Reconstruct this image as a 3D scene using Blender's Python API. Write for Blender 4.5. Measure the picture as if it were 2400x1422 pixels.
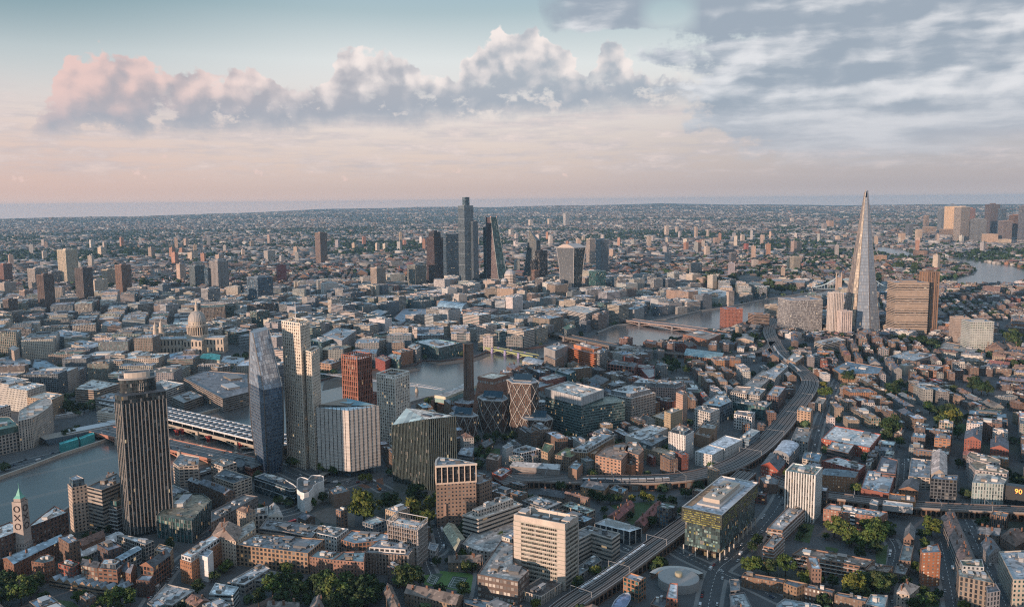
import bpy,bmesh,math,random
import numpy as np
from mathutils import Vector
random.seed(7);RNG=np.random.default_rng(7)
nrm,cos_,sin_=np.linalg.norm,math.cos,math.sin
SC=bpy.context.scene;COL=SC.collection
for o in list(bpy.data.objects): bpy.data.objects.remove(o)
CAM=np.array([-605.4,-615.9,300.2]);YAW,PITCH,ROLL,FPX=math.radians(59.458),math.radians(6.98),math.radians(-0.55),1952.3
cp,sp=cos_(PITCH),sin_(PITCH)
FW=np.array([sin_(YAW)*cp,cos_(YAW)*cp,-sp]);R0=np.array([cos_(YAW),-sin_(YAW),0.0]);U0=np.cross(R0,FW)
RT=cos_(ROLL)*R0 + sin_(ROLL)*U0;UP=-sin_(ROLL)*R0 + cos_(ROLL)*U0
from mathutils import Matrix
cd=bpy.data.cameras.new('camera');cam=bpy.data.objects.new('camera',cd);COL.objects.link(cam)
cd.sensor_width=36;cd.lens=FPX/2400*36;cd.clip_start=1;cd.clip_end=200000
cam.matrix_world=Matrix(((RT[0],UP[0],-FW[0],CAM[0]),(RT[1],UP[1],-FW[1],CAM[1]),(RT[2],UP[2],-FW[2],CAM[2]),(0,0,0,1)))
SC.camera=cam
SC.render.engine='CYCLES'
cy=SC.cycles;cy.max_bounces=5;cy.diffuse_bounces=2;cy.glossy_bounces=2;cy.transmission_bounces=2;cy.volume_bounces=0;cy.transparent_max_bounces=6
cy.use_denoising=False;cy.caustics_reflective=False;cy.caustics_refractive=False
cy.use_adaptive_sampling=False;cy.sample_clamp_indirect=4;cy.pixel_filter_type='BLACKMAN_HARRIS';cy.filter_width=1.15
vs=SC.view_settings;vs.view_transform='Standard';vs.look='None';vs.exposure=0.42;vs.gamma=1
class S:
 def __init__(s,nt,k): s.nt,s.k=nt,k
 def _m(s,op,*a):
  n=s.nt.nodes.new('ShaderNodeMath');n.operation=op
  for i,x in enumerate((s,)+a):
   if isinstance(x,S): s.nt.links.new(x.k,n.inputs[i])
   else: n.inputs[i].default_value=x
  return S(s.nt,n.outputs[0])
 def __add__(s,o): return s._m('ADD',o)
 __radd__=__add__
 def __sub__(s,o): return s._m('SUBTRACT',o)
 def __rsub__(s,o): return (s*-1)+o
 def __mul__(s,o): return s._m('MULTIPLY',o)
 __rmul__=__mul__
 def __truediv__(s,o): return s._m('DIVIDE',o)
 def abs(s): return s._m('ABSOLUTE')
 def fract(s): return s._m('FRACT')
 def floor(s): return s._m('FLOOR')
 def lt(s,o): return s._m('LESS_THAN',o)
 def gt(s,o): return s._m('GREATER_THAN',o)
 def max(s,o): return s._m('MAXIMUM',o)
 def min(s,o): return s._m('MINIMUM',o)
 def pow(s,o): return s._m('POWER',o)
 def smooth(s,a,b):
  n=s.nt.nodes.new('ShaderNodeMapRange');n.interpolation_type='SMOOTHSTEP'
  s.nt.links.new(s.k,n.inputs[0])
  for i,x in ((1,a),(2,b)):
   if isinstance(x,S): s.nt.links.new(x.k,n.inputs[i])
   else: n.inputs[i].default_value=x
  return S(s.nt,n.outputs[0])
def val(nt,v):
 n=nt.nodes.new('ShaderNodeValue');n.outputs[0].default_value=v;return S(nt,n.outputs[0])
def comb(nt,x,y,z=0.0):
 n=nt.nodes.new('ShaderNodeCombineXYZ')
 for i,a in enumerate((x,y,z)):
  if isinstance(a,S): nt.links.new(a.k,n.inputs[i])
  else: n.inputs[i].default_value=a
 return S(nt,n.outputs[0])
def sepa(nt,v):
 n=nt.nodes.new('ShaderNodeSeparateXYZ');nt.links.new(v.k,n.inputs[0]);return [S(nt,n.outputs[i]) for i in range(3)]
def noise(nt,v,scale,detail=3,rough=.55,dist=0.0,dim='3D'):
 n=nt.nodes.new('ShaderNodeTexNoise');n.noise_dimensions=dim;n.inputs['Scale'].default_value=scale;n.inputs['Detail'].default_value=detail
 n.inputs['Roughness'].default_value=rough;n.inputs['Distortion'].default_value=dist
 if v is not None: nt.links.new(v.k,n.inputs['Vector'])
 return S(nt,n.outputs[0])
def voro(nt,v,scale,smooth=.6,dim='3D'):
 n=nt.nodes.new('ShaderNodeTexVoronoi');n.voronoi_dimensions=dim;n.feature='SMOOTH_F1';n.inputs['Scale'].default_value=scale;n.inputs['Smoothness'].default_value=smooth
 nt.links.new(v.k,n.inputs['Vector']);return S(nt,n.outputs['Distance'])
def white(nt,v):
 n=nt.nodes.new('ShaderNodeTexWhiteNoise');n.noise_dimensions='3D';nt.links.new(v.k,n.inputs['Vector']);return S(nt,n.outputs['Value'])
def mixc(nt,f,a,b,mode='MIX'):
 n=nt.nodes.new('ShaderNodeMix');n.data_type='RGBA';n.blend_type=mode;n.clamp_factor=True
 for i,x in ((0,f),(6,a),(7,b)):
  if isinstance(x,S): nt.links.new(x.k,n.inputs[i])
  elif i==0: n.inputs[i].default_value=x
  else: n.inputs[i].default_value=(*x,1)[:4]
 return S(nt,n.outputs[2])
def lin(*c):
 return tuple(((x/255+.055)/1.055)**2.4 if x>10 else x/255/12.92 for x in c)
def ramp(nt,f,pts,interp='LINEAR'):
 n=nt.nodes.new('ShaderNodeValToRGB');nt.links.new(f.k,n.inputs[0]);e=n.color_ramp;e.interpolation=interp
 while len(e.elements)<len(pts): e.elements.new(.5)
 for q,(p,c) in zip(e.elements,pts):
  q.position=p;q.color=(*c,1) if isinstance(c,tuple) else (c,c,c,1)
 return S(nt,n.outputs[0])
SUN_AZ,SUN_EL=math.radians(282),math.radians(7)
def build_world():
 w=bpy.data.worlds.new('World');SC.world=w;w.use_nodes=True;nt=w.node_tree;nt.nodes.clear()
 out=nt.nodes.new('ShaderNodeOutputWorld');bg=nt.nodes.new('ShaderNodeBackground');nt.links.new(bg.outputs[0],out.inputs[0])
 sky=nt.nodes.new('ShaderNodeTexSky');sky.sky_type='NISHITA';sky.sun_disc=False;sky.sun_elevation=SUN_EL;sky.sun_rotation=SUN_AZ
 sky.altitude=300;sky.air_density=1.3;sky.dust_density=2.5;sky.ozone_density=1.5
 bg.inputs[1].default_value=0.1
 tc=nt.nodes.new('ShaderNodeTexCoord');dx,dy,dz=sepa(nt,S(nt,tc.outputs['Generated']))
 xr=dx*float(R0[0]) + dy*float(R0[1]);yf=dx*sin_(YAW) + dy*cos_(YAW)
 az=xr._m('ARCTAN2',yf)*57.2958;el=dz._m('ARCSINE')*57.2958
 ge=(el + noise(nt,comb(nt,az*.02,el*.15),1,2)*1.5 - .75)/40
 g=ramp(nt,ge,[(0.0,lin(186,168,165)),(.06,lin(204,187,181)),(.14,lin(213,203,201)),(.23,lin(206,209,210)),(.31,lin(158,176,183)),(.40,lin(124,158,180)),(.55,lin(126,184,222)),(.8,lin(122,192,242))])
 right=az.smooth(-6,26)
 g=mixc(nt,right*el.smooth(10,2)*.75,g,lin(158,158,166))
 left=az.smooth(-8,-32)
 g=mixc(nt,left*el.smooth(4,14)*.75,g,lin(92,128,142))
 g=mixc(nt,left*el.smooth(9,1)*.6,g,lin(206,176,168))
 g=mixc(nt,az.abs().smooth(42,80)*.7,g,lin(142,178,205))
 def x10(c):
  n=nt.nodes.new('ShaderNodeVectorMath');n.operation='SCALE';n.inputs[3].default_value=10;nt.links.new(c.k,n.inputs[0]);return S(nt,n.outputs[0])
 base=mixc(nt,.85,S(nt,sky.outputs[0]),x10(g))
 n1=noise(nt,comb(nt,az,el),.35,9,.58);nb=noise(nt,comb(nt,az+31,el-9),.9,7,.6)
 waz=az + (nb-.5)*1.0;wel=el + (n1-.5)*1.1
 TOP=[(-30,4.0),(-28.6,6.2),(-27,8.8),(-25.4,9.3),(-23.3,8.7),(-21,8.2),(-19,7.8),(-17.6,8.4),(-15.9,8.4),(-14.6,7.6),(-12.6,7.6),(-11.2,9.6),(-9.2,10.2),(-7.2,9.8),(-5.6,8.5),(-3.7,8.4),(-2.9,9.9),(-.6,11.4),(2.2,11.0),(4,10),(5.1,8.5),(6.5,10.3),(7.7,9.4),(9.2,8.2),(14,7.6)]
 tp=ramp(nt,(waz+30)/44,[((a+30)/44,e/15) for a,e in TOP],'B_SPLINE' if False else 'EASE')
 top=S(nt,tp.k)*15
 base_el=((az+29)/37)*1.9 + 4.5
 w2=az + (nb-.5)*.9;e2=el + (n1-.5)*1.0
 puff=voro(nt,comb(nt,w2,e2*1.1),.55,.3,'2D')*-.9 + voro(nt,comb(nt,w2+7,e2*1.1),1.25,.25,'2D')*-.55 + voro(nt,comb(nt,w2+3,e2*1.1),3.0,.25,'2D')*-.24
 hgt=(wel-base_el)
 edge=top - wel - puff*1.15 - .95
 d1=edge.smooth(-.10,.24)*((el-base_el) + (n1-.5)*2.4).smooth(-.9,.6)*az.smooth(-30.2,-28.2)*(az+(n1-.5)*6).smooth(16,9)
 def shadefield(oa,oe):
  q=comb(nt,w2+oa,e2*1.1+oe)
  return voro(nt,q,.55,.4,'2D')*-.9 + voro(nt,q,1.25,.4,'2D')*-.38 + noise(nt,q,.6,7,.55)*1.1
 relief=(shadefield(0,0)-shadefield(-.6,.45))
 rel=hgt/(top-base_el).max(.6)
 lit=(rel*.70 + relief*.62 + .02 + (n1-.5)*.55 + az.smooth(-24,-29)*.4).smooth(.1,.95)
 c_sh=mixc(nt,az.smooth(-26,6),lin(158,154,160),lin(152,160,169))
 c_lt=mixc(nt,az.smooth(-27,-8),lin(204,178,173),lin(216,207,203))
 c1=mixc(nt,lit,c_sh,c_lt)
 c1=mixc(nt,hgt.smooth(2.4,-.2)*.7,c1,lin(146,154,165))
 d1=d1*(1-(noise(nt,comb(nt,az*.7+5,el),.8,6,.6)-.53).smooth(0,.12)*hgt.smooth(2.6,.6)*.85)
 q2=comb(nt,az*.17,el*.85 + (n1-.5)*.5);n3=noise(nt,q2,.55,8,.56,.3);n4=noise(nt,comb(nt,az*.16+40,el*1.0 + (n1-.5)*.5),.7,7,.55)
 reach=((az - 7.5)*.05 + (el-6)*.03).max(((el-10.6)*.7).min(.95)*az.smooth(1.0,3.0)).min(.9)
 lowcut=(el + (n3-.5)*3).smooth(1.4,4.2)
 d2=(n3*1.5 + nb*.5 + n1*.5 + reach - 1.42).smooth(0,.22)*lowcut*(az+(n1-.5)*9).smooth(.5,5)
 gap=1 - ((az-10.5)/2.1).pow(2)._m('MULTIPLY_ADD',-1.0,1.0).max(0)*((el-11.9)/1.3).pow(2)._m('MULTIPLY_ADD',-1.0,1.0).max(0)*1.3
 d2=d2*gap.max(0)
 lt2=(n4*1.35 - .28 + (noise(nt,comb(nt,az*.17-.2,el*.85 + (n1-.5)*.5+.35),.55,6,.56)-n3)*-1.5 - el.smooth(9.0,12.5)*.30).smooth(-.05,.8)
 def deckfield(oa,oe):
  q=comb(nt,w2*.55+oa,e2*1.15+oe);return voro(nt,q,.5,.4,'2D')*-.9 + voro(nt,q,1.2,.4,'2D')*-.3 + noise(nt,q,.55,6,.55)*1.0
 lt2=(lt2*.6 + (deckfield(0,0)-deckfield(-.4,.5))*.75*el.smooth(3.5,7) + .08).smooth(.05,.95)
 c2=mixc(nt,lt2,lin(140,151,163),lin(200,201,204))
 c2=mixc(nt,el.smooth(7,2.5)*.5,c2,lin(172,172,178))
 n5=noise(nt,comb(nt,az*.16,el*1.5),1.0,7,.6);n6=noise(nt,comb(nt,az*.55+9,el*1.9),.8,8,.62)
 d3=(n5*1.1 + n6*.7 - .76).smooth(0,.3)*el.smooth(1.0,2.8)*el.smooth(7.8,5.6)*.6
 c3=mixc(nt,n6.smooth(.35,.8),lin(160,160,168),lin(212,196,190))
 d4=(noise(nt,comb(nt,az,el*1.3),.62,8,.6) - .66 + el.smooth(3.2,1.2)*.06).smooth(0,.07)*el.smooth(.9,1.6)*el.smooth(4.6,3.2)*az.smooth(14,4)*.55
 c4=mixc(nt,n1,lin(196,172,168),lin(222,194,184))
 d5=noise(nt,comb(nt,dx/(dz.max(.05)),dy/(dz.max(.05))),.8,5).smooth(.42,.68)*el.smooth(16,30)
 c=base
 for d,k in ((d3,c3),(d4,c4),(d1,c1),(d2,c2)): c=mixc(nt,d,c,x10(k))
 c=mixc(nt,d5*.5,c,x10(mixc(nt,n4,lin(150,180,210),lin(190,210,230))))
 c=mixc(nt,el.smooth(1.0,-.3),c,x10(mixc(nt,az.smooth(-20,25),lin(200,176,168),lin(178,168,168))))
 c=mixc(nt,el.smooth(-2.2,-5.0),c,x10(S(nt,comb(nt,.10,.12,.14).k)))
 nt.links.new(c.k,bg.inputs[0])
 w.cycles.sampling_method='MANUAL';w.cycles.sample_map_resolution=512
build_world()
sd=bpy.data.lights.new('sun','SUN');sun=bpy.data.objects.new('sun',sd);COL.objects.link(sun)
sd.energy=4.4;sd.angle=math.radians(.8);sd.color=(1.0,.70,.52)
sdir=Vector((sin_(SUN_AZ)*cos_(SUN_EL),cos_(SUN_AZ)*cos_(SUN_EL),sin_(SUN_EL)))
sun.rotation_euler=sdir.to_track_quat('Z','Y').to_euler();sun.location=(0,0,600)
REG=dict(F=(0,0,1),A=(0,540,3.95),B=(0,860,3.95),C=(0,1120,4.708),D=(500,700,3.95),E=(500,1060,3.928),
  G=(900,420,3.95),H=(1000,780,3.95),I=(1000,1062,3.95),J=(1500,420,2.633),K=(1500,780,3.95),L=(1560,1062,3.95),N=(1980,780,4.443),O=(1980,1062,3.95))
def px(reg,p):
 x0,y0,k=REG[reg];return (x0+p[0]/k,y0+p[1]/k)
def ray(p): return FW + RT*(p[0]-1200)/FPX - UP*(p[1]-711)/FPX
def at(p,z=0.0):
 d=ray(p);t=(z-CAM[2])/d[2] if d[2]<-1e-4 else 60000
 return np.array([CAM[0]+d[0]*t,CAM[1]+d[1]*t])
def hgt(top,base,z0=0.0):
 b=at(base,z0);d=ray(top);r=math.hypot(*(b-CAM[:2]));t=r/math.hypot(d[0],d[1]);return CAM[2]+d[2]*t
def project(P):
 d=np.asarray(P,float)-CAM;z=d@FW
 return np.stack([1200+FPX*(d@RT)/z,711-FPX*(d@UP)/z,z],-1)
def new_mat(name):
 m=bpy.data.materials.new(name);m.use_nodes=True;nt=m.node_tree;b=nt.nodes['Principled BSDF'];return m,nt,b
def attr(nt,name,fac=False):
 n=nt.nodes.new('ShaderNodeAttribute');n.attribute_name=name;return S(nt,n.outputs['Fac' if fac else 'Color']),S(nt,n.outputs['Alpha'])
def link(nt,s,b,k): nt.links.new(s.k,b.inputs[k])
def objco(nt): return S(nt,nt.nodes.new('ShaderNodeTexCoord').outputs['Object'])
def worldco(nt): return S(nt,nt.nodes.new('ShaderNodeNewGeometry').outputs['Position'])
def mat_facade():
 m,nt,b=new_mat('facade')
 uv=nt.nodes.new('ShaderNodeUVMap');uv.uv_map='uv';u,v,_=sepa(nt,S(nt,uv.outputs[0]))
 w,_=attr(nt,'wcol');g,_=attr(nt,'gcol');p,kind=attr(nt,'par');wf,hf,lt=sepa(nt,p)
 fu,fv,iu,iv=u.fract(),v.fract(),u.floor(),v.floor()
 mask=(fu-.5).abs().lt(wf*.5)*(fv-.52).abs().lt(hf*.5)
 r1=white(nt,comb(nt,iu,iv,1.5));r2=white(nt,comb(nt,iu,iv,7.5));r3=white(nt,comb(nt,iu*.37+3,iv*0+2,4.5))
 glass=mixc(nt,(r1*r1*(1-kind*.85)+kind*.36),mixc(nt,1.0,g,(.35,.35,.38),'MULTIPLY'),mixc(nt,1.0,g,(1.9,1.9,1.85),'MULTIPLY'))
 glass=mixc(nt,r2.gt(.92)*.5,glass,(.34,.33,.31))
 pos=worldco(nt);n1=noise(nt,pos,.07,4,.6);n2=noise(nt,pos,.9,3,.6)
 tone=(n1*.75+n2*.5+.40) * (r3*.16+.92) * (1 - fv.lt(.07)*.22)
 wall=mixc(nt,1.0,w,S(nt,comb(nt,tone,tone,tone*1.0).k),'MULTIPLY')
 link(nt,mixc(nt,mask,wall,glass),b,'Base Color')
 link(nt,mask*-.5 + .8,b,'Roughness')
 b.inputs['Specular IOR Level'].default_value=.5
 lit=mask*r2.lt(lt)
 link(nt,mixc(nt,r1,(1.0,.55,.22),(1.0,.75,.45)),b,'Emission Color');link(nt,lit*(r1*.3+.08),b,'Emission Strength')
 bp=nt.nodes.new('ShaderNodeBump');bp.inputs['Strength'].default_value=.5;bp.inputs['Distance'].default_value=.35
 nt.links.new((1-mask).k,bp.inputs['Height']);nt.links.new(bp.outputs[0],b.inputs['Normal'])
 return m
def mat_roof():
 m,nt,b=new_mat('roofing');w,_=attr(nt,'wcol');pos=worldco(nt)
 n1=noise(nt,pos,.035,5,.62);n2=noise(nt,pos,.35,4,.65);x,y,z=sepa(nt,pos)
 vn=nt.nodes.new('ShaderNodeTexVoronoi');vn.inputs['Scale'].default_value=.11;nt.links.new(pos.k,vn.inputs['Vector'])
 pr,_,_=sepa(nt,S(nt,vn.outputs['Color']))
 v2=nt.nodes.new('ShaderNodeTexVoronoi');v2.inputs['Scale'].default_value=.42;nt.links.new(pos.k,v2.inputs['Vector']);q1,q2,_=sepa(nt,S(nt,v2.outputs['Color']))
 t=(n1*1.1 + n2*.9 + pr*.7 + .05)*(1 + q1.gt(.88)*.55 - q2.gt(.86)*.5)
 link(nt,mixc(nt,1.0,w,S(nt,comb(nt,t,t,t).k),'MULTIPLY'),b,'Base Color');link(nt,n2*.5+.4,b,'Roughness')
 return m
def mat_plain(name='painted_surface',rough=.6,metal=0.0,spec=.4,ns=.4):
 m,nt,b=new_mat(name);w,_=attr(nt,'wcol');n=noise(nt,worldco(nt),.5,4,.6);t=n*ns + (1-ns*.5)
 link(nt,mixc(nt,1.0,w,S(nt,comb(nt,t,t,t).k),'MULTIPLY'),b,'Base Color')
 b.inputs['Roughness'].default_value=rough;b.inputs['Metallic'].default_value=metal;b.inputs['Specular IOR Level'].default_value=spec
 return m
def mat_glass():
 m,nt,b=new_mat('curtain_glass')
 uv=nt.nodes.new('ShaderNodeUVMap');uv.uv_map='uv';u,v,_=sepa(nt,S(nt,uv.outputs[0]))
 w,_=attr(nt,'wcol');g,_=attr(nt,'gcol');p,_=attr(nt,'par');wf,hf,lt=sepa(nt,p)
 fu,fv,iu,iv=u.fract(),v.fract(),u.floor(),v.floor()
 mask=(fu-.5).abs().lt(wf*.5)*(fv-.5).abs().lt(hf*.5)
 r1=white(nt,comb(nt,iu,iv,1.5));r2=white(nt,comb(nt,iu,iv,7.5));big=noise(nt,worldco(nt),.02,3)
 glass=mixc(nt,(r1*.8+big*.3-.05),mixc(nt,1.0,g,(.45,.45,.48),'MULTIPLY'),mixc(nt,1.0,g,(1.6,1.6,1.55),'MULTIPLY'))
 link(nt,mixc(nt,mask,w,glass),b,'Base Color');link(nt,mask*(r2*.1-.40)+.55,b,'Roughness');link(nt,mask*.4,b,'Metallic')
 link(nt,mixc(nt,r1,(1.0,.55,.22),(1.0,.75,.45)),b,'Emission Color');link(nt,mask*r2.lt(lt)*.2,b,'Emission Strength')
 return m
def mat_leaf():
 m,nt,b=new_mat('foliage');w,_=attr(nt,'wcol');oi=nt.nodes.new('ShaderNodeObjectInfo')
 rn=S(nt,oi.outputs['Random']);n=noise(nt,worldco(nt),.25,3,.6)
 t=(n*1.1+.62)*(rn*.6+.8)
 c=mixc(nt,1.0,w,S(nt,comb(nt,t*(rn*.3+.85),t,t*.9).k),'MULTIPLY')
 link(nt,c,b,'Base Color');b.inputs['Roughness'].default_value=.75;b.inputs['Specular IOR Level'].default_value=.2
 return m
def mat_water():
 m,nt,b=new_mat('river_water');pos=worldco(nt);n=noise(nt,pos,.012,5,.6)
 link(nt,mixc(nt,n,(.115,.115,.118),(.15,.148,.145)),b,'Base Color')
 b.inputs['Roughness'].default_value=.16;b.inputs['Metallic'].default_value=.22;b.inputs['IOR'].default_value=1.33;b.inputs['Specular IOR Level'].default_value=.9
 n2=noise(nt,pos,.22,6,.65);bp=nt.nodes.new('ShaderNodeBump');bp.inputs['Strength'].default_value=.5;bp.inputs['Distance'].default_value=.35
 nt.links.new(n2.k,bp.inputs['Height']);nt.links.new(bp.outputs[0],b.inputs['Normal']);return m
def mat_ground():
 m,nt,b=new_mat('town_ground');pos=worldco(nt);x,y,z=sepa(nt,pos)
 n1=noise(nt,pos,.004,5,.6);n2=noise(nt,pos,.05,5,.65);n3=noise(nt,pos,.0011,6,.6)
 near=mixc(nt,n2,(.045,.050,.056),(.12,.12,.122));near=mixc(nt,n1.smooth(.55,.66)*.7,near,(.035,.05,.025))
 vn=nt.nodes.new('ShaderNodeTexVoronoi');vn.inputs['Scale'].default_value=.022;nt.links.new(pos.k,vn.inputs['Vector']);r,g,_=sepa(nt,S(nt,vn.outputs['Color']))
 far=mixc(nt,r.gt(.40),(.035,.050,.038),mixc(nt,g,(.09,.085,.085),(.28,.265,.25)))
 far=mixc(nt,n3.smooth(.53,.62),far,mixc(nt,n2,(.022,.034,.022),(.045,.06,.034)))
 d=((x+605)*(x+605)+(y+616)*(y+616)).pow(.5)
 link(nt,mixc(nt,d.smooth(2600,4200),near,far),b,'Base Color');b.inputs['Roughness'].default_value=.9;return m
def mat_tracks():
 m,nt,b=new_mat('railway_ballast');uv=nt.nodes.new('ShaderNodeUVMap');uv.uv_map='uv';u,v,_=sepa(nt,S(nt,uv.outputs[0]))
 n=noise(nt,worldco(nt),.4,4,.6);f=u.fract();rail=((f-.28).abs().lt(.05)+(f-.72).abs().lt(.05)).min(1)
 slp=(v*1.4).fract().lt(.4)*(f-.5).abs().lt(.36)
 bed=(f-.5).abs().lt(.31);c=mixc(nt,bed,mixc(nt,n,(.014,.013,.012),(.04,.036,.034)),mixc(nt,n,(.05,.042,.038),(.12,.10,.09)));c=mixc(nt,slp*.5,c,(.14,.125,.115));c=mixc(nt,rail,c,(.30,.28,.27))
 link(nt,c,b,'Base Color');link(nt,rail*-.45+.9,b,'Roughness');return m
def mat_solid(name,c,rough=.7,ns=.3,sc=.3):
 m,nt,b=new_mat(name);n=noise(nt,worldco(nt),sc,4,.6)
 link(nt,mixc(nt,n,tuple(x*(1-ns) for x in c),tuple(x*(1+ns) for x in c)),b,'Base Color');b.inputs['Roughness'].default_value=rough;return m
M=dict(facade=mat_facade(),roof=mat_roof(),plain=mat_plain(),glass=mat_glass(),leaf=mat_leaf(),water=mat_water(),ground=mat_ground(),tracks=mat_tracks(),
  metal=mat_plain('brushed_metal',.35,.7,.5,.25),road=mat_solid('asphalt',(.06,.066,.072),.8,.3,.15),pave=mat_solid('paving',(.20,.195,.19),.85,.25,.3),
  grass=mat_solid('turf',(.05,.085,.03),.9,.4,.08),court=mat_solid('sports_court',(.09,.17,.045),.85,.12),courtdark=mat_solid('court_asphalt',(.055,.085,.06),.8,.15),sand=mat_solid('foreshore_mud',(.13,.10,.08),.9,.25,.06),
  white=mat_solid('white_line',(.62,.62,.6),.7,.05),bark=mat_solid('bark',(.06,.045,.035),.9,.3,2),brickarch=mat_solid('viaduct_brick',(.15,.09,.06),.9,.35,.4))
def mat_emit(name,c,s):
 m,nt,b=new_mat(name);b.inputs['Base Color'].default_value=(*c,1);b.inputs['Emission Color'].default_value=(*c,1);b.inputs['Emission Strength'].default_value=s;return m
MATS=['facade','roof','plain','glass','metal','leaf','bark'];MI={k: i for i,k in enumerate(MATS)}
brick=(.17,.088,.058);dbrick=(.105,.060,.047);redbrick=(.27,.075,.045);orange=(.40,.155,.065);stone=(.40,.34,.28);cream=(.52,.45,.37);white_=(.66,.645,.62)
conc=(.29,.27,.25);grey=(.23,.23,.235);dgrey=(.075,.08,.085);tan=(.34,.245,.165);pink=(.42,.29,.23);slatec=(.085,.095,.115);blackc=(.03,.03,.033)
rgrey=(.22,.235,.255);rlight=(.42,.435,.45);rdark=(.055,.06,.068);rgreen=(.085,.11,.05);copper=(.15,.40,.33);rred=(.15,.065,.055);rblue=(.22,.29,.34);rbrown=(.17,.13,.10);rpale=(.52,.51,.49)
gdark=(.035,.045,.055);gblue=(.05,.085,.12);gteal=(.03,.085,.09);ggrey=(.09,.10,.11);gwarm=(.11,.085,.06);gblack=(.015,.018,.022)
STY=dict(punch=(3.2,3.4,.46,.52,gdark,.012),brick=(2.8,3.1,.36,.5,gdark,.015),band=(5,3.5,1.0,.48,gdark,.01),fin=(1.6,3.6,.62,1.0,gdark,.006),grid=(3.2,3.5,.74,.72,gdark,.02),
  glass=(2.6,3.7,.93,.86,gblue,.015),teal=(2.4,3.6,.92,.84,gteal,.02),blank=(6,4,0.0,0.0,gdark,0),arch=(4.2,4.2,.62,.66,gdark,.03),slit=(2.2,3.3,.34,.8,gdark,.01),small=(2.3,3.0,.4,.42,gdark,.015),wide=(4.4,3.4,.7,.45,gdark,.015))
def sty(s,**k):
 t=dict(zip(('bay','fl','wf','hf','g','lit'),STY[s]));t.update(k);return t
class MB:
 def __init__(s): s.v=[];s.f=[];s.uv=[];s.w=[];s.g=[];s.p=[];s.m=[]
 def face(s,pts,wcol,mat='plain',uvs=None,g=gdark,par=(0,0,0,0)):
  i=len(s.v);s.v.extend([tuple(map(float,p)) for p in pts]);n=len(pts);s.f.append(tuple(range(i,i+n)))
  s.uv.extend(uvs if uvs else [(0.0,0.0)]*n);s.w.append((*wcol,1));s.g.append((*g,1));s.p.append(par);s.m.append(MI[mat])
 def wall(s,a,b,z0,z1,wcol,st,mat='facade',a2=None,b2=None):
  L=math.hypot(b[0]-a[0],b[1]-a[1]);nb=max(1,round(L/st['bay']));nf=max(1,round((z1-z0)/st['fl']));o=random.randint(0,900)
  a2=a if a2 is None else a2;b2=b if b2 is None else b2
  s.face([(*a,z0),(*b,z0),(*b2,z1),(*a2,z1)],wcol,mat,[(o,o),(o+nb,o),(o+nb,o+nf),(o,o+nf)],st['g'],(st['wf'],st['hf'],st['lit'],st.get('v',0)))
 def prism(s,poly,z0,z1,wcol,st=None,mat='facade',top=None,bottom=False,topmat='roof'):
  st=st or sty('blank');poly=ccw(poly);n=len(poly)
  for i in range(n): s.wall(poly[i],poly[(i+1) % n],z0,z1,wcol,st,mat)
  if top is not None: s.face([(*p,z1) for p in poly],top,topmat)
  if bottom: s.face([(*p,z0) for p in poly[::-1]],wcol,'plain')
 def box(s,c,size,wcol,ang=0.0,z0=0.0,mat='plain',top=None,bottom=False):
  q=rect(c,size[0],size[1],ang);s.prism(q,z0,z0+size[2],wcol,None,mat,top or wcol,bottom,'plain')
 def tube(s,a,b,r,wcol,n=6,mat='plain',r2=None):
  a,b=Vector(a),Vector(b);d=(b-a).normalized();x=d.orthogonal().normalized();y=d.cross(x);r2=r if r2 is None else r2
  A=[a+(x*cos_(t)+y*sin_(t))*r for t in [2*math.pi*i/n for i in range(n)]];B=[b+(x*cos_(t)+y*sin_(t))*r2 for t in [2*math.pi*i/n for i in range(n)]]
  for i in range(n): s.face([A[i],A[(i+1) % n],B[(i+1) % n],B[i]],wcol,mat)
  s.face(B,wcol,mat);s.face(A[::-1],wcol,mat)
 def lathe(s,c,prof,wcol,n=24,mat='plain',st=None):
  o=random.randint(0,900)
  for (r0,z0),(r1,z1) in zip(prof,prof[1:]):
   for i in range(n):
    t0,t1=2*math.pi*i/n,2*math.pi*(i+1)/n
    f=lambda r,t,z: (c[0]+r*cos_(t),c[1]+r*sin_(t),z)
    if st:
     q=max(1,round(2*math.pi*max(r0,r1)/n/st['bay']));nf=max(1,round(abs(z1-z0)/st['fl']))
     s.face([f(r0,t0,z0),f(r0,t1,z0),f(r1,t1,z1),f(r1,t0,z1)],wcol,mat,[(o+i*q,o),(o+i*q+q,o),(o+i*q+q,o+nf),(o+i*q,o+nf)],st['g'],(st['wf'],st['hf'],st['lit'],0))
    else: s.face([f(r0,t0,z0),f(r0,t1,z0),f(r1,t1,z1),f(r1,t0,z1)],wcol,mat)
 def build(s,name,parent=None,loc=(0,0,0),smooth=False):
  V=np.array(s.v,np.float32) - np.array(loc,np.float32)
  ln=np.array([len(f) for f in s.f],np.int32);me=bulk(name,V,np.arange(len(V),dtype=np.int32),ln,np.array(s.uv,np.float32),np.array(s.w,np.float32),np.array(s.g,np.float32),np.array(s.p,np.float32),np.array(s.m,np.int32))
  if smooth: me.polygons.foreach_set('use_smooth',[True]*len(ln))
  o=bpy.data.objects.new(name,me);COL.objects.link(o);o.location=loc
  if parent is not None: o.parent=parent;o.location=(0,0,0) if tuple(loc)==tuple(parent.location) else tuple(Vector(loc)-parent.location)
  return o
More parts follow.
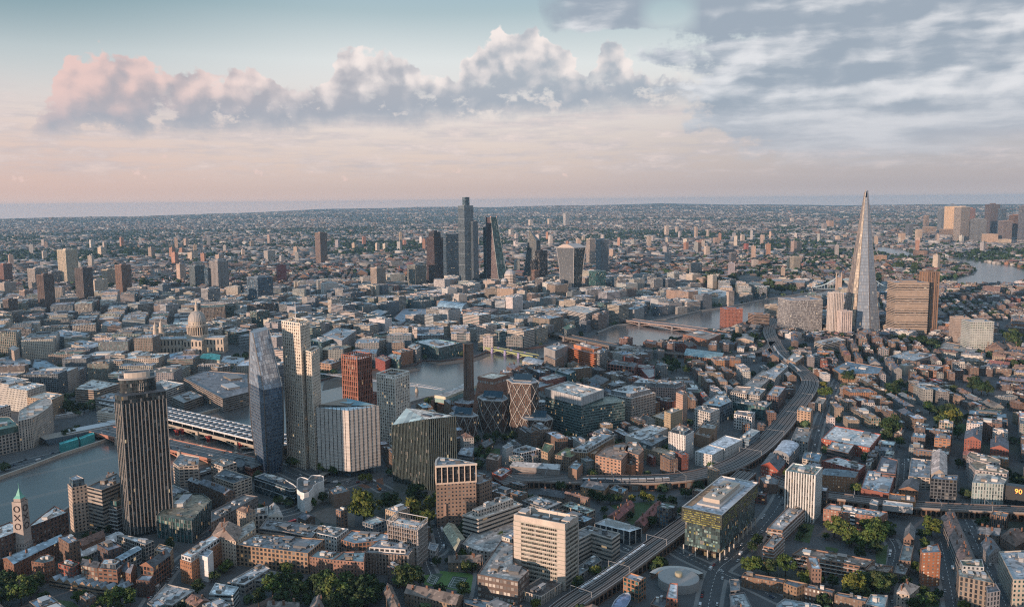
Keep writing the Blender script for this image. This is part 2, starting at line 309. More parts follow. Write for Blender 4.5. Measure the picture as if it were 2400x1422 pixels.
def bulk(name,V,idx,ln,uv,w,g,p,mi):
 me=bpy.data.meshes.new(name);nf=len(ln);me.vertices.add(len(V));me.vertices.foreach_set('co',V.ravel())
 me.loops.add(len(idx));me.loops.foreach_set('vertex_index',idx);me.polygons.add(nf)
 st=np.zeros(nf,np.int32);st[1:]=np.cumsum(ln)[:-1];me.polygons.foreach_set('loop_start',st);me.polygons.foreach_set('loop_total',ln)
 used=sorted(set(mi.tolist()));rm={u: i for i,u in enumerate(used)}
 me.polygons.foreach_set('material_index',np.array([rm[x] for x in range(len(MATS)) if False] or np.vectorize(rm.get)(mi),np.int32))
 for u in used: me.materials.append(M[MATS[u]])
 l=me.uv_layers.new(name='uv');l.data.foreach_set('uv',uv.ravel())
 for nm,a in (('wcol',w),('gcol',g),('par',p)):
  t=me.attributes.new(nm,'FLOAT_COLOR','FACE');t.data.foreach_set('color',a.ravel())
 me.update(calc_edges=True);return me
def area2(poly): return sum(poly[i][0]*poly[(i+1) % len(poly)][1]-poly[(i+1) % len(poly)][0]*poly[i][1] for i in range(len(poly)))
def ccw(poly):
 poly=[np.array(p[:2],float) for p in poly];return poly if area2(poly)>0 else poly[::-1]
def rect(c,w,d,ang=0.0):
 ca,sa=cos_(ang),sin_(ang);return [np.array((c[0]+x*ca-y*sa,c[1]+x*sa+y*ca)) for x,y in ((-w/2,-d/2),(w/2,-d/2),(w/2,d/2),(-w/2,d/2))]
def offset(poly,d):
 """positive d grows the polygon"""
 poly=ccw(poly);n=len(poly);out=[]
 for i in range(n):
  a,b,c=poly[i-1],poly[i],poly[(i+1) % n];e1=b-a;e2=c-b;e1=e1/(nrm(e1)+1e-9);e2=e2/(nrm(e2)+1e-9)
  n1=np.array((e1[1],-e1[0]));n2=np.array((e2[1],-e2[0]));k=1+n1@n2;out.append(b + (n1+n2)*d/max(k,.35))
 return out
def inside(pt,poly):
 x,y=pt;r=False;n=len(poly)
 for i in range(n):
  (x1,y1),(x2,y2)=poly[i],poly[(i+1) % n]
  if (y1>y) != (y2>y) and x<(x2-x1)*(y-y1)/(y2-y1)+x1: r=not r
 return r
def ring(mb,poly,z0,z1,d,wcol,mat='plain',inner=0.0):
 """a band round a polygon standing d proud of it"""
 a=offset(poly,d);b=offset(poly,-inner) if inner else ccw(poly);n=len(a)
 for i in range(n):
  j=(i+1) % n
  mb.face([(*a[i],z0),(*a[j],z0),(*a[j],z1),(*a[i],z1)],wcol,mat);mb.face([(*a[i],z1),(*a[j],z1),(*b[j],z1),(*b[i],z1)],wcol,mat)
  mb.face([(*a[i],z0),(*b[i],z0),(*b[j],z0),(*a[j],z0)],wcol,mat)
  if inner: mb.face([(*b[i],z0),(*b[i],z1),(*b[j],z1),(*b[j],z0)],wcol,mat)
def fins(mb,a,b,z0,z1,spacing,w,d,wcol,mat='plain',off=0.0,a2=None,b2=None,stagger=None):
 """upright fins on the wall a->b (outside to the right)"""
 a,b=np.array(a,float),np.array(b,float);L=nrm(b-a);n=max(1,round(L/spacing));e=(b-a)/L;nn=np.array((e[1],-e[0]))
 for i in range(n+1):
  p=a+e*(L*i/n);q0=p-e*w/2+nn*off;q1=p+e*w/2+nn*off;r0=q0+nn*d;r1=q1+nn*d
  mb.face([(*r0,z0),(*r1,z0),(*r1,z1),(*r0,z1)],wcol,mat);mb.face([(*q0,z0),(*r0,z0),(*r0,z1),(*q0,z1)],wcol,mat);mb.face([(*r1,z0),(*q1,z0),(*q1,z1),(*r1,z1)],wcol,mat)
  mb.face([(*q0,z1),(*r0,z1),(*r1,z1),(*q1,z1)],wcol,mat)
def wfins(mb,poly,*k,**kw):
 poly=ccw(poly)
 for i in range(len(poly)): fins(mb,poly[i],poly[(i+1) % len(poly)],*k,**kw)
FOOT=[]
LAND=[]
def thing(name,label,cat,loc=(0,0,0),group=None):
 o=bpy.data.objects.new(name,None);COL.objects.link(o);o.location=[float(x) for x in loc];o.empty_display_size=1
 o['label']=label;o['category']=cat
 if group: o['group']=group
 return o
def tag(o,label=None,cat=None,group=None,kind=None):
 if label: o['label']=label
 if cat: o['category']=cat
 if group: o['group']=group
 if kind: o['kind']=kind
 return o
def dup(root,loc,rz=0.0,sc=1.0,label=None,group=None):
 r=root.copy();COL.objects.link(r);r.location=loc;r.rotation_euler=(0,0,rz);r.scale=(sc,sc,sc) if not isinstance(sc,tuple) else sc
 if label: r['label']=label
 if group: r['group']=group
 for ch in root.children:
  c=ch.copy();COL.objects.link(c);c.parent=r
 return r
UNIT={}
def unit_box(key,wcol,topcol):
 if key not in UNIT:
  mb=MB();q=rect((0,0),1,1);mb.prism(q,0,.82,wcol,sty('blank'),'plain',None);mb.prism(offset(q,-.04),.82,.96,tuple(x*.5 for x in wcol),None,'plain',None)
  mb.prism(offset(q,.03),.96,1.0,topcol,None,'plain',topcol,True,'plain')
  o=mb.build('air_unit');UNIT[key]=o.data;bpy.data.objects.remove(o)
 return UNIT[key]
UK=[('a',(.30,.31,.32),(.46,.47,.48)),('b',(.12,.125,.13),(.2,.21,.22)),('c',(.5,.49,.47),(.6,.6,.58)),('d',(.2,.17,.14),(.27,.24,.22))]
def longest(poly):
 poly=ccw(poly);n=len(poly);i=max(range(n),key=lambda k: nrm(poly[(k+1) % n]-poly[k]));e=poly[(i+1) % n]-poly[i];return math.atan2(e[1],e[0])
def clutter(root,loc,poly,z,n,name='air_unit',big=True,parent=None):
 """separate plant boxes standing on a flat roof"""
 P=np.array(poly);lo,hi=P.min(0),P.max(0);ang=longest(poly);inn=offset(poly,-2.2);k=0;A=abs(area2(poly))/2;sz=math.sqrt(A)
 n=round(n*1.5)
 for _ in range(n*6):
  if k >= n: break
  c=lo+(hi-lo)*RNG.random(2)
  w,d,h=(RNG.uniform(.14,.30)*sz,RNG.uniform(.10,.2)*sz,RNG.uniform(2.2,3.6)) if (big and k<2) else (RNG.uniform(1.6,5),RNG.uniform(1.2,3),RNG.uniform(.8,2.0))
  q=rect(c,w,d,ang)
  if not all(inside(p,inn) for p in q): continue
  kk=UK[int(RNG.integers(0,4))];o=bpy.data.objects.new('plant_room' if (big and k<2) else name,unit_box(*kk));COL.objects.link(o)
  o.parent=root;o.location=(c[0]-loc[0],c[1]-loc[1],z-loc[2]);o.rotation_euler=(0,0,ang);o.scale=(w,d,h);k+=1
def flat_roof(root,loc,poly,H,rcol,pcol,par=1.0,t=.45):
 inn=offset(poly,-t);mb=MB();mb.face([(*p,H-par) for p in inn],rcol,'roof');mb.build('roof',root,loc)
 mb=MB();a=ccw(poly);n=len(a)
 for i in range(n):
  j=(i+1) % n;mb.face([(*a[i],H),(*a[j],H),(*inn[j],H),(*inn[i],H)],pcol);mb.face([(*inn[i],H),(*inn[j],H),(*inn[j],H-par),(*inn[i],H-par)],pcol)
 mb.build('parapet',root,loc)
def gable(mb,quad,z,rise,rcol,wcol,hip=0.0,over=.4,mat='roof'):
 q=ccw(quad)
 if nrm(q[1]-q[0])<nrm(q[2]-q[1]): q=q[1:]+q[:1]
 if over: q=offset(q,over)
 m0=(q[0]+q[3])/2;m1=(q[1]+q[2])/2;e=m1-m0;r0=m0+e*hip;r1=m1-e*hip;Z=z+rise
 mb.face([(*q[0],z),(*q[1],z),(*r1,Z),(*r0,Z)],rcol,mat);mb.face([(*q[2],z),(*q[3],z),(*r0,Z),(*r1,Z)],rcol,mat)
 mb.face([(*q[1],z),(*q[2],z),(*r1,Z)],rcol if hip else wcol,mat if hip else 'plain');mb.face([(*q[3],z),(*q[0],z),(*r0,Z)],rcol if hip else wcol,mat if hip else 'plain')
def barrel(mb,quad,z,rise,rcol,wcol,n=8,mat='roof'):
 q=ccw(quad)
 if nrm(q[1]-q[0])<nrm(q[2]-q[1]): q=q[1:]+q[:1]
 A=[];B=[]
 for i in range(n+1):
  t=math.pi*i/n;f=(1-cos_(t))/2;h=sin_(t)*rise;A.append((*(q[0]+(q[3]-q[0])*f),z+h));B.append((*(q[1]+(q[2]-q[1])*f),z+h))
 for i in range(n): mb.face([A[i],B[i],B[i+1],A[i+1]],rcol,mat)
 mb.face(A[::-1],wcol);mb.face(B,wcol)
def saw(mb,quad,z,rise,rcol,wcol,n=9):
 q=ccw(quad)
 if nrm(q[1]-q[0])<nrm(q[2]-q[1]): q=q[1:]+q[:1]
 for i in range(n):
  a0=q[0]+(q[1]-q[0])*i/n;a1=q[0]+(q[1]-q[0])*(i+1)/n;b0=q[3]+(q[2]-q[3])*i/n;b1=q[3]+(q[2]-q[3])*(i+1)/n;am=a0*.45+a1*.55;bm=b0*.45+b1*.55
  mb.face([(*a0,z),(*am,z+rise),(*bm,z+rise),(*b0,z)],rcol,'roof');mb.face([(*am,z+rise),(*a1,z),(*b1,z),(*bm,z+rise)],tuple(x*.8 for x in rcol),'roof')
  mb.face([(*a0,z),(*a1,z),(*am,z+rise)],wcol);mb.face([(*b1,z),(*b0,z),(*bm,z+rise)],wcol)
def short(label): return ' '.join(label.split()[:5])
def rpoly(reg,pts,base):
 """roof corners in the picture + a base (height, or (corner index, x, y) of the foot of that corner) -> outline on the ground, height"""
 P=[px(reg,p) for p in pts]
 H=float(base) if not isinstance(base,tuple) else hgt(P[base[0]],px(reg,base[1:]))
 w=[at(p,H) for p in P]
 if len(w)==3: w.append(w[0]+w[2]-w[1])
 return ccw(w),H
def bld(reg,name,label,cat,pts,base,s='punch',wc=conc,roof='flat',rc=rgrey,pc=None,n=5,group=None,z0=0.0,rise=4.0,podium=None,mark=True,crown=None,bands=None,finw=None,mat='facade',top=None,**k):
 poly,H=rpoly(reg,pts,base);H=max(H,4.0);st=sty(s,**k);c=np.mean(poly,0);loc=(c[0],c[1],0);root=thing(name,label,cat,loc,group)
 if mark: FOOT.append(poly);LAND.append((label,c[0],c[1]))
 mb=MB();mb.prism(poly,z0,H,wc,st,mat);mb.build('wall',root,loc);pc=pc or tuple(min(.7,x*1.15) for x in wc)
 if top:
  q=offset(poly,-top[0]);flat_roof(root,loc,poly,H,rc,pc,.8);mb=MB();mb.prism(q,H-.8,H+top[1],top[2],sty(top[3]));mb.build('top_storey',root,loc);flat_roof(root,loc,q,H+top[1],rc,pc,.5);clutter(root,loc,q,H+top[1]-.5,n)
 elif roof=='flat': flat_roof(root,loc,poly,H,rc,pc);clutter(root,loc,poly,H-1.0,n)
 elif roof in ('gable','hip','barrel','saw'):
  mb=MB()
  if roof=='gable': gable(mb,poly,H,rise,rc,wc)
  elif roof=='hip': gable(mb,poly,H,rise,rc,wc,.22)
  elif roof=='barrel': barrel(mb,poly,H,rise,rc,wc)
  else: saw(mb,poly,H,rise,rc,wc)
  mb.build('roof',root,loc)
  if roof in ('gable','hip') and n:
   q=ccw(poly);q=q if nrm(q[1]-q[0]) >= nrm(q[2]-q[1]) else q[1:]+q[:1];ang=longest(poly);L=nrm(q[1]-q[0])
   for i in range(n):
    t=(i+.5)/n;m=(q[0]+q[3])/2*(1-t)+(q[1]+q[2])/2*t + (q[3]-q[0])*RNG.choice((-.2,0.0,.2));mb=MB();mb.box(m,(1.6,.9,rise+1.8),brick,ang,H,'plain',(.2,.12,.09));mb.build('chimney',root,loc)
 if bands:
  mb=MB();z=z0+bands[0]
  while z<H-.5: ring(mb,poly,z,z+bands[1],bands[2],bands[3]);z+=bands[0]
  mb.build('floor_bands',root,loc)
 if finw:
  mb=MB();wfins(mb,poly,z0+.5,H+.2,finw[0],finw[1],finw[2],finw[3]);mb.build('facade_fins',root,loc)
 return root,poly,H,loc
def part(root,loc,name,mb): return mb.build(name,root,loc)
def simple_mesh(name,verts,faces,mat,uv=None,kind='structure'):
 me=bpy.data.meshes.new(name);me.from_pydata([tuple(map(float,v)) for v in verts],[],faces);me.materials.append(mat)
 if uv:
  l=me.uv_layers.new(name='uv');k=0
  for p in me.polygons:
   for vi in p.vertices: l.data[k].uv=uv[vi];k+=1
 o=bpy.data.objects.new(name,me);COL.objects.link(o)
 if kind: o['kind']=kind
 return o
def horizon_radius(t):
 a=(t+180) % 360-180
 if abs(a)>62: return 9000.0
 return float(np.interp(a,[-60,-33,-20,-5,10,25,34,60],[17000,17500,19000,21500,22000,21500,21000,18000]))
def gz(d,a,t):
 u=np.clip((d-6500)/14000,0,1.2);return (np.interp(t,[-40,-30,-18,-4,12,25,40],[110,125,150,190,190,145,140])*(.86+.07*np.sin(a*17)+.04*np.sin(a*47+1)+.02*np.sin(a*110))*u**1.6+8*u*np.sin(d*.0011+a*5))*(np.abs(t)<75)
def build_ground():
 na,nr=360,26;V=[(CAM[0],CAM[1],0.0)];Fc=[]
 for i in range(nr):
  f=((i+1)/nr)**2.2
  for j in range(na):
   t=(360*j/na+180) % 360-180;r=horizon_radius(t)*f;a=YAW+math.radians(t);d=r
   z=0.0
   if d>7000: z=float(gz(d,a,t))
   V.append((CAM[0]+sin_(a)*r,CAM[1]+cos_(a)*r,max(0,z)))
 for j in range(na): Fc.append((0,1+(j+1) % na,1+j))
 for i in range(nr-1):
  for j in range(na): a=1+i*na+j;b=1+i*na+(j+1) % na;Fc.append((a,b,b+na,a+na))
 return simple_mesh('ground',V,Fc,M['ground'])
build_ground()
def F_(pts): return [at(p,0.5) for p in pts]
RIVER=F_([(-90,1165),(0,1123),(70,1098),(142,1070),(243,1037),(330,1008),(420,985),(500,965),(581,948),(680,915),(750,893),(801,878),(875,868),(968,858),(990,846),(1030,848),(1109,839),(1140,827),(1200,822),(1268,814),(1340,800),(1400,782),(1440,765),(1500,757),(1560,750),(1640,730),(1700,722),(1740,714),(1800,702),(1880,690),(1960,676),(2000,668),(2060,660),
   (2060,672),(2000,686),(1930,699),(1840,718),(1800,737),(1760,757),(1700,772),(1650,778),(1560,800),(1506,813),(1420,826),(1330,838),(1250,843),(1215,868),(1180,885),(1110,915),(1000,933),(960,945),(860,965),(760,985),(660,1022),(600,1062),(480,1085),(300,1120),(165,1190),(60,1262),(-90,1330)])
REACH=F_([(2186,664),(2229,655),(2282,645),(2292,633),(2270,623),(2240,615),(2180,606),(2110,598),(2056,592),(2047,584),(2052,578),(2100,583),(2150,596),(2220,603),(2290,612),(2360,622),(2400,632),(2470,640),(2470,664),(2400,664),(2347,668),(2280,669)])
def sheet(name,poly,z,mat,kind='structure'):
 bm=bmesh.new();vs_=[bm.verts.new((p[0],p[1],z)) for p in poly];f=bm.faces.new(vs_);f.normal_update()
 if f.normal.z<0: f.normal_flip()
 bmesh.ops.triangulate(bm,faces=[f]);me=bpy.data.meshes.new(name);bm.to_mesh(me);bm.free();me.materials.append(mat)
 o=bpy.data.objects.new(name,me);COL.objects.link(o)
 if kind: o['kind']=kind
 return o
sheet('river',RIVER,.6,M['water']);sheet('river',REACH,.6,M['water'])
def spline(P,n=8):
 P=[np.array(p,float) for p in P];out=[]
 for i in range(len(P)-1):
  p0,p1,p2,p3=P[max(i-1,0)],P[i],P[i+1],P[min(i+2,len(P)-1)]
  for k in range(n):
   t=k/n;out.append(.5*((2*p1)+(-p0+p2)*t+(2*p0-5*p1+4*p2-p3)*t*t+(-p0+3*p1-3*p2+p3)*t**3))
 return out+[P[-1]]
def sides(L,w):
 A,B=[],[]
 for i,p in enumerate(L):
  d=L[min(i+1,len(L)-1)]-L[max(i-1,0)];d=d/(nrm(d)+1e-9);n=np.array((-d[1],d[0]));ww=w[i] if hasattr(w,'__len__') else w;A.append(p+n*ww/2);B.append(p-n*ww/2)
 return A,B
RIB=[]
def ribbon(name,L,w,z,mat,nu=1,kind='structure',keep=True,z1=None):
 A,B=sides(L,w);V=[];uv=[];Fc=[];s=0
 for i in range(len(L)):
  if i: s+=nrm(L[i]-L[i-1])
  zz=z if z1 is None else z+(z1-z)*i/(len(L)-1)
  V+=[(*A[i],zz),(*B[i],zz)];uv+=[(0,s/2),(nu,s/2)]
  if i: Fc.append((2*i-2,2*i-1,2*i+1,2*i))
 if keep: RIB.append(A+B[::-1])
 return simple_mesh(name,V,Fc,mat,uv,kind)
def strip_wall(name,L,t,z0,z1,wcol,st,label=None,cat=None,cap=None):
 A,B=sides(L,t);mb=MB()
 for i in range(len(L)-1):
  for X in (A,B): mb.wall(X[i],X[i+1],z0,z1,wcol,st)
  mb.face([(*A[i],z1),(*A[i+1],z1),(*B[i+1],z1),(*B[i],z1)],cap or wcol,'plain')
 o=mb.build(name)
 if label: tag(o,label,cat)
 return o
nb=32
strip_wall('river_wall',RIVER[:9],3,0,4.5,stone,sty('blank'),'pale stone river wall along the embankment beyond the red boat','river wall')
strip_wall('river_wall',RIVER[9:21],3,0,3.0,dbrick,sty('blank'),'dark river wall below the brown warehouses opposite the chimney','river wall')
strip_wall('river_wall',RIVER[21:33],4,0,4.0,conc,sty('blank'),'long quay wall on the far bank from the pink bridge to the bascule bridge','river wall')
strip_wall('river_wall',RIVER[33:46],4,0,3.5,dgrey,sty('blank'),'dark quay wall on the near bank below the glass spire','river wall')
strip_wall('river_wall',RIVER[46:60],3,0,3.5,conc,sty('blank'),'quay wall on the near bank in front of the brick chimney','river wall')
sheet('foreshore',F_([(760,893),(801,879),(875,869),(968,859),(985,868),(930,880),(860,893),(800,905),(755,915)]),.9,M['sand'])
sheet('foreshore',F_([(1000,849),(1109,840),(1140,829),(1150,833),(1110,848),(1030,856)]),.9,M['sand'])
def road(pts,w,pave=3.2):
 L=spline([at(p,0) for p in pts],8)
 q=len(ROADS)*.012;ribbon('pavement',L,w+2*pave,.05+q*.5,M['pave'],1,keep=True);ribbon('road',L,w,.2+q,M['road'],1,keep=False)
 V,Fc=[],[];s=0
 for i in range(1,len(L)):
  d=L[i]-L[i-1];ln=nrm(d);d=d/(ln+1e-9);n=np.array((-d[1],d[0]))*.16;k=0
  while k<ln:
   a=L[i-1]+d*k;b=L[i-1]+d*min(k+3,ln);q=len(V);V+=[(*(a+n),.42),(*(a-n),.42),(*(b-n),.42),(*(b+n),.42)];Fc.append((q,q+1,q+2,q+3));k+=7
 simple_mesh('road_marking',V,Fc,M['white']);return L
ROADS=[]
for pts,w in [([(1655,1460),(1664,1400),(1682,1338),(1725,1300),(1790,1232),(1826,1182),(1850,1130)],15),([(1540,1262),(1600,1300),(1680,1338),(1760,1372),(1900,1440)],12),
   ([(470,1262),(560,1222),(650,1206),(705,1190),(770,1152),(850,1128),(905,1150)],13),([(590,1062),(660,1098),(760,1136),(850,1122)],18),([(-60,1112),(60,1082),(180,1050),(262,1010),(330,985)],17),
   ([(1898,1075),(1915,1010),(1935,950),(1958,905),(1975,870)],11),([(2085,1262),(2098,1290),(2088,1340),(2078,1400),(2085,1450)],9),([(2205,1270),(2218,1330),(2232,1400),(2240,1460)],11),
   ([(2250,1195),(2278,1250),(2310,1320),(2345,1390),(2370,1450)],12),([(440,1300),(395,1345),(360,1400),(330,1450)],9),([(1010,1345),(1000,1310),(1035,1285),(1025,1230),(1040,1190)],9),
   ([(1290,1190),(1400,1235),(1480,1290),(1560,1255)],9),([(2120,1075),(2118,1120),(2108,1165)],10),([(1110,1440),(1122,1390),(1128,1340),(1118,1300)],7)]: ROADS.append((road(pts,w),w))
def viaduct(pts,w,z,n,label,nu):
 L=spline([at(p,z) for p in pts],10);root=thing('railway_viaduct',label,'railway viaduct',(*L[0],0));loc=(*L[0],0)
 A,B=sides(L,w);mb=MB();st=sty('arch',bay=9,fl=z,lit=0.0,wf=.7,hf=.7,g=(.012,.011,.011))
 for X,Y in ((A,sides(L,w-1.0)[0]),(B,sides(L,w-1.0)[1])):
  mb=MB()
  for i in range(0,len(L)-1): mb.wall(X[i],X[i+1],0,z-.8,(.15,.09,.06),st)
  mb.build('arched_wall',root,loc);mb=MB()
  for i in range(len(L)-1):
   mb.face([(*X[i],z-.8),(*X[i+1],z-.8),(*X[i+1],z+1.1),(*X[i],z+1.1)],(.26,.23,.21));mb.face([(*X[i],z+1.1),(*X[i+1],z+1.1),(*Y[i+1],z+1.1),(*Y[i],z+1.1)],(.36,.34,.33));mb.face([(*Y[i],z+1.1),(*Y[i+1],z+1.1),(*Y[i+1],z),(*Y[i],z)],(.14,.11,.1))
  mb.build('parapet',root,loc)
 o=ribbon('track_bed',L,w-1.0,z,M['tracks'],nu,None);o.parent=root;o.location=(-loc[0],-loc[1],0)
 k=0
 for i in range(4,len(L)-2,9):
  mb=MB();a,b=A[i],B[i];c=(.2,.21,.22)
  for p in (a,b): mb.tube((*p,z),(*p,z+6.5),.28,c,4)
  mb.tube((*a,z+6.3),(*b,z+6.3),.22,c,4);mb.build('gantry',root,loc);k+=1
 return L
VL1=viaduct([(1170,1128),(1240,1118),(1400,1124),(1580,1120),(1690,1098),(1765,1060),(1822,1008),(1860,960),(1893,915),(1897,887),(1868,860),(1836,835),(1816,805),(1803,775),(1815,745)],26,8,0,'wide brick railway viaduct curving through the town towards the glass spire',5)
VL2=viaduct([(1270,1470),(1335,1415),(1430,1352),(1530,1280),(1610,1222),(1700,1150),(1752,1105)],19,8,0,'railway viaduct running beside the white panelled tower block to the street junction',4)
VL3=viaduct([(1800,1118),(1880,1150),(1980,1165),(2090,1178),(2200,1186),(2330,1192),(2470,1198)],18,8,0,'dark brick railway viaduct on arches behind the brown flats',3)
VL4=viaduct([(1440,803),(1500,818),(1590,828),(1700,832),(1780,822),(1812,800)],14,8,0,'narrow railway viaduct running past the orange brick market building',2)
def deckbox(mb,L,w,z0,z1,wcol,top=None):
 A,B=sides(L,w)
 for i in range(len(L)-1):
  mb.face([(*A[i],z1),(*B[i],z1),(*B[i+1],z1),(*A[i+1],z1)],top or wcol)
  for X in (A,B): mb.face([(*X[i],z0),(*X[i+1],z0),(*X[i+1],z1),(*X[i],z1)],wcol)
  mb.face([(*A[i],z0),(*B[i],z0),(*B[i+1],z0),(*A[i+1],z0)],wcol)
def along(a,b,n): return [a+(b-a)*i/n for i in range(n+1)]
def arch_bridge(name,label,a,b,w,z,spans,wcol,deckcol,piercol,thick=1.6,rise=.75,parapet=True,cat='bridge'):
 a,b=np.array(a,float),np.array(b,float);root=thing(name,label,cat,(*a,0));loc=(*a,0);d=(b-a)/nrm(b-a);n=np.array((-d[1],d[0]))
 mb=MB();deckbox(mb,along(a,b,8),w,z-thick,z,wcol,deckcol);mb.build('deck',root,loc)
 for s in (1,-1):
  mb=MB();e=n*s*(w/2)
  mb.prism([a+e+n*s*.1,b+e+n*s*.1,b+e-n*s*.5,a+e-n*s*.5],z,z+1.3,wcol,None,'plain',wcol);mb.build('parapet',root,loc)
 for k in range(spans):
  p0=a+(b-a)*k/spans;p1=a+(b-a)*(k+1)/spans;mb=MB();m=12
  for s in (1,-1):
   e=n*s*(w/2-.3);q=[]
   for i in range(m+1):
    t=i/m;h=(z-thick)*rise*(1-(2*t-1)**2)+.6;q.append((p0+(p1-p0)*t+e,h))
   for i in range(m):
    mb.face([(*q[i][0],q[i][1]),(*q[i+1][0],q[i+1][1]),(*q[i+1][0],min(z-thick,q[i+1][1]+1.6)),(*q[i][0],min(z-thick,q[i][1]+1.6))],wcol)
    if i % 2==0 and q[i][1]<z-thick-2: mb.tube((*q[i][0],q[i][1]+1.2),(*q[i][0],z-thick),.35,wcol,4)
  for i in range(m):
   t,t1=i/m,(i+1)/m;f=lambda u: (z-thick)*rise*(1-(2*u-1)**2)+.6
   A0,A1=p0+(p1-p0)*t,p0+(p1-p0)*t1;E_=n*(w/2-.3);mb.face([(*(A0+E_),f(t)),(*(A0-E_),f(t)),(*(A1-E_),f(t1)),(*(A1+E_),f(t1))],wcol)
  mb.build('arch',root,loc)
  if k:
   mb=MB();mb.prism([p0-d*2.6+n*(w/2+2.5),p0-d*2.6-n*(w/2+2.5),p0+d*2.6-n*(w/2+2.5),p0+d*2.6+n*(w/2+2.5)],-1,z*.55,piercol,None,'plain',piercol)
   for s in (1,-1): mb.box(p0+n*s*(w/2+.6),(5,3.0,z*.45+1.6),piercol,math.atan2(d[1],d[0]),z*.55)
   mb.build('pier',root,loc)
 return root,loc
zr=16.0;fa,fb,na_,nb_=at((262,924),zr),at((690,1028),zr),at((262,950),zr),at((690,1048),zr)
c0,c1=(fa+na_)/2,(fb+nb_)/2;wid=abs(np.cross((c1-c0)/nrm(c1-c0),fa-na_))
rootb,locb=arch_bridge('railway_bridge','railway bridge with a long solar panelled station roof over the river',c0,c1,wid+5,9.5,5,(.36,.31,.25),(.1,.1,.1),(.4,.33,.26))
d=(c1-c0)/nrm(c1-c0);nn=np.array((-d[1],d[0]));nR=36
for k in range(nR):
 p0=c0+(c1-c0)*k/nR;p1=c0+(c1-c0)*(k+1)/nR;mb=MB();pm=p0+(p1-p0)*.86
 for s0,s1 in ((-.5,-.17),(-.165,.165),(.17,.5)):
  mb.face([(*(p0+nn*wid*s0),zr-.5),(*(pm+nn*wid*s0),zr+.8),(*(pm+nn*wid*s1),zr+.8),(*(p0+nn*wid*s1),zr-.5)],(.055,.085,.12),'metal')
 o=mb.build('solar_panel',rootb,locb);mb=MB()
 mb.prism([pm-nn*wid*.52,p1-nn*wid*.52,p1+nn*wid*.52,pm+nn*wid*.52],zr-.3,zr+.95,(.45,.46,.47),None,'plain',(.48,.49,.5),True);mb.build('roof_rib',rootb,locb)
mb=MB()
for s in (-.5,-.168,.168,.5): q0,q1=c0+nn*wid*s,c1+nn*wid*s;mb.prism([q0-nn*.5,q1-nn*.5,q1+nn*.5,q0+nn*.5],zr-1.2,zr+.7,(.6,.61,.61),None,'plain',(.64,.65,.65),True)
for k in range(0,nR,2):
 for s in (-.45,.45): q=c0+(c1-c0)*k/nR+nn*wid*s;mb.tube((*q,9.5),(*q,zr-.5),.4,(.5,.5,.5),5)
mb.build('roof_frame',rootb,locb)
reds=[(1640,610),(1692,600),(1932,672),(1988,662),(2232,732),(2285,716),(2480,775),(2530,760)]
for i,q in enumerate(reds):
 g=at(px('B',(q[0],q[1]+28)),.6);mb=MB();r_=thing('bridge_column',('dark red iron column cluster standing in the river, pair %s' % ('nearest the north bank','second from the north bank','just left of the curved glass tower','behind the curved glass tower')[i//2]) + (', nearer the road bridge' if i % 2==0 else ', nearer the railway bridge'),'column',(*g,0),'old red bridge columns');l_=(*g,0)
 mb.box(g,(5.2,5.2,3),stone,math.atan2(d[1],d[0]),-1);mb.build('base',r_,l_);mb=MB()
 for a in range(4): mb.tube((g[0]+1.5*cos_(a*1.571),g[1]+1.5*sin_(a*1.571),1.5),(g[0]+1.5*cos_(a*1.571),g[1]+1.5*sin_(a*1.571),8.2),1.25,(.20,.022,.02),8)
 mb.build('shaft',r_,l_);mb=MB();mb.box(g,(5.4,5.4,1.2),(.24,.03,.026),math.atan2(d[1],d[0]),8.2);mb.build('capital',r_,l_)
ra,rb=at(px('B',(925,575)),9),at(px('B',(2420,905)),9)
rootr,locr=arch_bridge('road_bridge','wide stone and iron road bridge with red arches running behind the striped dark tower',ra,rb,31,9.0,5,(.36,.17,.12),(.075,.078,.082),(.40,.31,.25))
L=along(ra,rb,12);ribbon('road_marking',[p for p in L],.5,9.1,M['white'],keep=False);RIB.append(sides(L,36)[0]+sides(L,36)[1][::-1])
L=along(c0,c1,6);RIB.append(sides(L,wid+10)[0]+sides(L,wid+10)[1][::-1])
dr=(rb-ra)/nrm(rb-ra);nr_=np.array((-dr[1],dr[0]))
for s in (-8,8):
 ribbon('road_marking',[p+nr_*s for p in along(ra,rb,6)],.4,9.1,M['white'],keep=False)
for s in (-13.5,13.5):
 o=ribbon('pavement',[p+nr_*s for p in along(ra,rb,6)],4,9.15,M['pave'],keep=False)
fa2,fb2=at(px('D',(985,690)),10),at(px('D',(2130,838)),10)
fr=thing('footbridge','thin steel suspension footbridge with a forked pier near the brick chimney','footbridge',(*fa2,0));fl=(*fa2,0);mb=MB();deckbox(mb,along(fa2,fb2,6),4.5,9.4,10.0,(.42,.43,.45));mb.build('deck',fr,fl)
dv=(fb2-fa2)/nrm(fb2-fa2);nv=np.array((-dv[1],dv[0]));mb=MB()
for s in (1,-1):
 pr_=None
 for i in range(41):
  t=i/40;x=(t*3) % 1 if t<1 else 1;p=fa2+(fb2-fa2)*t+nv*s*4.2;h=9.8+2.6*abs(cos_(math.pi*min(1,max(0,(t-.18)/.62)))) if .18<t<.8 else 9.8+2.6*(t/.18 if t <= .18 else (1-t)/.2)
  if pr_ is not None: mb.tube(pr_,(*p,h),.22,(.5,.5,.52),4)
  pr_=(*p,h)
mb.build('cable',fr,fl)
for t in (.22,at(px('D',(1900,800)),10)):
 p=fa2+(fb2-fa2)*t if isinstance(t,float) else fa2+dv*((t-fa2)@dv);mb=MB();mb.tube((*p,-1),(*p,6),3.2,stone,10,r2=2.2)
 for s in (1,-1): mb.tube((*p,6),(*(p+nv*s*4.4),12.6),.8,(.45,.46,.47),6)
 mb.build('pier',fr,fl)
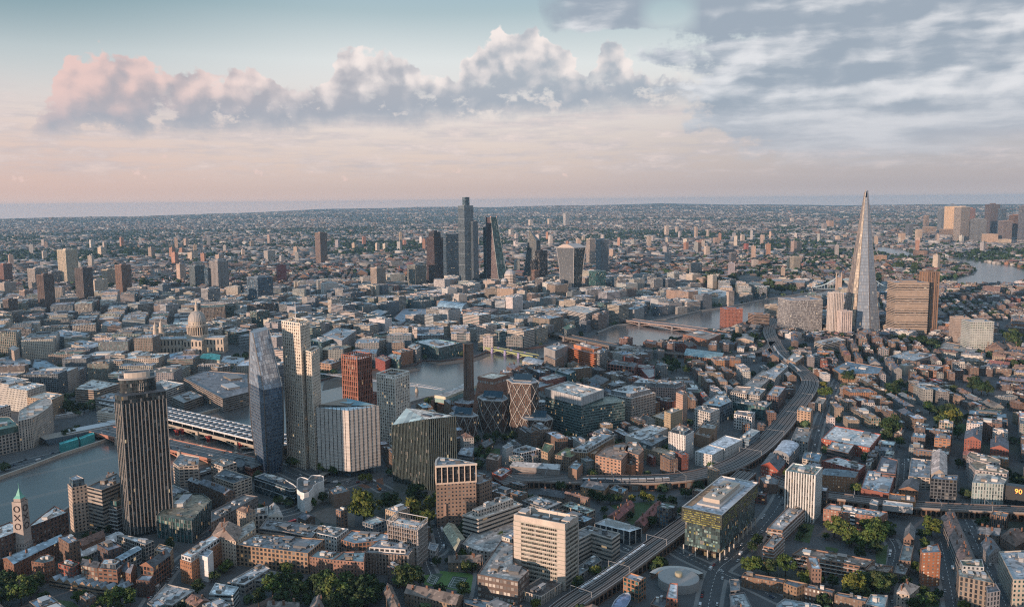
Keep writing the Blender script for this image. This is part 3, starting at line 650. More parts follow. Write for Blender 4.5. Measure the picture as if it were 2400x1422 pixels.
arch_bridge('road_bridge','green and yellow steel arched road bridge beyond the brick chimney',at(px('H',(520,122)),9),at(px('H',(1010,212)),9),16,9,4,(.30,.33,.16),(.12,.12,.125),(.3,.27,.42),1.4)
arch_bridge('railway_bridge','flat railway bridge running out from the twin domed towers',at(px('F',(1285,778)),10),at(px('F',(1500,822)),10),26,10,4,(.16,.13,.11),(.13,.11,.10),(.2,.18,.17),3.0,.15)
arch_bridge('road_bridge','long low pinkish concrete road bridge with three wide spans',at(px('F',(1436,744)),10),at(px('F',(1668,774)),10),28,10,3,(.30,.235,.215),(.17,.16,.16),(.2,.19,.19),1.8,.6)
def tower_bridge():
 t1=at((1965,683),0);t2=np.array(t1)+np.array((18,-92.0));v=(t2-t1)/nrm(t2-t1);n=np.array((-v[1],v[0]));loc=(*t1,0)
 r=thing('bascule_bridge','gothic stone towers of a suspension bascule bridge left of the glass spire','bridge',loc);c=(.40,.31,.25);ang=math.atan2(v[1],v[0])
 for t in (t1,t2):
  mb=MB();mb.box(t,(22,34,6),conc,ang,0);mb.prism(rect(t,15,17,ang),6,46,c,sty('slit'));mb.build('stone_tower',r,loc);mb=MB();gable(mb,rect(t,15,17,ang),46,12,slatec,c,.35);mb.build('tower_roof',r,loc);mb=MB()
  for p in rect(t,15,17,ang): mb.lathe(p,[(2.4,6),(2.4,50),(2.4,50.1),(0,63)],c,8)
  mb.build('turret',r,loc)
 mb=MB();
 for s in (4,-4): deckbox(mb,[t1+n*s,t2+n*s],3,38,42,(.2,.3,.36))
 mb.build('high_walkway',r,loc);mb=MB();a0,a1=t1-v*85,t2+v*85;deckbox(mb,[a0,t1,t2,a1],16,7.5,9.5,(.2,.26,.3),rdark);mb.build('deck',r,loc);mb=MB()
 for s in (7,-7):
  for (p,q) in ((t1,a0),(t2,a1)):
   pr=None
   for i in range(11):
    u=i/10;h=42*(1-u)**2+10+u*3;x=(*(p+(q-p)*u+n*s),h)
    if pr: mb.tube(pr,x,.9,(.38,.5,.56),4);mb.tube(x,(x[0],x[1],9),.3,(.38,.5,.56),4)
    pr=x
 mb.build('suspension_chain',r,loc);mb=MB()
 for p in (a0,a1): mb.prism(rect(p,9,14,ang),0,26,c,sty('slit'),top=slatec)
 mb.build('abutment_tower',r,loc)
tower_bridge()
def poly_at(reg,pts,H): return ccw([at(px(reg,p),H) for p in pts])
def mark(label,poly): FOOT.append(ccw(poly));c=np.mean(poly,0);LAND.append((label,c[0],c[1]))
def loft(mb,P0,z0,P1,z1,wcol,st,mat='facade'):
 for i in range(len(P0)):
  j=(i+1) % len(P0);mb.wall(P0[i],P0[j],z0,z1,wcol,st,mat,P1[i],P1[j])
def striped_tower():
 H=hgt((330,925),(352,1268));lab='tall dark tower with pale vertical stripes and a bowed front above the river'
 A=[at(p,H) for p in ((268,917),(281,921),(388,908),(377,893),(300,882))];body=ccw([A[0],A[1]+(A[1]-A[0])*.2,A[2],A[3],A[4]])
 f0,f1=at((279,912),H),at((366,904),H);m=(f0+f1)/2;e=(f1-f0)/2;n=np.array((e[1],-e[0]));n=n if n@(CAM[:2]-m)>0 else -n
 bow=[m+e*cos_(t)*-1+n*sin_(t)*.42 for t in [math.pi*i/10 for i in range(11)]];back=[f1-n*1.1,f0-n*1.1]
 bowp=ccw(bow+back);c=np.mean(bowp,0);loc=(*c,0);r=thing('office_tower',lab,'tower',loc);mark(lab,bowp);mark(lab,body)
 st=sty('glass',bay=1.7,fl=3.6,g=(.026,.038,.044),lit=.006);mb=MB();mb.prism(body,0,H-3,(.05,.052,.055),st,'facade',rdark);mb.build('side_wings',r,loc)
 mb=MB();mb.prism(bowp,0,H+9,(.05,.055,.06),st,'facade',rdark);mb.build('bowed_bay',r,loc);mb=MB();wfins(mb,bowp,3,H-6,2.7,.9,.7,(.40,.385,.365));mb.build('stone_stripes',r,loc)
 mb=MB();wfins(mb,body,3,H-10,3.2,.7,.5,(.30,.275,.25));mb.build('wing_stripes',r,loc)
 mb=MB();ring(mb,bowp,H+8.6,H+10,.4,(.3,.3,.3),inner=.8);ring(mb,bowp,H*.56,H*.56+3.5,.9,(.03,.033,.036));mb.build('crown_band',r,loc)
 q=offset(bowp,-4.6);mb=MB();mb.prism(q,H+9,H+13.6,(.54,.47,.40),None,'plain',rdark);ring(mb,q,H+13.6,H+14.4,0,(.5,.46,.42),inner=.6);mb.build('roof_screen',r,loc)
striped_tower()
def vase():
 lab='slender bulging dark glass tower with a sloping pale blue glass top';z1=hgt((618,914),(636,1118));z2=z1+66
 L1,N1,R1=at((584,897),z1),at((618,914),z1),at((661,905),z1);B1=L1+R1-N1;P1=ccw([L1,N1,R1,B1]);z2=hgt((606,771),(634,1097));
 c=np.mean(P1,0);k={}
 q0=[c+(p-c)*.78 for p in P1];top=[]
 Lt,Nt,Rt,Bt=at((586,776),z2),at((592,782),z2),at((629,771),z2),None;Bt=Lt+Rt-Nt+(B1-c)*.1
 idx={id(a): b for a,b in zip((L1,N1,R1,B1),(Lt,Nt,Rt,Bt))}
 order=[[i for i,s in enumerate((L1,N1,R1,B1)) if np.allclose(s,p)][0] for p in P1];Tp=[(Lt,Nt,Rt,Bt)[i] for i in order]
 loc=(*c,0);r=thing('glass_tower',lab,'tower',loc);mark(lab,P1);dk=sty('glass',bay=2.2,fl=3.4,g=(.085,.135,.205),lit=.003)
 mb=MB();zs=[0,z1*.18,z1*.4,z1*.65,z1*.85,z1];sc=[.74,.85,.95,1.0,1.01,1.0]
 for a,b,s0,s1 in zip(zs,zs[1:],sc,sc[1:]): loft(mb,[c+(p-c)*s0 for p in P1],a,[c+(p-c)*s1 for p in P1],b,(.16,.17,.18),dk,'glass')
 mb.build('lower_glazing',r,loc);mb=MB()
 for i in range(4):
  j=(i+1) % 4;warm=order[i] in (0,3) and order[j] in (0,3,1);st=sty('glass',bay=3.4,fl=5.2,g=(.34,.43,.54),lit=0.0,wf=.88,hf=.9)
  mb.wall(P1[i],P1[j],z1,z2,(.25,.26,.28),st,'glass',Tp[i],Tp[j])
 mb.face([(*p,z2) for p in Tp],(.3,.32,.34));mb.build('sloping_glazing',r,loc)
 mb=MB()
 for i in range(4):
  mb.tube((*P1[i],z1),(*Tp[i],z2+1),.7,(.45,.42,.40),5,'metal')
  for a,b,s0,s1 in zip(zs,zs[1:],sc,sc[1:]): mb.tube((*(c+(P1[i]-c)*s0),a),(*(c+(P1[i]-c)*s1),b),.8,(.22,.2,.19),5,'metal')
 mb.build('corner_edges',r,loc)
 mb=MB()
 for i in range(4):
  a,b=P1[i],P1[(i+1) % 4]
  for t in np.arange(.1,1,.2): mb.tube((*(c+(a+(b-a)*t-c)*.81),0),(*(c+(a+(b-a)*t-c)*1.005),z1),.32,(.12,.20,.36) if t>.3 else (.2,.19,.19),4,'metal')
 mb.build('facade_ribs',r,loc)
vase()
def lattice(name,label,reg,pts,base,wc,gcol,bay,fl,fw,bh,dep,low=None,rooftop=(.55,.5,.45),screen=4.5,mast=False,lit=.02,parent=None):
 poly,H=rpoly(reg,pts,base);c=np.mean(poly,0);loc=(*c,0);r=thing(name,label,'tower',loc);mark(label,poly)
 for pl,h,nm in [(poly,H,'')] + ([(low[0],low[1],'wing_')] if low else []):
  if nm: mark(label,pl)
  mb=MB();mb.prism(pl,0,h,tuple(x*.35 for x in wc),sty('grid',bay=bay,fl=fl,wf=.86,hf=.84,g=gcol,lit=lit));mb.build(nm+'glazed_walls',r,loc)
  mb=MB();wfins(mb,pl,0,h+screen,bay,fw,dep,wc);mb.build(nm+'upright_frames',r,loc)
  mb=MB();z=fl
  while z<h+screen: ring(mb,pl,z-bh/2,z+bh/2,dep*.82,wc);z+=fl
  ring(mb,pl,h+screen-.6,h+screen+.4,dep*1.1,wc,inner=.8);mb.build(nm+'floor_frames',r,loc);mb=MB();mb.face([(*p,h-.2) for p in ccw(pl)],rooftop,'roof');mb.build(nm+'roof',r,loc);clutter(r,loc,pl,h-.2,5)
 if mast: mb=MB();mb.tube((*c,H),(*c,H+26),.55,(.6,.6,.6),5,r2=.2);mb.build('mast',r,loc)
 return r,poly,H
H1=hgt(px('D',(800,262)),px('E',(868,155)));Hw=hgt(px('D',(905,528)),px('E',(942,165)));wing=[at(px('D',p),Hw) for p in ((858,516),(905,528),(975,492))];wing.append(wing[0]+wing[2]-wing[1])
lattice('lattice_tower','very tall slim cream lattice tower with a lower attached wing','D',[(640,240),(800,262),(885,230)],H1,(.68,.61,.52),(.30,.26,.22),3.6,3.5,1.15,.9,.7,(ccw(wing),Hw),mast=True)
lattice('lattice_tower','rust red tower with a staggered grid of terracotta frames','D',[(1192,545),(1330,566),(1460,535)],(1,1345,1240),(.31,.125,.085),(.05,.04,.035),3.6,6.8,1.2,.9,.8)
bld('D','lattice_block','lower red framed wing with a brown flat roof attached to the rust red tower','building',[(1345,900),(1390,905),(1520,862)],45,'grid',(.34,.13,.085),rc=(.2,.12,.08),n=2)
lattice('lattice_tower','pale cream tower with a white framed grid behind the green finned block','D',[(1515,722),(1680,748),(1810,702)],(1,1655,1385),(.68,.63,.56),(.36,.31,.26),4.0,3.6,1.2,.75,.6,rooftop=(.5,.42,.36),lit=.03)
def glass_block():
 lab='clear glass office block with black vertical fins and a blue cut away roof';poly,H=rpoly('D',[(950,1005),(1255,1035),(1535,990)],(1,1268,1660));c=np.mean(poly,0);loc=(*c,0);r=thing('office_block',lab,'office building',loc);mark(lab,poly)
 mb=MB();mb.prism(poly,7,H,(.56,.53,.49),sty('band',bay=5.2,fl=3.7,wf=.96,hf=.74,g=(.50,.46,.43),lit=.004,v=1),'facade');mb.build('glazed_walls',r,loc)
 mb=MB();mb.prism(offset(poly,-5),0,7,(.1,.09,.08),sty('glass',lit=.1));mb.build('lobby',r,loc);mb=MB();wfins(mb,poly,0,H+2.5,5.4,.42,.35,(.03,.03,.032));mb.build('black_fins',r,loc)
 mb=MB();z=10.7
 while z<H: ring(mb,poly,z-.22,z+.22,.25,(.55,.54,.5));z+=3.7
 mb.build('floor_edges',r,loc);mb=MB();mb.face([(*p,H-.5) for p in ccw(poly)],(.34,.42,.46),'roof');mb.build('roof',r,loc)
 q=ccw(poly);d_=[p for p in q];mb=MB();cc=np.mean(q,0);f=[cc+(p-cc)*.92 for p in q]
 far=sorted(f,key=lambda p: -nrm(p-CAM[:2]));mb.face([(*far[0],H+6),(*far[1],H+3),(*cc,H+1.2),],(.30,.24,.19),'plain');mb.face([(*far[0],H+6),(*far[2],H+1),(*cc,H+1.2)],(.17,.30,.36),'plain')
 mb.face([(*far[0],H-.4),(*far[1],H-.4),(*far[1],H+3),(*far[0],H+6)],(.2,.17,.14));mb.face([(*far[0],H-.4),(*far[2],H-.4),(*far[2],H+1),(*far[0],H+6)],(.2,.17,.14));mb.build('sloping_canopy',r,loc)
 mb=MB();mb.box(cc+(far[0]-cc)*.4,(14,9,4),(.24,.22,.2),longest(q),H-.4,top=(.28,.45,.52));mb.build('plant_room',r,loc)
glass_block()
def green_block():
 lab='dark green finned office block with a sloping triangular glass corner roof';H=hgt(px('D',(1990,1112)),px('E',(2010,352)));Hl=H-15
 Lp,Np,Rp=at(px('D',(1655,1172)),Hl),at(px('D',(1990,1112)),H),at(px('D',(2243,1086)),H);Bp=Lp+Rp-Np;Ap=at(px('D',(1785,1012)),H+1);P=[Lp,Np,Rp,Bp];c=np.mean(P,0);loc=(*c,0)
 r=thing('office_block',lab,'office building',loc);mark(lab,P);zt={0: Hl,1: H,2: H,3: H+1};mb=MB();st=sty('fin',bay=1.5,fl=3.6,wf=.8,hf=1,g=(.030,.042,.042),lit=.004)
 if area2(P)<0: P=P[::-1];zt={0: H+1,1: H,2: H,3: Hl}
 for i in range(4):
  j=(i+1) % 4;nb_=max(2,round(nrm(P[j]-P[i])/2.1));o=random.randint(0,500);nf=round(H/3.6)
  mb.face([(*P[i],0),(*P[j],0),(*P[j],zt[j]),(*P[i],zt[i])],(.05,.062,.058),'facade',[(o,0),(o+nb_,0),(o+nb_,nf*zt[j]/H),(o,nf*zt[i]/H)],st['g'],(.8,1,.004,0))
 mb.build('walls',r,loc);mb=MB()
 for i in range(4):
  j=(i+1) % 4;L=nrm(P[j]-P[i]);n=round(L/2.1);e=(P[j]-P[i])/L;nn_=np.array((e[1],-e[0]))
  for k in range(n+1):
   p=P[i]+e*L*k/n;z=zt[i]+(zt[j]-zt[i])*k/n+.8;a,b=p-e*.22,p+e*.22;mb.face([(*(a+nn_*.8),1),(*(b+nn_*.8),1),(*(b+nn_*.8),z),(*(a+nn_*.8),z)],(.085,.11,.105));mb.face([(*a,1),(*(a+nn_*.8),1),(*(a+nn_*.8),z),(*a,z)],(.07,.09,.085));mb.face([(*(b+nn_*.8),1),(*b,1),(*b,z),(*(b+nn_*.8),z)],(.07,.09,.085))
 mb.build('bronze_fins',r,loc);mb=MB();o=5
 mb.face([(*Lp,Hl+.3),(*(Lp+(Np-Lp)*.93),Hl+.3+(H-Hl)*.93),(*Ap,H+1.2)],(.30,.36,.37),'glass',[(o,o),(o+6,o),(o+1,o+6)],(.34,.46,.50),(.94,.97,0,0));mb.build('glass_roof',r,loc)
 mb=MB();mb.face([(*(Lp+(Np-Lp)*.9),Hl+(H-Hl)*.9),(*Np,H),(*Rp,H),(*Bp,H),(*Ap,H+1.1)],(.46,.42,.37),'roof');mb.face([(*Lp,Hl+.2),(*Ap,H+1.1),(*Bp,H)],(.2,.2,.2));mb.build('roof',r,loc)
 mb=MB()
 for t,u in ((.35,.3),(.7,.25)): mb.box(Np+(Rp-Np)*t+(Bp-Rp)*u+0,(12,4,1.2),(.06,.07,.09),longest(P),H)
 mb.build('roof_panels',r,loc)
green_block()
def crown_tower():
 lab='pale stone wedge shaped tower with a tall framed glass crown beside the big trees';H=hgt(px('I',(82,112)),px('I',(112,685)));P=[at(px('I',p),H) for p in ((84,116),(80,88),(90,58),(112,36),(300,58),(455,92))];P=ccw(P);c=np.mean(P,0);loc=(*c,0)
 r=thing('corner_tower',lab,'tower',loc);mark(lab,P);mb=MB();mb.prism(P,0,H-17,(.22,.155,.12),sty('small',bay=3.4,fl=3.5,wf=.44,hf=.42,g=gdark));mb.build('lower_walls',r,loc);mb=MB();mb.prism(offset(P,-.8),H-17,H-1,(.05,.05,.055),sty('glass',g=gblack,lit=0),top=rgrey);mb.build('crown_glazing',r,loc)
 mb=MB();wfins(mb,P,H-17,H,5.5,.9,.5,(.56,.45,.36));ring(mb,P,H-1.6,H+.3,.6,(.56,.5,.44),inner=1.2);ring(mb,P,H-18,H-16.4,.3,(.5,.4,.33));mb.build('crown_frame',r,loc);mb=MB()
 for i in range(14): a=P[0]+(P[-3]-P[0])*i/14;mb.tube((*(c+(P[i % len(P)]-c)*.9),H+.2),(*(c+(P[(i*3+2) % len(P)]-c)*.9),H+.4),.35,(.45,.46,.47),4)
 mb.build('roof_trusses',r,loc);clutter(r,loc,P,H-1,4)
crown_tower()
bld('I','office_block','brown brick office block with small square windows against the wedge tower','office building',[(285,252),(490,282),(602,238)],(1,515,640),'small',(.25,.17,.125),bay=3.2,fl=3.9,wf=.52,hf=.42,rc=rgrey,top=(5,5,(.3,.27,.25),'blank'),n=3,lit=.03)
bld('I','brick_wing','windowless brown brick wing at the foot of the wedge tower','building',[(100,455),(180,470),(250,440)],(1,195,690),'blank',(.20,.135,.105),n=2)
def pavilion(lab,pts,base):
 H=base if not isinstance(base,tuple) else hgt(px('H',pts[base[0]]),px('H',base[1:]));W=[at(px('H',p),H) for p in pts];c2=(W[0]+W[3])/2;back=[c2*2-W[1],c2*2-W[2]]
 mid=np.mean(W,0);far=(W[0]+W[3])/2+((W[0]+W[3])/2-(W[1]+W[2])/2)*1.3;e=(W[2]-W[1])/2;P=ccw(W+[far+e,far-e]);c=np.mean(P,0);loc=(*c,0);r=thing('flats_pavilion',lab,'apartment block',loc,'cross braced flats beside the brick power station');mark(lab,P)
 mb=MB();mb.prism(P,0,H,(.11,.062,.045),sty('grid',bay=2.4,fl=3.3,wf=.62,hf=.74,g=(.075,.08,.08),lit=.03),'facade',rgrey);mb.build('glazed_walls',r,loc)
 for i in range(len(P)):
  a,b=P[i],P[(i+1) % len(P)];L=nrm(b-a);mb=MB();e_=(b-a)/L;n_=np.array((e_[1],-e_[0]))*1.0;ns=max(1,round(H/22));nx=max(1,round(L/15))
  for k in range(ns):
   for m in range(nx):
    z0,z1=H*k/ns,H*(k+1)/ns;p,q=a+(b-a)*m/nx+n_,a+(b-a)*(m+1)/nx+n_
    mb.tube((*p,z0),(*q,z1),.36,(.46,.44,.41),4);mb.tube((*q,z0),(*p,z1),.36,(.46,.44,.41),4)
  mb.build('cross_bracing',r,loc)
 mb=MB();ring(mb,P,H-.6,H+.4,.7,(.42,.40,.38),inner=1);mb.build('roof_edge',r,loc);q0=(W[0]+W[1])/2;ax=(W[2]-W[1]);L=nrm(ax);ax=ax/L;n_=np.array((ax[1],-ax[0]));n_=n_ if n_@(CAM[:2]-c)>0 else -n_
 mb=MB();a,b=c-ax*L*.50+n_*5,c+ax*L*.50+n_*5;a2,b2=a-n_*8,b-n_*8;mb.face([(*a,H+1.5),(*b,H+1.5),(*b2,H+8.5),(*a2,H+8.5)],(.04,.07,.095),'metal');mb.face([(*a2,H),(*b2,H),(*b2,H+8.5),(*a2,H+8.5)],(.3,.3,.3));mb.face([(*a,H),(*a2,H),(*a2,H+8.5),(*a,H+1.5)],(.2,.2,.2));mb.face([(*b,H),(*b2,H),(*b2,H+8.5),(*b,H+1.5)],(.2,.2,.2));mb.face([(*a,H),(*b,H),(*b,H+1.5),(*a,H+1.5)],(.2,.2,.2));mb.build('solar_roof',r,loc)
 clutter(r,loc,P,H,4)
pavilion('tallest cross braced flats tower, behind the other three',[(748,432),(795,462),(965,470),(1036,452)],68)
pavilion('cross braced flats tower in the middle, left of the green glass office',[(475,592),(522,622),(700,632),(757,608)],(2,700,935))
pavilion('small cross braced flats tower beside the dark green finned block',[(215,742),(262,770),(420,778),(472,765)],(2,425,985))
pavilion('lowest cross braced flats tower, nearest the viaduct',[(860,765),(908,800),(1105,812),(1165,795)],(1,915,968))
def green_glass():
 lab='large dark green glass office with a silver louvred roof screen';poly,H=rpoly('H',[(1100,512),(1430,595),(1635,522)],(1,1430,972));c=np.mean(poly,0);loc=(*c,0);r=thing('office_block',lab,'office building',loc);mark(lab,poly);st=sty('teal',bay=2.6,fl=3.5,g=(.030,.062,.066),wf=.8,hf=.62,lit=.05);wc=(.10,.14,.14)
 mb=MB();mb.prism(poly,0,H-11,wc,st);mb.build('glazed_walls',r,loc);mb=MB();mb.prism(offset(poly,.6),H-11,H,(.36,.37,.38),sty('fin',bay=4,wf=.12,g=(.15,.16,.17),lit=0),bottom=True);mb.build('roof_screen',r,loc);flat_roof(r,loc,offset(poly,.6),H,(.45,.41,.37),(.5,.48,.46),2.5,1.2);clutter(r,loc,poly,H-2.5,12)
 h2=hgt(px('H',(1440,692)),px('H',(1440,965)));W=poly_at('H',[(1440,692),(1835,630),(1740,585),(1620,590)],h2);mark(lab,W);mb=MB();mb.prism(W,0,h2,wc,st);mb.build('side_wing',r,loc);flat_roof(r,loc,W,h2,(.16,.17,.14),(.3,.36,.36),1)
 mb=MB();z=3.5
 while z<H-11: ring(mb,poly,z-.3,z+.3,.35,(.16,.24,.24));z+=3.5
 z=3.5
 while z<h2: ring(mb,W,z-.3,z+.3,.35,(.16,.24,.24));z+=3.5
 mb.build('floor_bands',r,loc)
green_glass()
def gallery():
 lab='long brick power station gallery with a glazed light box along its roof';P,H=rpoly('H',[(40,622),(388,660),(1180,470),(870,400)],(0,45,735));c=np.mean(P,0);loc=(*c,0);r=thing('art_gallery',lab,'gallery',loc);mark(lab,P);b_=(.25,.125,.085)
 mb=MB();mb.prism(P,0,H,b_,sty('slit',bay=14,fl=H,wf=.3,hf=.7,g=(.05,.035,.03),lit=0));mb.build('brick_walls',r,loc);flat_roof(r,loc,P,H,rgrey,(.3,.16,.11),1.5,1);B=poly_at('H',[(75,575),(180,592),(470,478),(380,455)],H+9);mb=MB();mb.prism(B,H-1,H+9,(.22,.34,.33),sty('band',bay=6,fl=10,hf=.0),'facade',(.3,.27,.25));mb.build('light_box',r,loc)
 mb=MB();ring(mb,B,H+5.2,H+9.2,.3,(.60,.55,.42));mb.build('light_box_trim',r,loc);clutter(r,loc,P,H-1.5,14)
gallery()
def chimney():
 H=99;t=at(px('H',(384,96)),H);loc=(*t,0);r=thing('chimney','tall square brown brick power station chimney beside the river','chimney',loc);ang=longest(FOOT[-1]);mark('brick chimney',rect(t,12,12,ang));b_=(.155,.098,.074);mb=MB();mb.prism(rect(t,11.5,11.5,ang),0,30,b_,sty('blank'));mb.prism(rect(t,10.4,10.4,ang),30,H,b_,sty('slit',bay=10.4,fl=69,wf=.14,hf=.93,g=(.05,.03,.025),lit=0));mb.build('brick_shaft',r,loc)
 mb=MB();q=rect(t,10.4,10.4,ang);ring(mb,q,H-9,H-8,.25,(.22,.14,.1));ring(mb,q,H-1,H,.3,(.2,.13,.1),inner=2);mb.face([(*p,H-.3) for p in q],(.04,.035,.03));mb.build('chimney_cap',r,loc)
chimney()
def twisted():
 H=64;lab='brick tower with sloping folded sides and a ribbon of windows, behind the cross braced flats';T_=poly_at('H',[(470,402),(620,425),(758,385),(600,366)],H);c=np.mean(T_,0);loc=(*c,0);r=thing('gallery_tower',lab,'gallery tower',loc);B=[c+(p-c)*1.55 for p in T_];mark(lab,B);mid=[c+(p-c)*1.1 for p in T_]
 mb=MB();st=sty('wide',bay=40,fl=6,wf=.75,hf=.12,g=gdark,lit=0);b_=(.24,.12,.08);loft(mb,B,0,mid,H-18,b_,st);loft(mb,mid,H-18,T_,H-8,b_,sty('blank'));mb.prism(T_,H-4.5,H,b_,sty('blank'));mb.build('brick_walls',r,loc);mb=MB();mb.prism(offset(T_,-.4),H-8,H-4.5,(.3,.17,.12),sty('fin',bay=3,fl=3.5,wf=.6,hf=.9,g=(.3,.3,.3),lit=0));mb.build('window_ribbon',r,loc);flat_roof(r,loc,T_,H,(.5,.42,.34),(.4,.25,.18),.8)
twisted()
def yellow_block():
 lab='dark glass office with yellow panels and an overhanging upper half at the junction';P,H=rpoly('L',[(150,492),(522,572),(860,268)],(1,500,1018));c=np.mean(P,0);loc=(*c,0);r=thing('office_block',lab,'office building',loc);mark(lab,P);z1=H*.70;q=offset(P,-2.2)
 mb=MB();mb.prism(q,8,z1,(.06,.085,.085),sty('glass',bay=1.9,fl=3.7,wf=.86,hf=.9,g=(.05,.085,.088),lit=.03));mb.build('lower_glazing',r,loc);mb=MB();mb.prism(P,z1,H,(.05,.055,.04),sty('band',bay=3.2,fl=1.9,wf=.8,hf=.5,g=(.045,.055,.05),lit=0),bottom=True);mb.build('overhanging_storeys',r,loc)
 mb=MB();mb.prism(offset(P,-7),0,8,(.08,.06,.05),sty('glass',g=(.05,.04,.03),lit=.25));mb.build('lobby',r,loc);mb=MB();rg=np.random.default_rng(3);Q=ccw(P);Q2=ccw(q)
 for PP,lo,hi,n,fl in ((Q,z1,H,430,1.9),(Q2,8,z1,150,3.7)):
  for _ in range(n):
   i=int(rg.integers(0,4));a,b=PP[i],PP[(i+1) % 4];L=nrm(b-a);e=(b-a)/L;n_=np.array((e[1],-e[0]));t=rg.uniform(1.5,L-3.5);p=a+e*t+n_*.12;w=rg.uniform(1.6,3.2) if fl<3 else rg.uniform(.7,1.8);z=lo+fl*int(rg.integers(0,int((hi-lo)/fl)))+.3
   mb.face([(*p,z),(*(p+e*w),z),(*(p+e*w),z+fl*.42),(*p,z+fl*.42)],(.27,.27,.075) if fl<3 or rg.random()<.3 else (.20,.32,.30))
 mb.build('yellow_panels',r,loc);mb=MB()
 for i in range(4):
  a,b=offset(P,-1.6)[i],offset(P,-1.6)[(i+1) % 4];nC=max(2,round(nrm(b-a)/11))
  for k in range(nC): p=a+(b-a)*k/nC;mb.tube((*p,0),(*p,8.2),.6,(.5,.46,.4),6)
 mb.build('columns',r,loc);flat_roof(r,loc,P,H,(.30,.32,.35),(.55,.53,.5),1.2,.7)
 e=ccw(P);ax=longest(P);cc=c
 mb=MB();mb.box(cc,(52,15,5),(.42,.36,.30),ax,H-1.2,top=(.5,.42,.34));mb.build('plant_room',r,loc);mb=MB();mb.box(cc,(66,20,1.6),(.40,.38,.36),ax,H-1.2,top=(.45,.42,.4));mb.build('plant_deck',r,loc)
 sl=np.array((cos_(ax),sin_(ax)));nn_=np.array((-sl[1],sl[0]));s=1 if (nn_@(CAM[:2]-cc))>0 else -1;lf=at(px('L',(280,420)),H);mb=MB();mb.face([(*(p),H-1.0) for p in rect(lf+(cc-lf)*.0+sl*14,60,6,ax)],(.22,.13,.07),'roof');mb.build('planted_roof',r,loc)
 for k in range(14): t=rg.uniform(-24,24);u=rg.uniform(-6,6);o=bpy.data.objects.new('air_unit',unit_box(*UK[int(rg.integers(0,4))]));COL.objects.link(o);o.parent=r;p=cc+sl*t+nn_*u;o.location=(p[0]-loc[0],p[1]-loc[1],H+3.8);o.rotation_euler=(0,0,ax);o.scale=(rg.uniform(2,6),rg.uniform(1.5,3),rg.uniform(1,2))
yellow_block()
def white_slab():
 lab='tall cream panelled slab block with bands of windows beside the railway';P,H=rpoly('I',[(806,562),(1280,652),(1405,574)],(1,1283,1275));c=np.mean(P,0);loc=(*c,0);r=thing('tower_block',lab,'tower',loc);mark(lab,P);cr=(.46,.40,.345);fl=H/15.5;nf=14
 mb=MB();Q=ccw(P);mb.prism(P,0,H-fl*1.4,cr,sty('band',bay=1.8,fl=fl,wf=.88,hf=.52,g=(.06,.066,.055),lit=.004));mb.prism(P,H-fl*1.4,H,cr,sty('blank'));mb.build('wall',r,loc);mb=MB()
 Q=ccw(P);nearest=sorted(range(4),key=lambda i: nrm(Q[i]-CAM[:2]))[0]
 for i in range(4):
  a,b=Q[i],Q[(i+1) % 4];L=nrm(b-a);e=(b-a)/L;n_=np.array((e[1],-e[0]));w=L*.145 if L>25 else 1.2
  for t0,t1 in ((0,w),(L-w,L)):
   if t0: mb.build('corner_panels',r,loc);mb=MB()
   for k in range(15):
    z0=fl*k+.25;z1=fl*(k+1)-.25
    if z1>H-fl*.9: continue
    p,q=a+e*t0+n_*.35,a+e*t1+n_*.35;mb.face([(*p,z0),(*q,z0),(*q,z1),(*p,z1)],cr);mb.face([(*p,z1),(*q,z1),(*(q-n_*.35),z1),(*(p-n_*.35),z1)],cr)
    mb.face([(*(a+e*t0),z0),(*p,z0),(*p,z1),(*(a+e*t0),z1)],cr);mb.face([(*q,z0),(*(a+e*t1),z0),(*(a+e*t1),z1),(*q,z1)],cr)
 mb.build('corner_panels',r,loc);mb=MB()
 for k in range(1,15): ring(mb,P,fl*k-.14,fl*k+.14,.12,(.30,.33,.27))
 mb.build('spandrel_bands',r,loc);flat_roof(r,loc,P,H,(.05,.05,.055),(.58,.5,.43),5.0,1.0);mb=MB();ax=longest(P);e=np.array((cos_(ax),sin_(ax)))
 for t in (-9,0,9): mb.box(c+e*t,(6,4,3.4),(.30,.28,.27),ax,H-5,top=(.38,.37,.36))
 mb.build('cooling_plant',r,loc);mb=MB();mb.box(c+e*19,(7,9,5.4),cr,ax,H-5,top=(.45,.42,.4));mb.box(c-e*19,(7,9,5.6),cr,ax,H-5,top=(.45,.42,.4));mb.build('lift_house',r,loc)
 for t in (-14,3): mb=MB();mb.tube((*(c+e*t),H-5),(*(c+e*t),H+5),.25,(.6,.6,.6),5);mb.build('mast',r,loc)
white_slab()
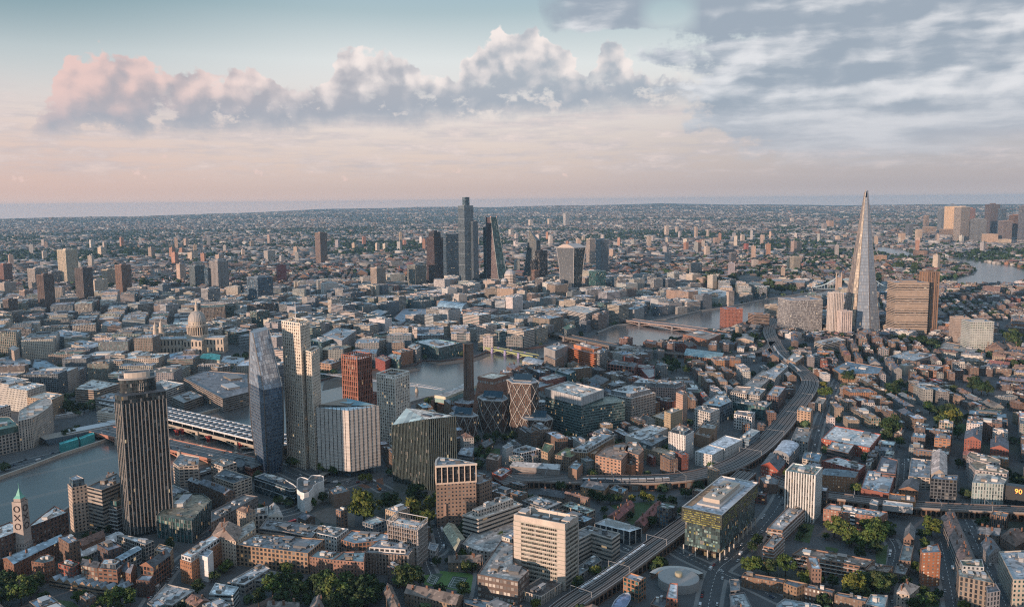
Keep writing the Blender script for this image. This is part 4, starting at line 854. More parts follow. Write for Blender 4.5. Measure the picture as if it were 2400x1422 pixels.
def spire():
 t=at((2017,772),0);H=hgt((2026,444),(2017,772));loc=(*t,0);lab='tall tapering glass spire with a split pointed top';r=thing('glass_spire',lab,'skyscraper',loc);n=8;va=math.atan2(CAM[1]-t[1],CAM[0]-t[0]);R0_=[44,47,46,46,44,47,45,46]
 ang=[va+math.radians(a) for a in (-78,-34,-15,26,72,130,190,238)];B=[t+np.array((cos_(a),sin_(a)))*q for a,q in zip(ang,R0_)];mark(lab,B);tops=[H-6,H,H-18,H-2,H-10,H-4,H-16,H-6];core=[t+(p-t)*.05 for p in B]
 mb=MB();loft(mb,[t+(p-t)*.93 for p in B],0,[t+(p-t)*.1 for p in B],H*.85,(.14,.13,.12),sty('glass',bay=2.5,fl=3.6,g=(.09,.085,.08),lit=.01),'glass');mb.build('inner_storeys',r,loc)
 for i in range(n):
  j=(i+1) % n;a,b=B[i],B[j];m=(b-a);a1,b1=a+m*.035,b-m*.035;f=.055;h=tops[i];k=1-h/(H*1.09);a2,b2=t+(a1-t)*k,t+(b1-t)*k
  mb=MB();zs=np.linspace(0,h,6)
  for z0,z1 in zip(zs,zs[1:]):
   k0,k1=1-z0/(H*1.09),1-z1/(H*1.09);mb.wall(t+(a1-t)*k0,t+(b1-t)*k0,z0,z1,(.13,.15,.18),sty('glass',bay=3*max(.2,k0),fl=7.4,wf=.93,hf=.92,v=.9,g=(.21,.255,.31) if i>1 else ((.30,.25,.22),(.52,.42,.32))[i],lit=.002 if z0>60 else .01),'glass' if i<2 else 'facade',t+(a1-t)*k1,t+(b1-t)*k1)  # first two facets tinted warm, others blue: sky and sun reflections painted into glass colour
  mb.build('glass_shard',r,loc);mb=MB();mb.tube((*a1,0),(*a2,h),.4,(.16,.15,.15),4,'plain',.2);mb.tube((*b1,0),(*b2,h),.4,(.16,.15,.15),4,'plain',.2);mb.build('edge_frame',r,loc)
spire()
def cathedral():
 t=at(px('A',(1832,985)),32);lab='domed pale stone cathedral with twin west towers';loc=(*t,0);r=thing('cathedral',lab,'cathedral',loc);c=(.50,.42,.34);w=at(px('A',(1530,1135)),0);v=(t-w)/nrm(t-w);n=np.array((-v[1],v[0]));ang=math.atan2(v[1],v[0]);D=nrm(t-w)
 nave=[t+v*55+n*18,t+v*55-n*18,t-v*78-n*18,t-v*78+n*18];mark(lab,[t+v*58+n*40,t+v*58-n*40,t-v*85-n*34,t-v*85+n*34]);mb=MB();mb.prism(nave,0,31,c,sty('punch',bay=7,fl=15,wf=.4,hf=.6));mb.prism([t+v*18+n*38,t-v*18+n*38,t-v*18-n*38,t+v*18-n*38],0,31,c,sty('punch',bay=7,fl=15,wf=.4,hf=.6));mb.build('nave_walls',r,loc)
 mb=MB();gable(mb,nave,29,5,(.22,.26,.29),c);gable(mb,[t+v*17+n*37,t-v*17+n*37,t-v*17-n*37,t+v*17-n*37],29,4.6,(.22,.26,.29),c);mb.build('lead_roof',r,loc);mb=MB();ring(mb,nave,30,32,.6,c,inner=.5);mb.build('balustrade',r,loc)
 mb=MB();mb.lathe(t,[(21.5,28),(21.5,38),(20.5,38.2)],c,32);mb.lathe(t,[(16.5,38),(16.5,56)],(.10,.085,.07),32);mb.lathe(t,[(20.8,54),(21.2,57),(18,57.5),(17.2,57.5),(17.2,64),(17.6,65)],c,32,'facade',sty('punch',bay=3.4,fl=8));mb.build('drum',r,loc)
 mb=MB()
 for i in range(28): a=2*math.pi*i/28;p=t+np.array((cos_(a),sin_(a)))*19.6;mb.tube((*p,38),(*p,54.5),.95,c,6)
 mb.build('colonnade',r,loc);mb=MB();mb.lathe(t,[(17.2*cos_(a),64.5+22*sin_(a)) for a in np.linspace(0,1.36,10)],(.40,.37,.34),32);o=mb.build('dome',r,loc,True)
 mb=MB()
 for i in range(32):
  a=2*math.pi*i/32;pr=None
  for q in np.linspace(0,1.36,8):
   p=(t[0]+17.4*cos_(q)*cos_(a),t[1]+17.4*cos_(q)*sin_(a),64.6+22*sin_(q))
   if pr: mb.tube(pr,p,.22,(.46,.43,.39),4)
   pr=p
 mb.build('dome_ribs',r,loc);mb=MB();mb.lathe(t,[(4.6,85.5),(4.6,87),(3.2,87.2),(3.2,96),(3.7,96.5),(1.8,99),(1.0,104),(1.4,105.4),(.2,106.5)],c,12);mb.tube((*t,106),(*t,111),.35,(.5,.42,.25));mb.tube((*(t-n*1.6),109),(*(t+n*1.6),109),.35,(.5,.42,.25));mb.build('lantern',r,loc)
 for s in (1,-1):
  p=t-v*78+n*s*17;mb=MB();mb.prism(rect(p,13,13,ang),0,40,c,sty('punch',bay=6.5,fl=13,wf=.35,hf=.5));mb.lathe(p,[(6.4,40),(6.4,41),(4.6,41.2),(4.6,51),(5.2,51.6),(3.4,53),(3.4,57),(2.6,60),(.8,64),(.3,68)],c,12);mb.build('west_tower',r,loc)
 mb=MB();pf=t-v*84
 for i in range(6): mb.tube((*(pf+n*(i-2.5)*4),4),(*(pf+n*(i-2.5)*4),20),1.0,c,8)
 mb.prism([pf-v*1.5+n*12,pf-v*1.5-n*12,pf+v*8-n*12,pf+v*8+n*12],0,4,c,None,'plain',c);mb.prism([pf-v*1.5+n*12,pf-v*1.5-n*12,pf+v*8-n*12,pf+v*8+n*12],20,27,c,None,'plain',c);a_,b_,d_=pf-v*1.5+n*12,pf-v*1.5-n*12,pf-v*1.5;mb.face([(*a_,27),(*b_,27),(*d_,33)],c);mb.build('portico',r,loc)
cathedral()
def river_tower():
 H=60;t=at((46,1172),H-4);loc=(*t,0);ang=longest(FOOT[-1]) if False else None;lab='slim stone tower with round and cross shaped windows and a green pointed cap';r=thing('clock_tower',lab,'tower',loc);a=math.atan2(CAM[1]-t[1],CAM[0]-t[0]);ang=a-math.radians(38);s=8.2;c=(.34,.29,.26);q=rect(t,s,s,ang);mark(lab,q)
 mb=MB();mb.prism(rect(t,s*1.25,s*1.25,ang),0,20,c,sty('small'));loft(mb,ccw(rect(t,s*1.15,s*1.15,ang)),20,ccw(rect(t,s,s,ang)),H-4,c,sty('blank'));mb.build('stone_shaft',r,loc);mb=MB();z=H-4;mb.prism(rect(t,s*.75,s*.75,ang),z,z+2.5,c,None,'plain',c);p4=[(*p,z+2.5) for p in ccw(rect(t,s*.8,s*.8,ang))];p5=[(*p,z+4.5) for p in ccw(rect(t,s*.45,s*.45,ang))]
 for i in range(4): mb.face([p4[i],p4[(i+1) % 4],p5[(i+1) % 4],p5[i]],copper);mb.face([p5[i],p5[(i+1) % 4],(*t,z+11)],copper)
 mb.tube((*t,z+10),(*t,z+15),.2,copper,4);mb.build('copper_cap',r,loc)
 for k in range(4):
  dv_=np.array((cos_(ang+k*math.pi/2),sin_(ang+k*math.pi/2)));n_=np.array((-dv_[1],dv_[0]));mb=MB()
  for z,ch in ((H-10,'O'),(H-17.5,'X'),(H-25,'O')):
   o0=t+dv_*(s*.5+.35+(H-z)*.008);R=2.5;P3=lambda x,y: (*(o0+n_*x),z+y)
   if ch=='O':
    m=16;pr=None
    for i in range(m+1):
     u=2*math.pi*i/m;q_=P3(R*cos_(u),R*sin_(u))
     if pr: mb.tube(pr,q_,.42,(.07,.045,.045),4)
     pr=q_
   else: mb.tube(P3(-R,-R),P3(R,R),.45,(.07,.045,.045),4);mb.tube(P3(-R,R),P3(R,-R),.45,(.07,.045,.045),4)
  mb.build('letter_windows',r,loc)
river_tower()
def T(reg,xl,xr,yt,yb,label,wc=cream,s='punch',rot=38,ratio=1.0,rc=rgrey,cat='tower',name='tower_block',group=None,mat='facade',mk=True,bands=None,finw=None,cap=.35,taper=None,capcol=None,**k):
 b=at(px(reg,((xl+xr)/2,yb)),0);H=hgt(px(reg,((xl+xr)/2,yt)),px(reg,((xl+xr)/2,yb)));dist=nrm(b-CAM[:2]);w=(xr-xl)/REG[reg][2]/FPX*dist;a=math.radians(rot);sd_=w/(cos_(a)+ratio*sin_(a));va=math.atan2(b[1]-CAM[1],b[0]-CAM[0])
 c=b+np.array((cos_(va),sin_(va)))*sd_*.45;ang=va-math.pi/2+a;P=ccw(rect(c,sd_,sd_*ratio,ang));loc=(*c,0);r=thing(name,label,cat,loc,group)
 if mk: mark(label,P)
 mb=MB();st=sty(s,**k)
 if taper: loft(mb,P,0,[c+(p-c)*taper for p in P],H,wc,st,mat);P2=[c+(p-c)*taper for p in P]
 else: mb.prism(P,0,H,wc,st,mat);P2=P
 mb.build('wall',r,loc);mb=MB();mb.face([(*p,H-.1) for p in P2],rc,'roof');ring(mb,P2,H-.8,H+.8,.2,capcol or tuple(min(.6,x*1.1) for x in wc),inner=.6);mb.build('roof',r,loc)
 if cap: mb=MB();mb.box(c,(sd_*cap*1.3,sd_*ratio*cap,max(3.5,H*.035)),tuple(x*.8 for x in wc),ang,H-.1,top=rgrey);mb.build('plant_room',r,loc)
 if bands:
  mb=MB();z=bands[0]
  while z<H: ring(mb,P,z,z+bands[1],bands[2],bands[3]);z+=bands[0]
  mb.build('floor_bands',r,loc)
 if finw: mb=MB();wfins(mb,P,0,H,*finw);mb.build('upright_ribs',r,loc)
 return r,P,H,loc
T('J',1533,1745,640,966,'broad slab tower with many cream horizontal bands right of the glass spire',(.34,.265,.21),'band',24,.62,fl=3.4,hf=.55,bands=(3.9,1.5,.7,(.42,.335,.265)),name='hospital_tower')
T('J',1722,1815,572,952,'tall brown stair tower joined to the banded slab tower',(.20,.135,.10),'slit',40,.8,name='hospital_tower',bay=5,finw=(9,2.2,1.2,(.28,.175,.115)))
T('J',855,1108,748,948,'wide pale glass office with a stepped top left of the glass spire',(.34,.33,.33),'glass',30,.7,g=(.20,.20,.20),wf=.75,hf=.8,name='office_block',cat='office building')
T('J',1156,1240,702,960,'slim white ribbed tower at the foot of the glass spire',(.52,.47,.43),'fin',36,.8,g=(.2,.18,.17),finw=(4.5,1.0,.7,(.6,.54,.5)))
T('J',1206,1296,815,965,'shorter white ribbed block in front of the glass spire',(.52,.45,.42),'fin',36,.9,g=(.25,.2,.19),finw=(5,1.2,.7,(.6,.53,.5)))
T('J',494,628,803,915,'square red brick office with a cut out entrance on the far quay',(.30,.12,.085),'punch',20,.8,g=(.06,.05,.05),name='office_block',cat='office building')
T('J',668,792,835,925,'brown banded office between the red brick office and the railway',(.26,.19,.15),'band',28,.8,name='office_block',cat='office building')
T('J',770,868,780,862,'cream banded low office behind the wide pale glass office',(.52,.44,.35),'band',30,.8,name='office_block',cat='office building')
T('J',1915,2010,855,1005,'pale concrete stair tower of the framed hospital block',(.40,.32,.27),'slit',30,.8)
T('J',1995,2150,880,1060,'open framed white and green hospital block on the right',(.40,.42,.40),'wide',28,.8,g=(.07,.12,.10),bands=(3.6,.6,1.0,(.5,.5,.48)))
T('G',403,552,545,1003,'dark brown ribbed tower with stepped shoulders, leftmost of the skyscraper cluster',(.085,.06,.06),'fin',42,.95,g=(.035,.03,.035),finw=(5,.8,.6,(.10,.075,.075)),cap=.62,name='skyscraper',cat='skyscraper')
T('G',425,533,492,1000,'dark core of the brown ribbed tower rising above its shoulders',(.05,.045,.05),'fin',42,.9,g=(.03,.03,.035),name='skyscraper',cat='skyscraper',mk=False)
T('G',535,697,510,935,'broad dark blue banded tower just behind the brown ribbed tower',(.06,.09,.12),'band',30,.7,g=(.025,.045,.065),hf=.6,name='skyscraper',cat='skyscraper',bands=(8,1.2,.5,(.09,.13,.16)),cap=0)
T('G',696,838,246,1005,'tallest glass skyscraper of the cluster, grey blue with stepped shoulders',(.15,.18,.20),'glass',38,.9,g=(.105,.135,.16),fl=4,bay=3,name='skyscraper',cat='skyscraper',bands=(40,1.2,.3,(.22,.25,.27)),cap=0,lit=.003,mat='glass')
T('G',738,804,168,1000,'slim top stage of the tallest glass skyscraper',(.12,.17,.20),'glass',38,.9,g=(.06,.095,.12),name='skyscraper',cat='skyscraper',mk=False,cap=0,lit=0)
T('G',800,880,392,1003,'lower right shoulder of the tallest glass skyscraper',(.14,.165,.185),'glass',38,.9,g=(.09,.12,.15),name='skyscraper',cat='skyscraper',mk=False,cap=0,lit=.003,mat='glass')
def wedge():
 b=at(px('G',(1030,985)),0);lab='wedge shaped skyscraper with one sloping green glass side';H=hgt(px('G',(995,352)),px('G',(1010,985)));va=math.atan2(b[1]-CAM[1],b[0]-CAM[0]);rt=np.array((sin_(va),-cos_(va)));fw=np.array((cos_(va),sin_(va)));dist=nrm(b-CAM[:2]);m=dist/FPX/3.95
 B0=[b+rt*(-82*m),b+rt*(40*m)-fw*22,b+rt*(125*m)+fw*8,b+rt*(10*m)+fw*48];T0=[b+rt*(-80*m)+fw*4,b+rt*(-35*m)+fw*2,b+rt*(20*m)+fw*10,b+rt*(-30*m)+fw*40];c=np.mean(B0,0);loc=(*c,0);r=thing('skyscraper',lab,'skyscraper',loc);mark(lab,B0)
 mb=MB();mb.wall(B0[0],B0[1],0,H,(.075,.05,.055),sty('grid',bay=3,fl=3.8,wf=.5,hf=.5,g=(.05,.035,.04),lit=.004,v=1),'facade',T0[0],T0[1]);mb.wall(B0[1],B0[2],0,H,(.09,.15,.15),sty('glass',bay=6,fl=7.6,g=(.035,.075,.078),lit=.004),'facade',T0[1],T0[2]);mb.wall(B0[2],B0[3],0,H,(.06,.1,.12),sty('glass'),'glass',T0[2],T0[3]);mb.wall(B0[3],B0[0],0,H,(.06,.1,.12),sty('glass'),'glass',T0[3],T0[0]);mb.face([(*p,H) for p in T0],rdark);mb.build('glazed_walls',r,loc)
 mb=MB();q=[b+rt*(-106*m)+fw*6,b+rt*(-80*m)+fw*2,b+rt*(-76*m)+fw*30,b+rt*(-104*m)+fw*34];mb.prism(q,0,H*.86,(.035,.06,.07),sty('glass',g=(.025,.045,.055),lit=0),'facade',rdark);mb.build('service_core',r,loc);mb=MB()
 for i in range(4): mb.tube((*B0[i],0),(*T0[i],H),.9,(.25,.3,.3),4)
 for p in T0: mb.box(p,(2.5,2.5,3.5),(.6,.35,.3),0,H)
 mb.build('corner_frame',r,loc)
wedge()
def blade():
 b=at(px('G',(1360,905)),0);lab='dark blade shaped skyscraper with a slanted pointed top';H=hgt(px('G',(1350,466)),px('G',(1360,905)));va=math.atan2(b[1]-CAM[1],b[0]-CAM[0]);rt=np.array((sin_(va),-cos_(va)));fw=np.array((cos_(va),sin_(va)));m=nrm(b-CAM[:2])/FPX/3.95
 P=[b+rt*(-68*m),b+rt*(50*m)-fw*10,b+rt*(90*m)+fw*25,b+rt*(-20*m)+fw*40];H2=hgt(px('G',(1412,562)),px('G',(1400,905)));Z=[H*.80,H2,H2*.97,H*.95];Tq=[b+rt*(-12*m)+fw*2,P[1]+0,P[2]+0,b+rt*(-8*m)+fw*30];Z[0]=H;c=np.mean(P,0);loc=(*c,0);r=thing('skyscraper',lab,'skyscraper',loc);mark(lab,P);mb=MB()
 for i in range(4):
  j=(i+1) % 4;o=random.randint(0,500);nf=round(H/3.9);nb_=max(2,round(nrm(P[j]-P[i])/2.6));mb.face([(*P[i],0),(*P[j],0),(*Tq[j],Z[j]),(*Tq[i],Z[i])],(.055,.075,.085),'facade',[(o,0),(o+nb_,0),(o+nb_,nf*Z[j]/H),(o,nf*Z[i]/H)],(.03,.048,.056),(.92,.7,.008,0))
 mb.face([(*Tq[i],Z[i]) for i in range(4)],(.12,.16,.18));mb.build('glazed_walls',r,loc);mb=MB()
 for i in range(4): mb.tube((*P[i],0),(*Tq[i],Z[i]),.8,(.22,.26,.28),4)
 mb.build('edge_trim',r,loc)
blade()
T('G',1400,1516,662,985,'black stepped tower in front of the blade shaped skyscraper',(.035,.035,.04),'glass',36,.9,g=(.02,.022,.026),cap=.2,name='skyscraper',cat='skyscraper',lit=.004)
T('G',1352,1460,755,985,'lower black stage of the stepped tower, to its left',(.035,.035,.04),'glass',36,.9,g=(.02,.022,.026),cap=.4,name='skyscraper',cat='skyscraper',lit=.01)
T('G',1365,1440,845,990,'small copper toned tower at the foot of the black stepped tower',(.28,.16,.11),'fin',36,.9,name='office_block',cat='office building')
def flared():
 b=at(px('G',(1745,1068)),0);lab='bulging flared skyscraper that widens to a curved top';H=hgt(px('G',(1740,600)),px('G',(1745,1068)));va=math.atan2(b[1]-CAM[1],b[0]-CAM[0]);rt=np.array((sin_(va),-cos_(va)));fw=np.array((cos_(va),sin_(va)));m=nrm(b-CAM[:2])/FPX/3.95
 L,Nn,Rr=-122,10,98;c=b+rt*(-10*m)+fw*18;loc=(*c,0);r=thing('skyscraper',lab,'skyscraper',loc)
 def plan(z):
  u=z/H;g=.92+.36*u**1.6-.05*sin_(u*math.pi);w=[b+rt*L*m,b+rt*Nn*m-fw*14,b+rt*Rr*m+fw*6,b+rt*(-30*m)+fw*38];return [c+(p-c)*g for p in w]
 mark(lab,plan(0));zs=np.linspace(0,H*.93,12)
 for i in range(4):
  mb=MB();gl=mb;j=(i+1) % 4
  for z0,z1 in zip(zs,zs[1:]):
   A,B=plan(z0),plan(z1)
   if i in (0,2): mb.wall(A[i],A[j],z0,z1,(.15,.16,.17),sty('fin',bay=1.6,fl=4,wf=.6,g=(.065,.08,.095),lit=0,v=1),'facade',B[i],B[j])
   else: gl.wall(A[i],A[j],z0,z1,(.05,.06,.065),sty('glass',bay=3,fl=4,g=(.03,.04,.045),lit=.004),'facade',B[i],B[j])
  mb.build('dark_glass_face' if i % 2 else 'ribbed_face',r,loc)
 Tp=plan(H*.93);mb=MB();k=10;A=[];B=[]
 for i in range(k+1):
  u=i/k;hh=H*.93+sin_(u*math.pi)*H*.075*1.0+u*(-.0)*H;A.append((*(Tp[0]+(Tp[1]-Tp[0])*u),hh));B.append((*(Tp[3]+(Tp[2]-Tp[3])*u),hh))
 for i in range(k): mb.face([A[i],A[i+1],B[i+1],B[i]],(.36,.37,.38),'plain')
 mb.face(A,(.42,.36,.32));mb.face(B[::-1],(.3,.3,.3));mb.build('curved_roof',r,loc);mb=MB()
 for i in range(3):
  for z0,z1 in zip(zs,zs[1:]): mb.tube((*plan(z0)[i],z0),(*plan(z1)[i],z1),.7,(.50,.48,.46),5)
 mb.build('white_edges',r,loc)
flared()
def banded():
 t=at(px('G',(1168,1035)),0);loc=(*t,0);lab='striped cream and grey building with a domed top before the cluster';r=thing('office_block',lab,'office building',loc);mark(lab,rect(t,36,36,.3));H=hgt(px('G',(1168,880)),px('G',(1168,1035)));mb=MB();mb.lathe(t,[(19,0),(19,H)],(.12,.115,.11),12);mb.build('wall',r,loc);mb=MB();z=3
 while z<H: mb.lathe(t,[(19,z),(19.8,z),(19.8,z+2.6),(19,z+2.6)],(.58,.50,.44),12);z+=5.2
 mb.build('cream_bands',r,loc);mb=MB();mb.lathe(t,[(18*cos_(a),H+16*sin_(a)) for a in np.linspace(0,1.5,7)],(.38,.38,.39),12);mb.build('dome',r,loc)
 p=t+np.array((-26,8));mb=MB();mb.lathe(p,[(11,0),(11,H*.62)],(.45,.4,.36),10,'facade',sty('band'));mb.lathe(p,[(11*cos_(a),H*.62+11*sin_(a)) for a in np.linspace(0,1.5,5)],(.4,.4,.4),10);mb.build('corner_turret',r,loc)
banded()
AP,OB,HO,BU='apartment block','office building','house','building'
bld('C','wharf_building','long brown brick wharf with pale roofs around the slim stone tower',BU,[(-200,690),(-200,590),(110,478),(290,540),(600,302),(750,372),(-10,665)][2:6]+[(300,545),(0,660),(-200,760),(-200,600)],30,'punch',dbrick,rc=rpale,n=8,bay=3.6,fl=4)
bld('C','brick_house','brown brick block with a blue grey pitched roof below the wharf',BU,[(20,885),(640,640),(705,668),(150,945)],(0,40,1080),'brick',brick,'gable',rblue,n=5,rise=3)
bld('C','brick_house','octagonal brown brick flats with a glass box on the roof beside the park trees',AP,[(345,915),(440,852),(525,832),(605,862),(590,905),(480,935)],(5,520,1160),'brick',brick,rc=(.12,.15,.15),n=2)
bld('C','hotel_tower','cream fronted slab with a dark glass top left of the striped tower','tower',[(745,62),(790,105),(960,70),(860,20)],(1,850,600),'punch',(.46,.37,.30),rc=rgrey,n=3,top=(1.5,6,(.08,.12,.12),'glass'))
bld('C','hotel_wing','long low wing with a curved grey roof and dark windows behind the cream fronted slab',BU,[(960,90),(1120,130),(1390,20),(1290,-60)],42,'band',(.33,.29,.25),rc=(.10,.105,.11),n=4)
bld('C','apartment_block','grey apartments with white balcony edges and a glass top storey left of the striped tower',AP,[(968,262),(1285,322),(1420,262)],(1,1290,608),'wide',(.16,.15,.15),rc=(.26,.18,.12),n=3,top=(2.5,4.5,(.06,.10,.10),'teal'),bands=(3.6,.5,.8,(.52,.52,.5)))
bld('C','barrel_roofed_building','long building with a silver barrel roof and round ends',BU,[(810,835),(905,890),(1385,660),(1275,622)],(1,900,930),'grid',(.36,.33,.30),'barrel',(.42,.42,.42),rise=3.5)
bld('C','barrel_roofed_building','short silver barrel roofed wing joining the long one at a right angle',BU,[(1275,622),(1385,662),(1600,735),(1700,690),(1390,625)][1:]+[(1285,626)],16,'grid',(.36,.33,.30),'flat',(.42,.42,.42),n=4)
bld('C','brick_house','small brown brick house with a pitched brown roof by the silver barrel roof',HO,[(865,690),(905,750),(1160,640),(1110,600)],11,'blank',brick,'gable',(.12,.07,.055),n=1)
bld('C','glazed_shed','long narrow glazed shed with a pale roof in the courtyard by the silver barrel roof',BU,[(1270,880),(1340,905),(1560,780),(1490,755)],14,'grid',(.3,.3,.3),'gable',rblue,rise=1.5,n=0)
bld('C','warehouse','red brick warehouse with a planted roof terrace behind the saw tooth roof',BU,[(640,940),(800,985),(890,930),(760,890)],17,'grid',redbrick,rc=(.09,.10,.07),n=4,g=(.1,.1,.1))
bld('C','warehouse','red brick warehouse with big white windows and a black roof with skylights',BU,[(890,955),(1075,990),(1130,935),(940,890)],18,'grid',brick,'gable',rdark,n=1,g=(.22,.2,.17),rise=3)
bld('C','warehouse','brick warehouse with a pale lifted roof and white balconies next to the black roofed one',BU,[(1080,990),(1290,1010),(1380,930),(1130,910)],19,'wide',brick,rc=rpale,n=4,top=(2,3,(.3,.3,.3),'glass'))
bld('C','brick_house','brick house with a stepped gable right of the white balconies',HO,[(1300,1010),(1440,1050),(1510,980),(1380,950)],15,'brick',brick,'gable',slatec,n=2,rise=5)
bld('C','brick_house','brick corner building with a round gable front and dark glass roof',BU,[(1545,960),(1690,985),(1880,850),(1790,820)],18,'grid',(.22,.11,.07),'gable',(.05,.055,.06),n=2,rise=4)
bld('C','brick_house','dark brick corner house with white shop front by the street crossing',BU,[(1500,1120),(1650,1130),(1700,1060),(1560,1060)],14,'brick',dbrick,rc=rgrey,n=3)
bld('C','office_block','low tan block with white roof edges behind the dark glass roofed corner',BU,[(1700,790),(1870,830),(1910,760),(1760,720)],17,'punch',tan,rc=rgrey,n=5)
bld('C','sawtooth_shed','long low building with a row of blue grey saw tooth roofs beside the park',BU,[(535,1120),(1290,1250),(1475,1165),(740,1050)],(1,1290,1330),'band',(.30,.215,.15),'saw',rblue,rise=3.4)
bld('C','apartment_block','orange brick flats with a white stair tower and pale roof slab',AP,[(1985,895),(2110,935),(2440,700),(2354,660)],(1,2160,1180),'small',(.30,.15,.085),rc=rpale,n=3,top=(1,4,(.52,.53,.54),'wide'))
bld('C','stair_tower','plain white stair tower on the front of the orange brick flats',BU,[(2150,830),(2290,870),(2350,800)],(1,2300,1150),'blank',(.60,.60,.60),n=1)
bld('C','school_block','low grey flat roofed sheds with glass lanterns right of the street crossing',BU,[(1640,1370),(1900,1400),(2150,1230),(1830,1160)],8,'wide',conc,rc=(.30,.28,.27),n=8)
bld('C','podium_block','dark green glass block with a curved lawn on its roof right of the striped tower',OB,[(1730,410),(1900,440),(2110,470),(2330,240),(2240,170),(1960,160)],(2,2140,720),'teal',(.06,.09,.09),rc=(.17,.15,.11),n=5,lit=.05,finw=(4.2,.4,.5,(.22,.24,.24)))
bld('B','curved_office','curved pale stone building with a colonnade and a roof garden',BU,[(165,500),(250,480),(290,470),(350,440),(440,380),(485,330),(470,285),(430,280),(350,300),(180,400)],38,'slit',(.47,.41,.35),rc=(.30,.27,.24),n=6,bay=3.4,wf=.42,hf=.7)
bld('B','stone_hall','stone building with arched windows and a green copper mansard roof, cut by the frame',BU,[(-200,700),(-200,500),(110,500),(210,590),(-20,640)],24,'arch',(.40,.34,.29),'flat',(.06,.12,.11),n=3,top=(3,7,(.06,.12,.11),'blank'))
bld('B','office_block','white stone block with rows of small windows behind the curved stone building',BU,[(60,190),(250,215),(420,160),(230,130)],34,'punch',(.44,.42,.38),rc=rpale,n=8)
bld('B','office_block','cream office with two long rows of windows at the far left edge',BU,[(-160,120),(80,160),(270,110),(60,80)],34,'punch',(.42,.40,.37),rc=(.34,.33,.32),n=6)
bld('B','office_block','grey block with a cream roof terrace right of the curved stone building',BU,[(250,280),(480,300),(590,250),(420,225)],30,'punch',tan,rc=(.42,.4,.36),n=5)
bld('B','office_block','long brown office with many bands of dark windows left of the striped tower',BU,[(690,200),(900,215),(1110,150),(850,110)],(0,690,320),'band',(.33,.25,.19),rc=(.42,.40,.37),n=9)
bld('B','office_block','lower grey wing in front of the long brown banded office',BU,[(880,290),(1060,320),(1150,250),(1010,235)],20,'band',conc,rc=rgrey,n=5)
bld('B','apartment_block','stepped cream flats with white balconies at the bridge approach',AP,[(900,410),(1080,430),(1160,390),(980,365)],22,'wide',(.5,.43,.36),rc=(.3,.27,.24),n=5,bands=(3.3,.9,1.2,(.55,.50,.44)))
bld('B','office_block','white office with long horizontal bands right of the striped tower top',BU,[(1330,190),(1530,215),(1705,150),(1500,115)],(1,1540,330),'band',(.46,.45,.43),rc=(.4,.38,.35),n=5)
bld('B','station_building','low dark station office with flat roof beside the bridge end',BU,[(1585,275),(1700,330),(1880,265),(1760,215)],14,'band',(.24,.21,.18),rc=(.2,.2,.2),n=5)
bld('B','car_park','big brown layered deck building by the river left of the bulging glass tower',BU,[(1700,100),(2060,290),(2300,230),(2290,60),(1900,30)],22,'band',(.24,.20,.17),rc=(.13,.13,.14),n=14,fl=3.2)
bld('B','stone_block','pale stone stepped hotel with balconies below the road bridge, left part',BU,[(1600,880),(1655,920),(1835,905),(1845,830),(1670,800)],(1,1665,1110),'wide',(.45,.38,.32),rc=(.2,.2,.2),n=6)
bld('B','stone_block','pale stone stepped hotel below the road bridge, right part with a lift tower',BU,[(1975,1010),(2160,1075),(2330,1015),(2080,935)],(1,2180,1240),'wide',(.47,.40,.33),rc=(.06,.07,.08),n=6)
bld('B','stone_block','small pale stone block between the two stepped hotel parts and the road bridge',BU,[(1950,880),(2060,920),(2190,880),(2040,830)],20,'wide',(.42,.36,.31),rc=(.23,.22,.2),n=4)
bld('B','round_drum','low dark drum shaped roof beside the road bridge',BU,[(2170+60*cos_(a)+45,880+45*sin_(a)) for a in np.linspace(0,2*math.pi,13)[:-1]],12,'glass',dgrey,rc=rdark,n=1)
bld('E','curved_terrace','long dark curved building with a rough roof terrace above the dormer roof',BU,[(-20,640),(-20,540),(280,380),(410,400),(200,520)],22,'punch',(.17,.155,.15),rc=(.10,.10,.10),n=10)
bld('E','mansard_block','cream corner building with a brown mansard roof full of dormers',BU,[(-20,770),(205,815),(265,690),(60,640)],22,'brick',(.48,.40,.32),'hip',(.17,.125,.10),rise=6,n=3)
bld('E','mansard_block','cream wing of punched windows running back from the mansard corner',BU,[(215,815),(390,690),(370,620),(250,690)],21,'brick',(.46,.39,.31),rc=(.24,.22,.2),n=3)
bld('E','white_corner','white building with a pointed gable beside the street bend',BU,[(505,590),(640,590),(600,500),(520,490)],17,'punch',(.58,.55,.5),'gable',(.25,.24,.23),n=1)
bld('E','white_corner','long white parapet wing left of the white pointed gable',BU,[(330,590),(500,570),(500,490),(380,520)],17,'arch',(.50,.46,.42),rc=(.2,.19,.18),n=5)
bld('E','arcade_block','long brown brick block with rows of round arches and a cluttered grey roof',BU,[(205,845),(870,925),(1025,795),(390,742)],(0,218,1035),'arch',(.28,.185,.12),rc=(.16,.17,.18),n=22,bay=3.8,fl=3.9,wf=.6,hf=.62)
bld('E','brick_block','brown brick block with white banded piers right of the arcade block',BU,[(884,955),(1100,985),(1190,915),(960,892)],(0,892,1118),'brick',(.23,.135,.10),rc=(.17,.21,.21),n=5,bay=2.6,fl=3.3)
bld('E','brick_block','red brown brick block with a pale green roof right of the banded piers',BU,[(1102,985),(1385,1005),(1400,905),(1195,910)],20,'brick',(.25,.14,.105),rc=(.19,.235,.235),n=5)
bld('E','scaffold_block','grey brown gridded block with a green terrace beside the scaffolded tower',OB,[(1385,915),(1790,945),(1850,870),(1520,818)],(1,1805,1140),'punch',(.22,.165,.135),rc=rgrey,n=4,top=(3,3.5,(.5,.48,.46),'wide'),finw=(2.6,.18,.9,(.40,.36,.33)))
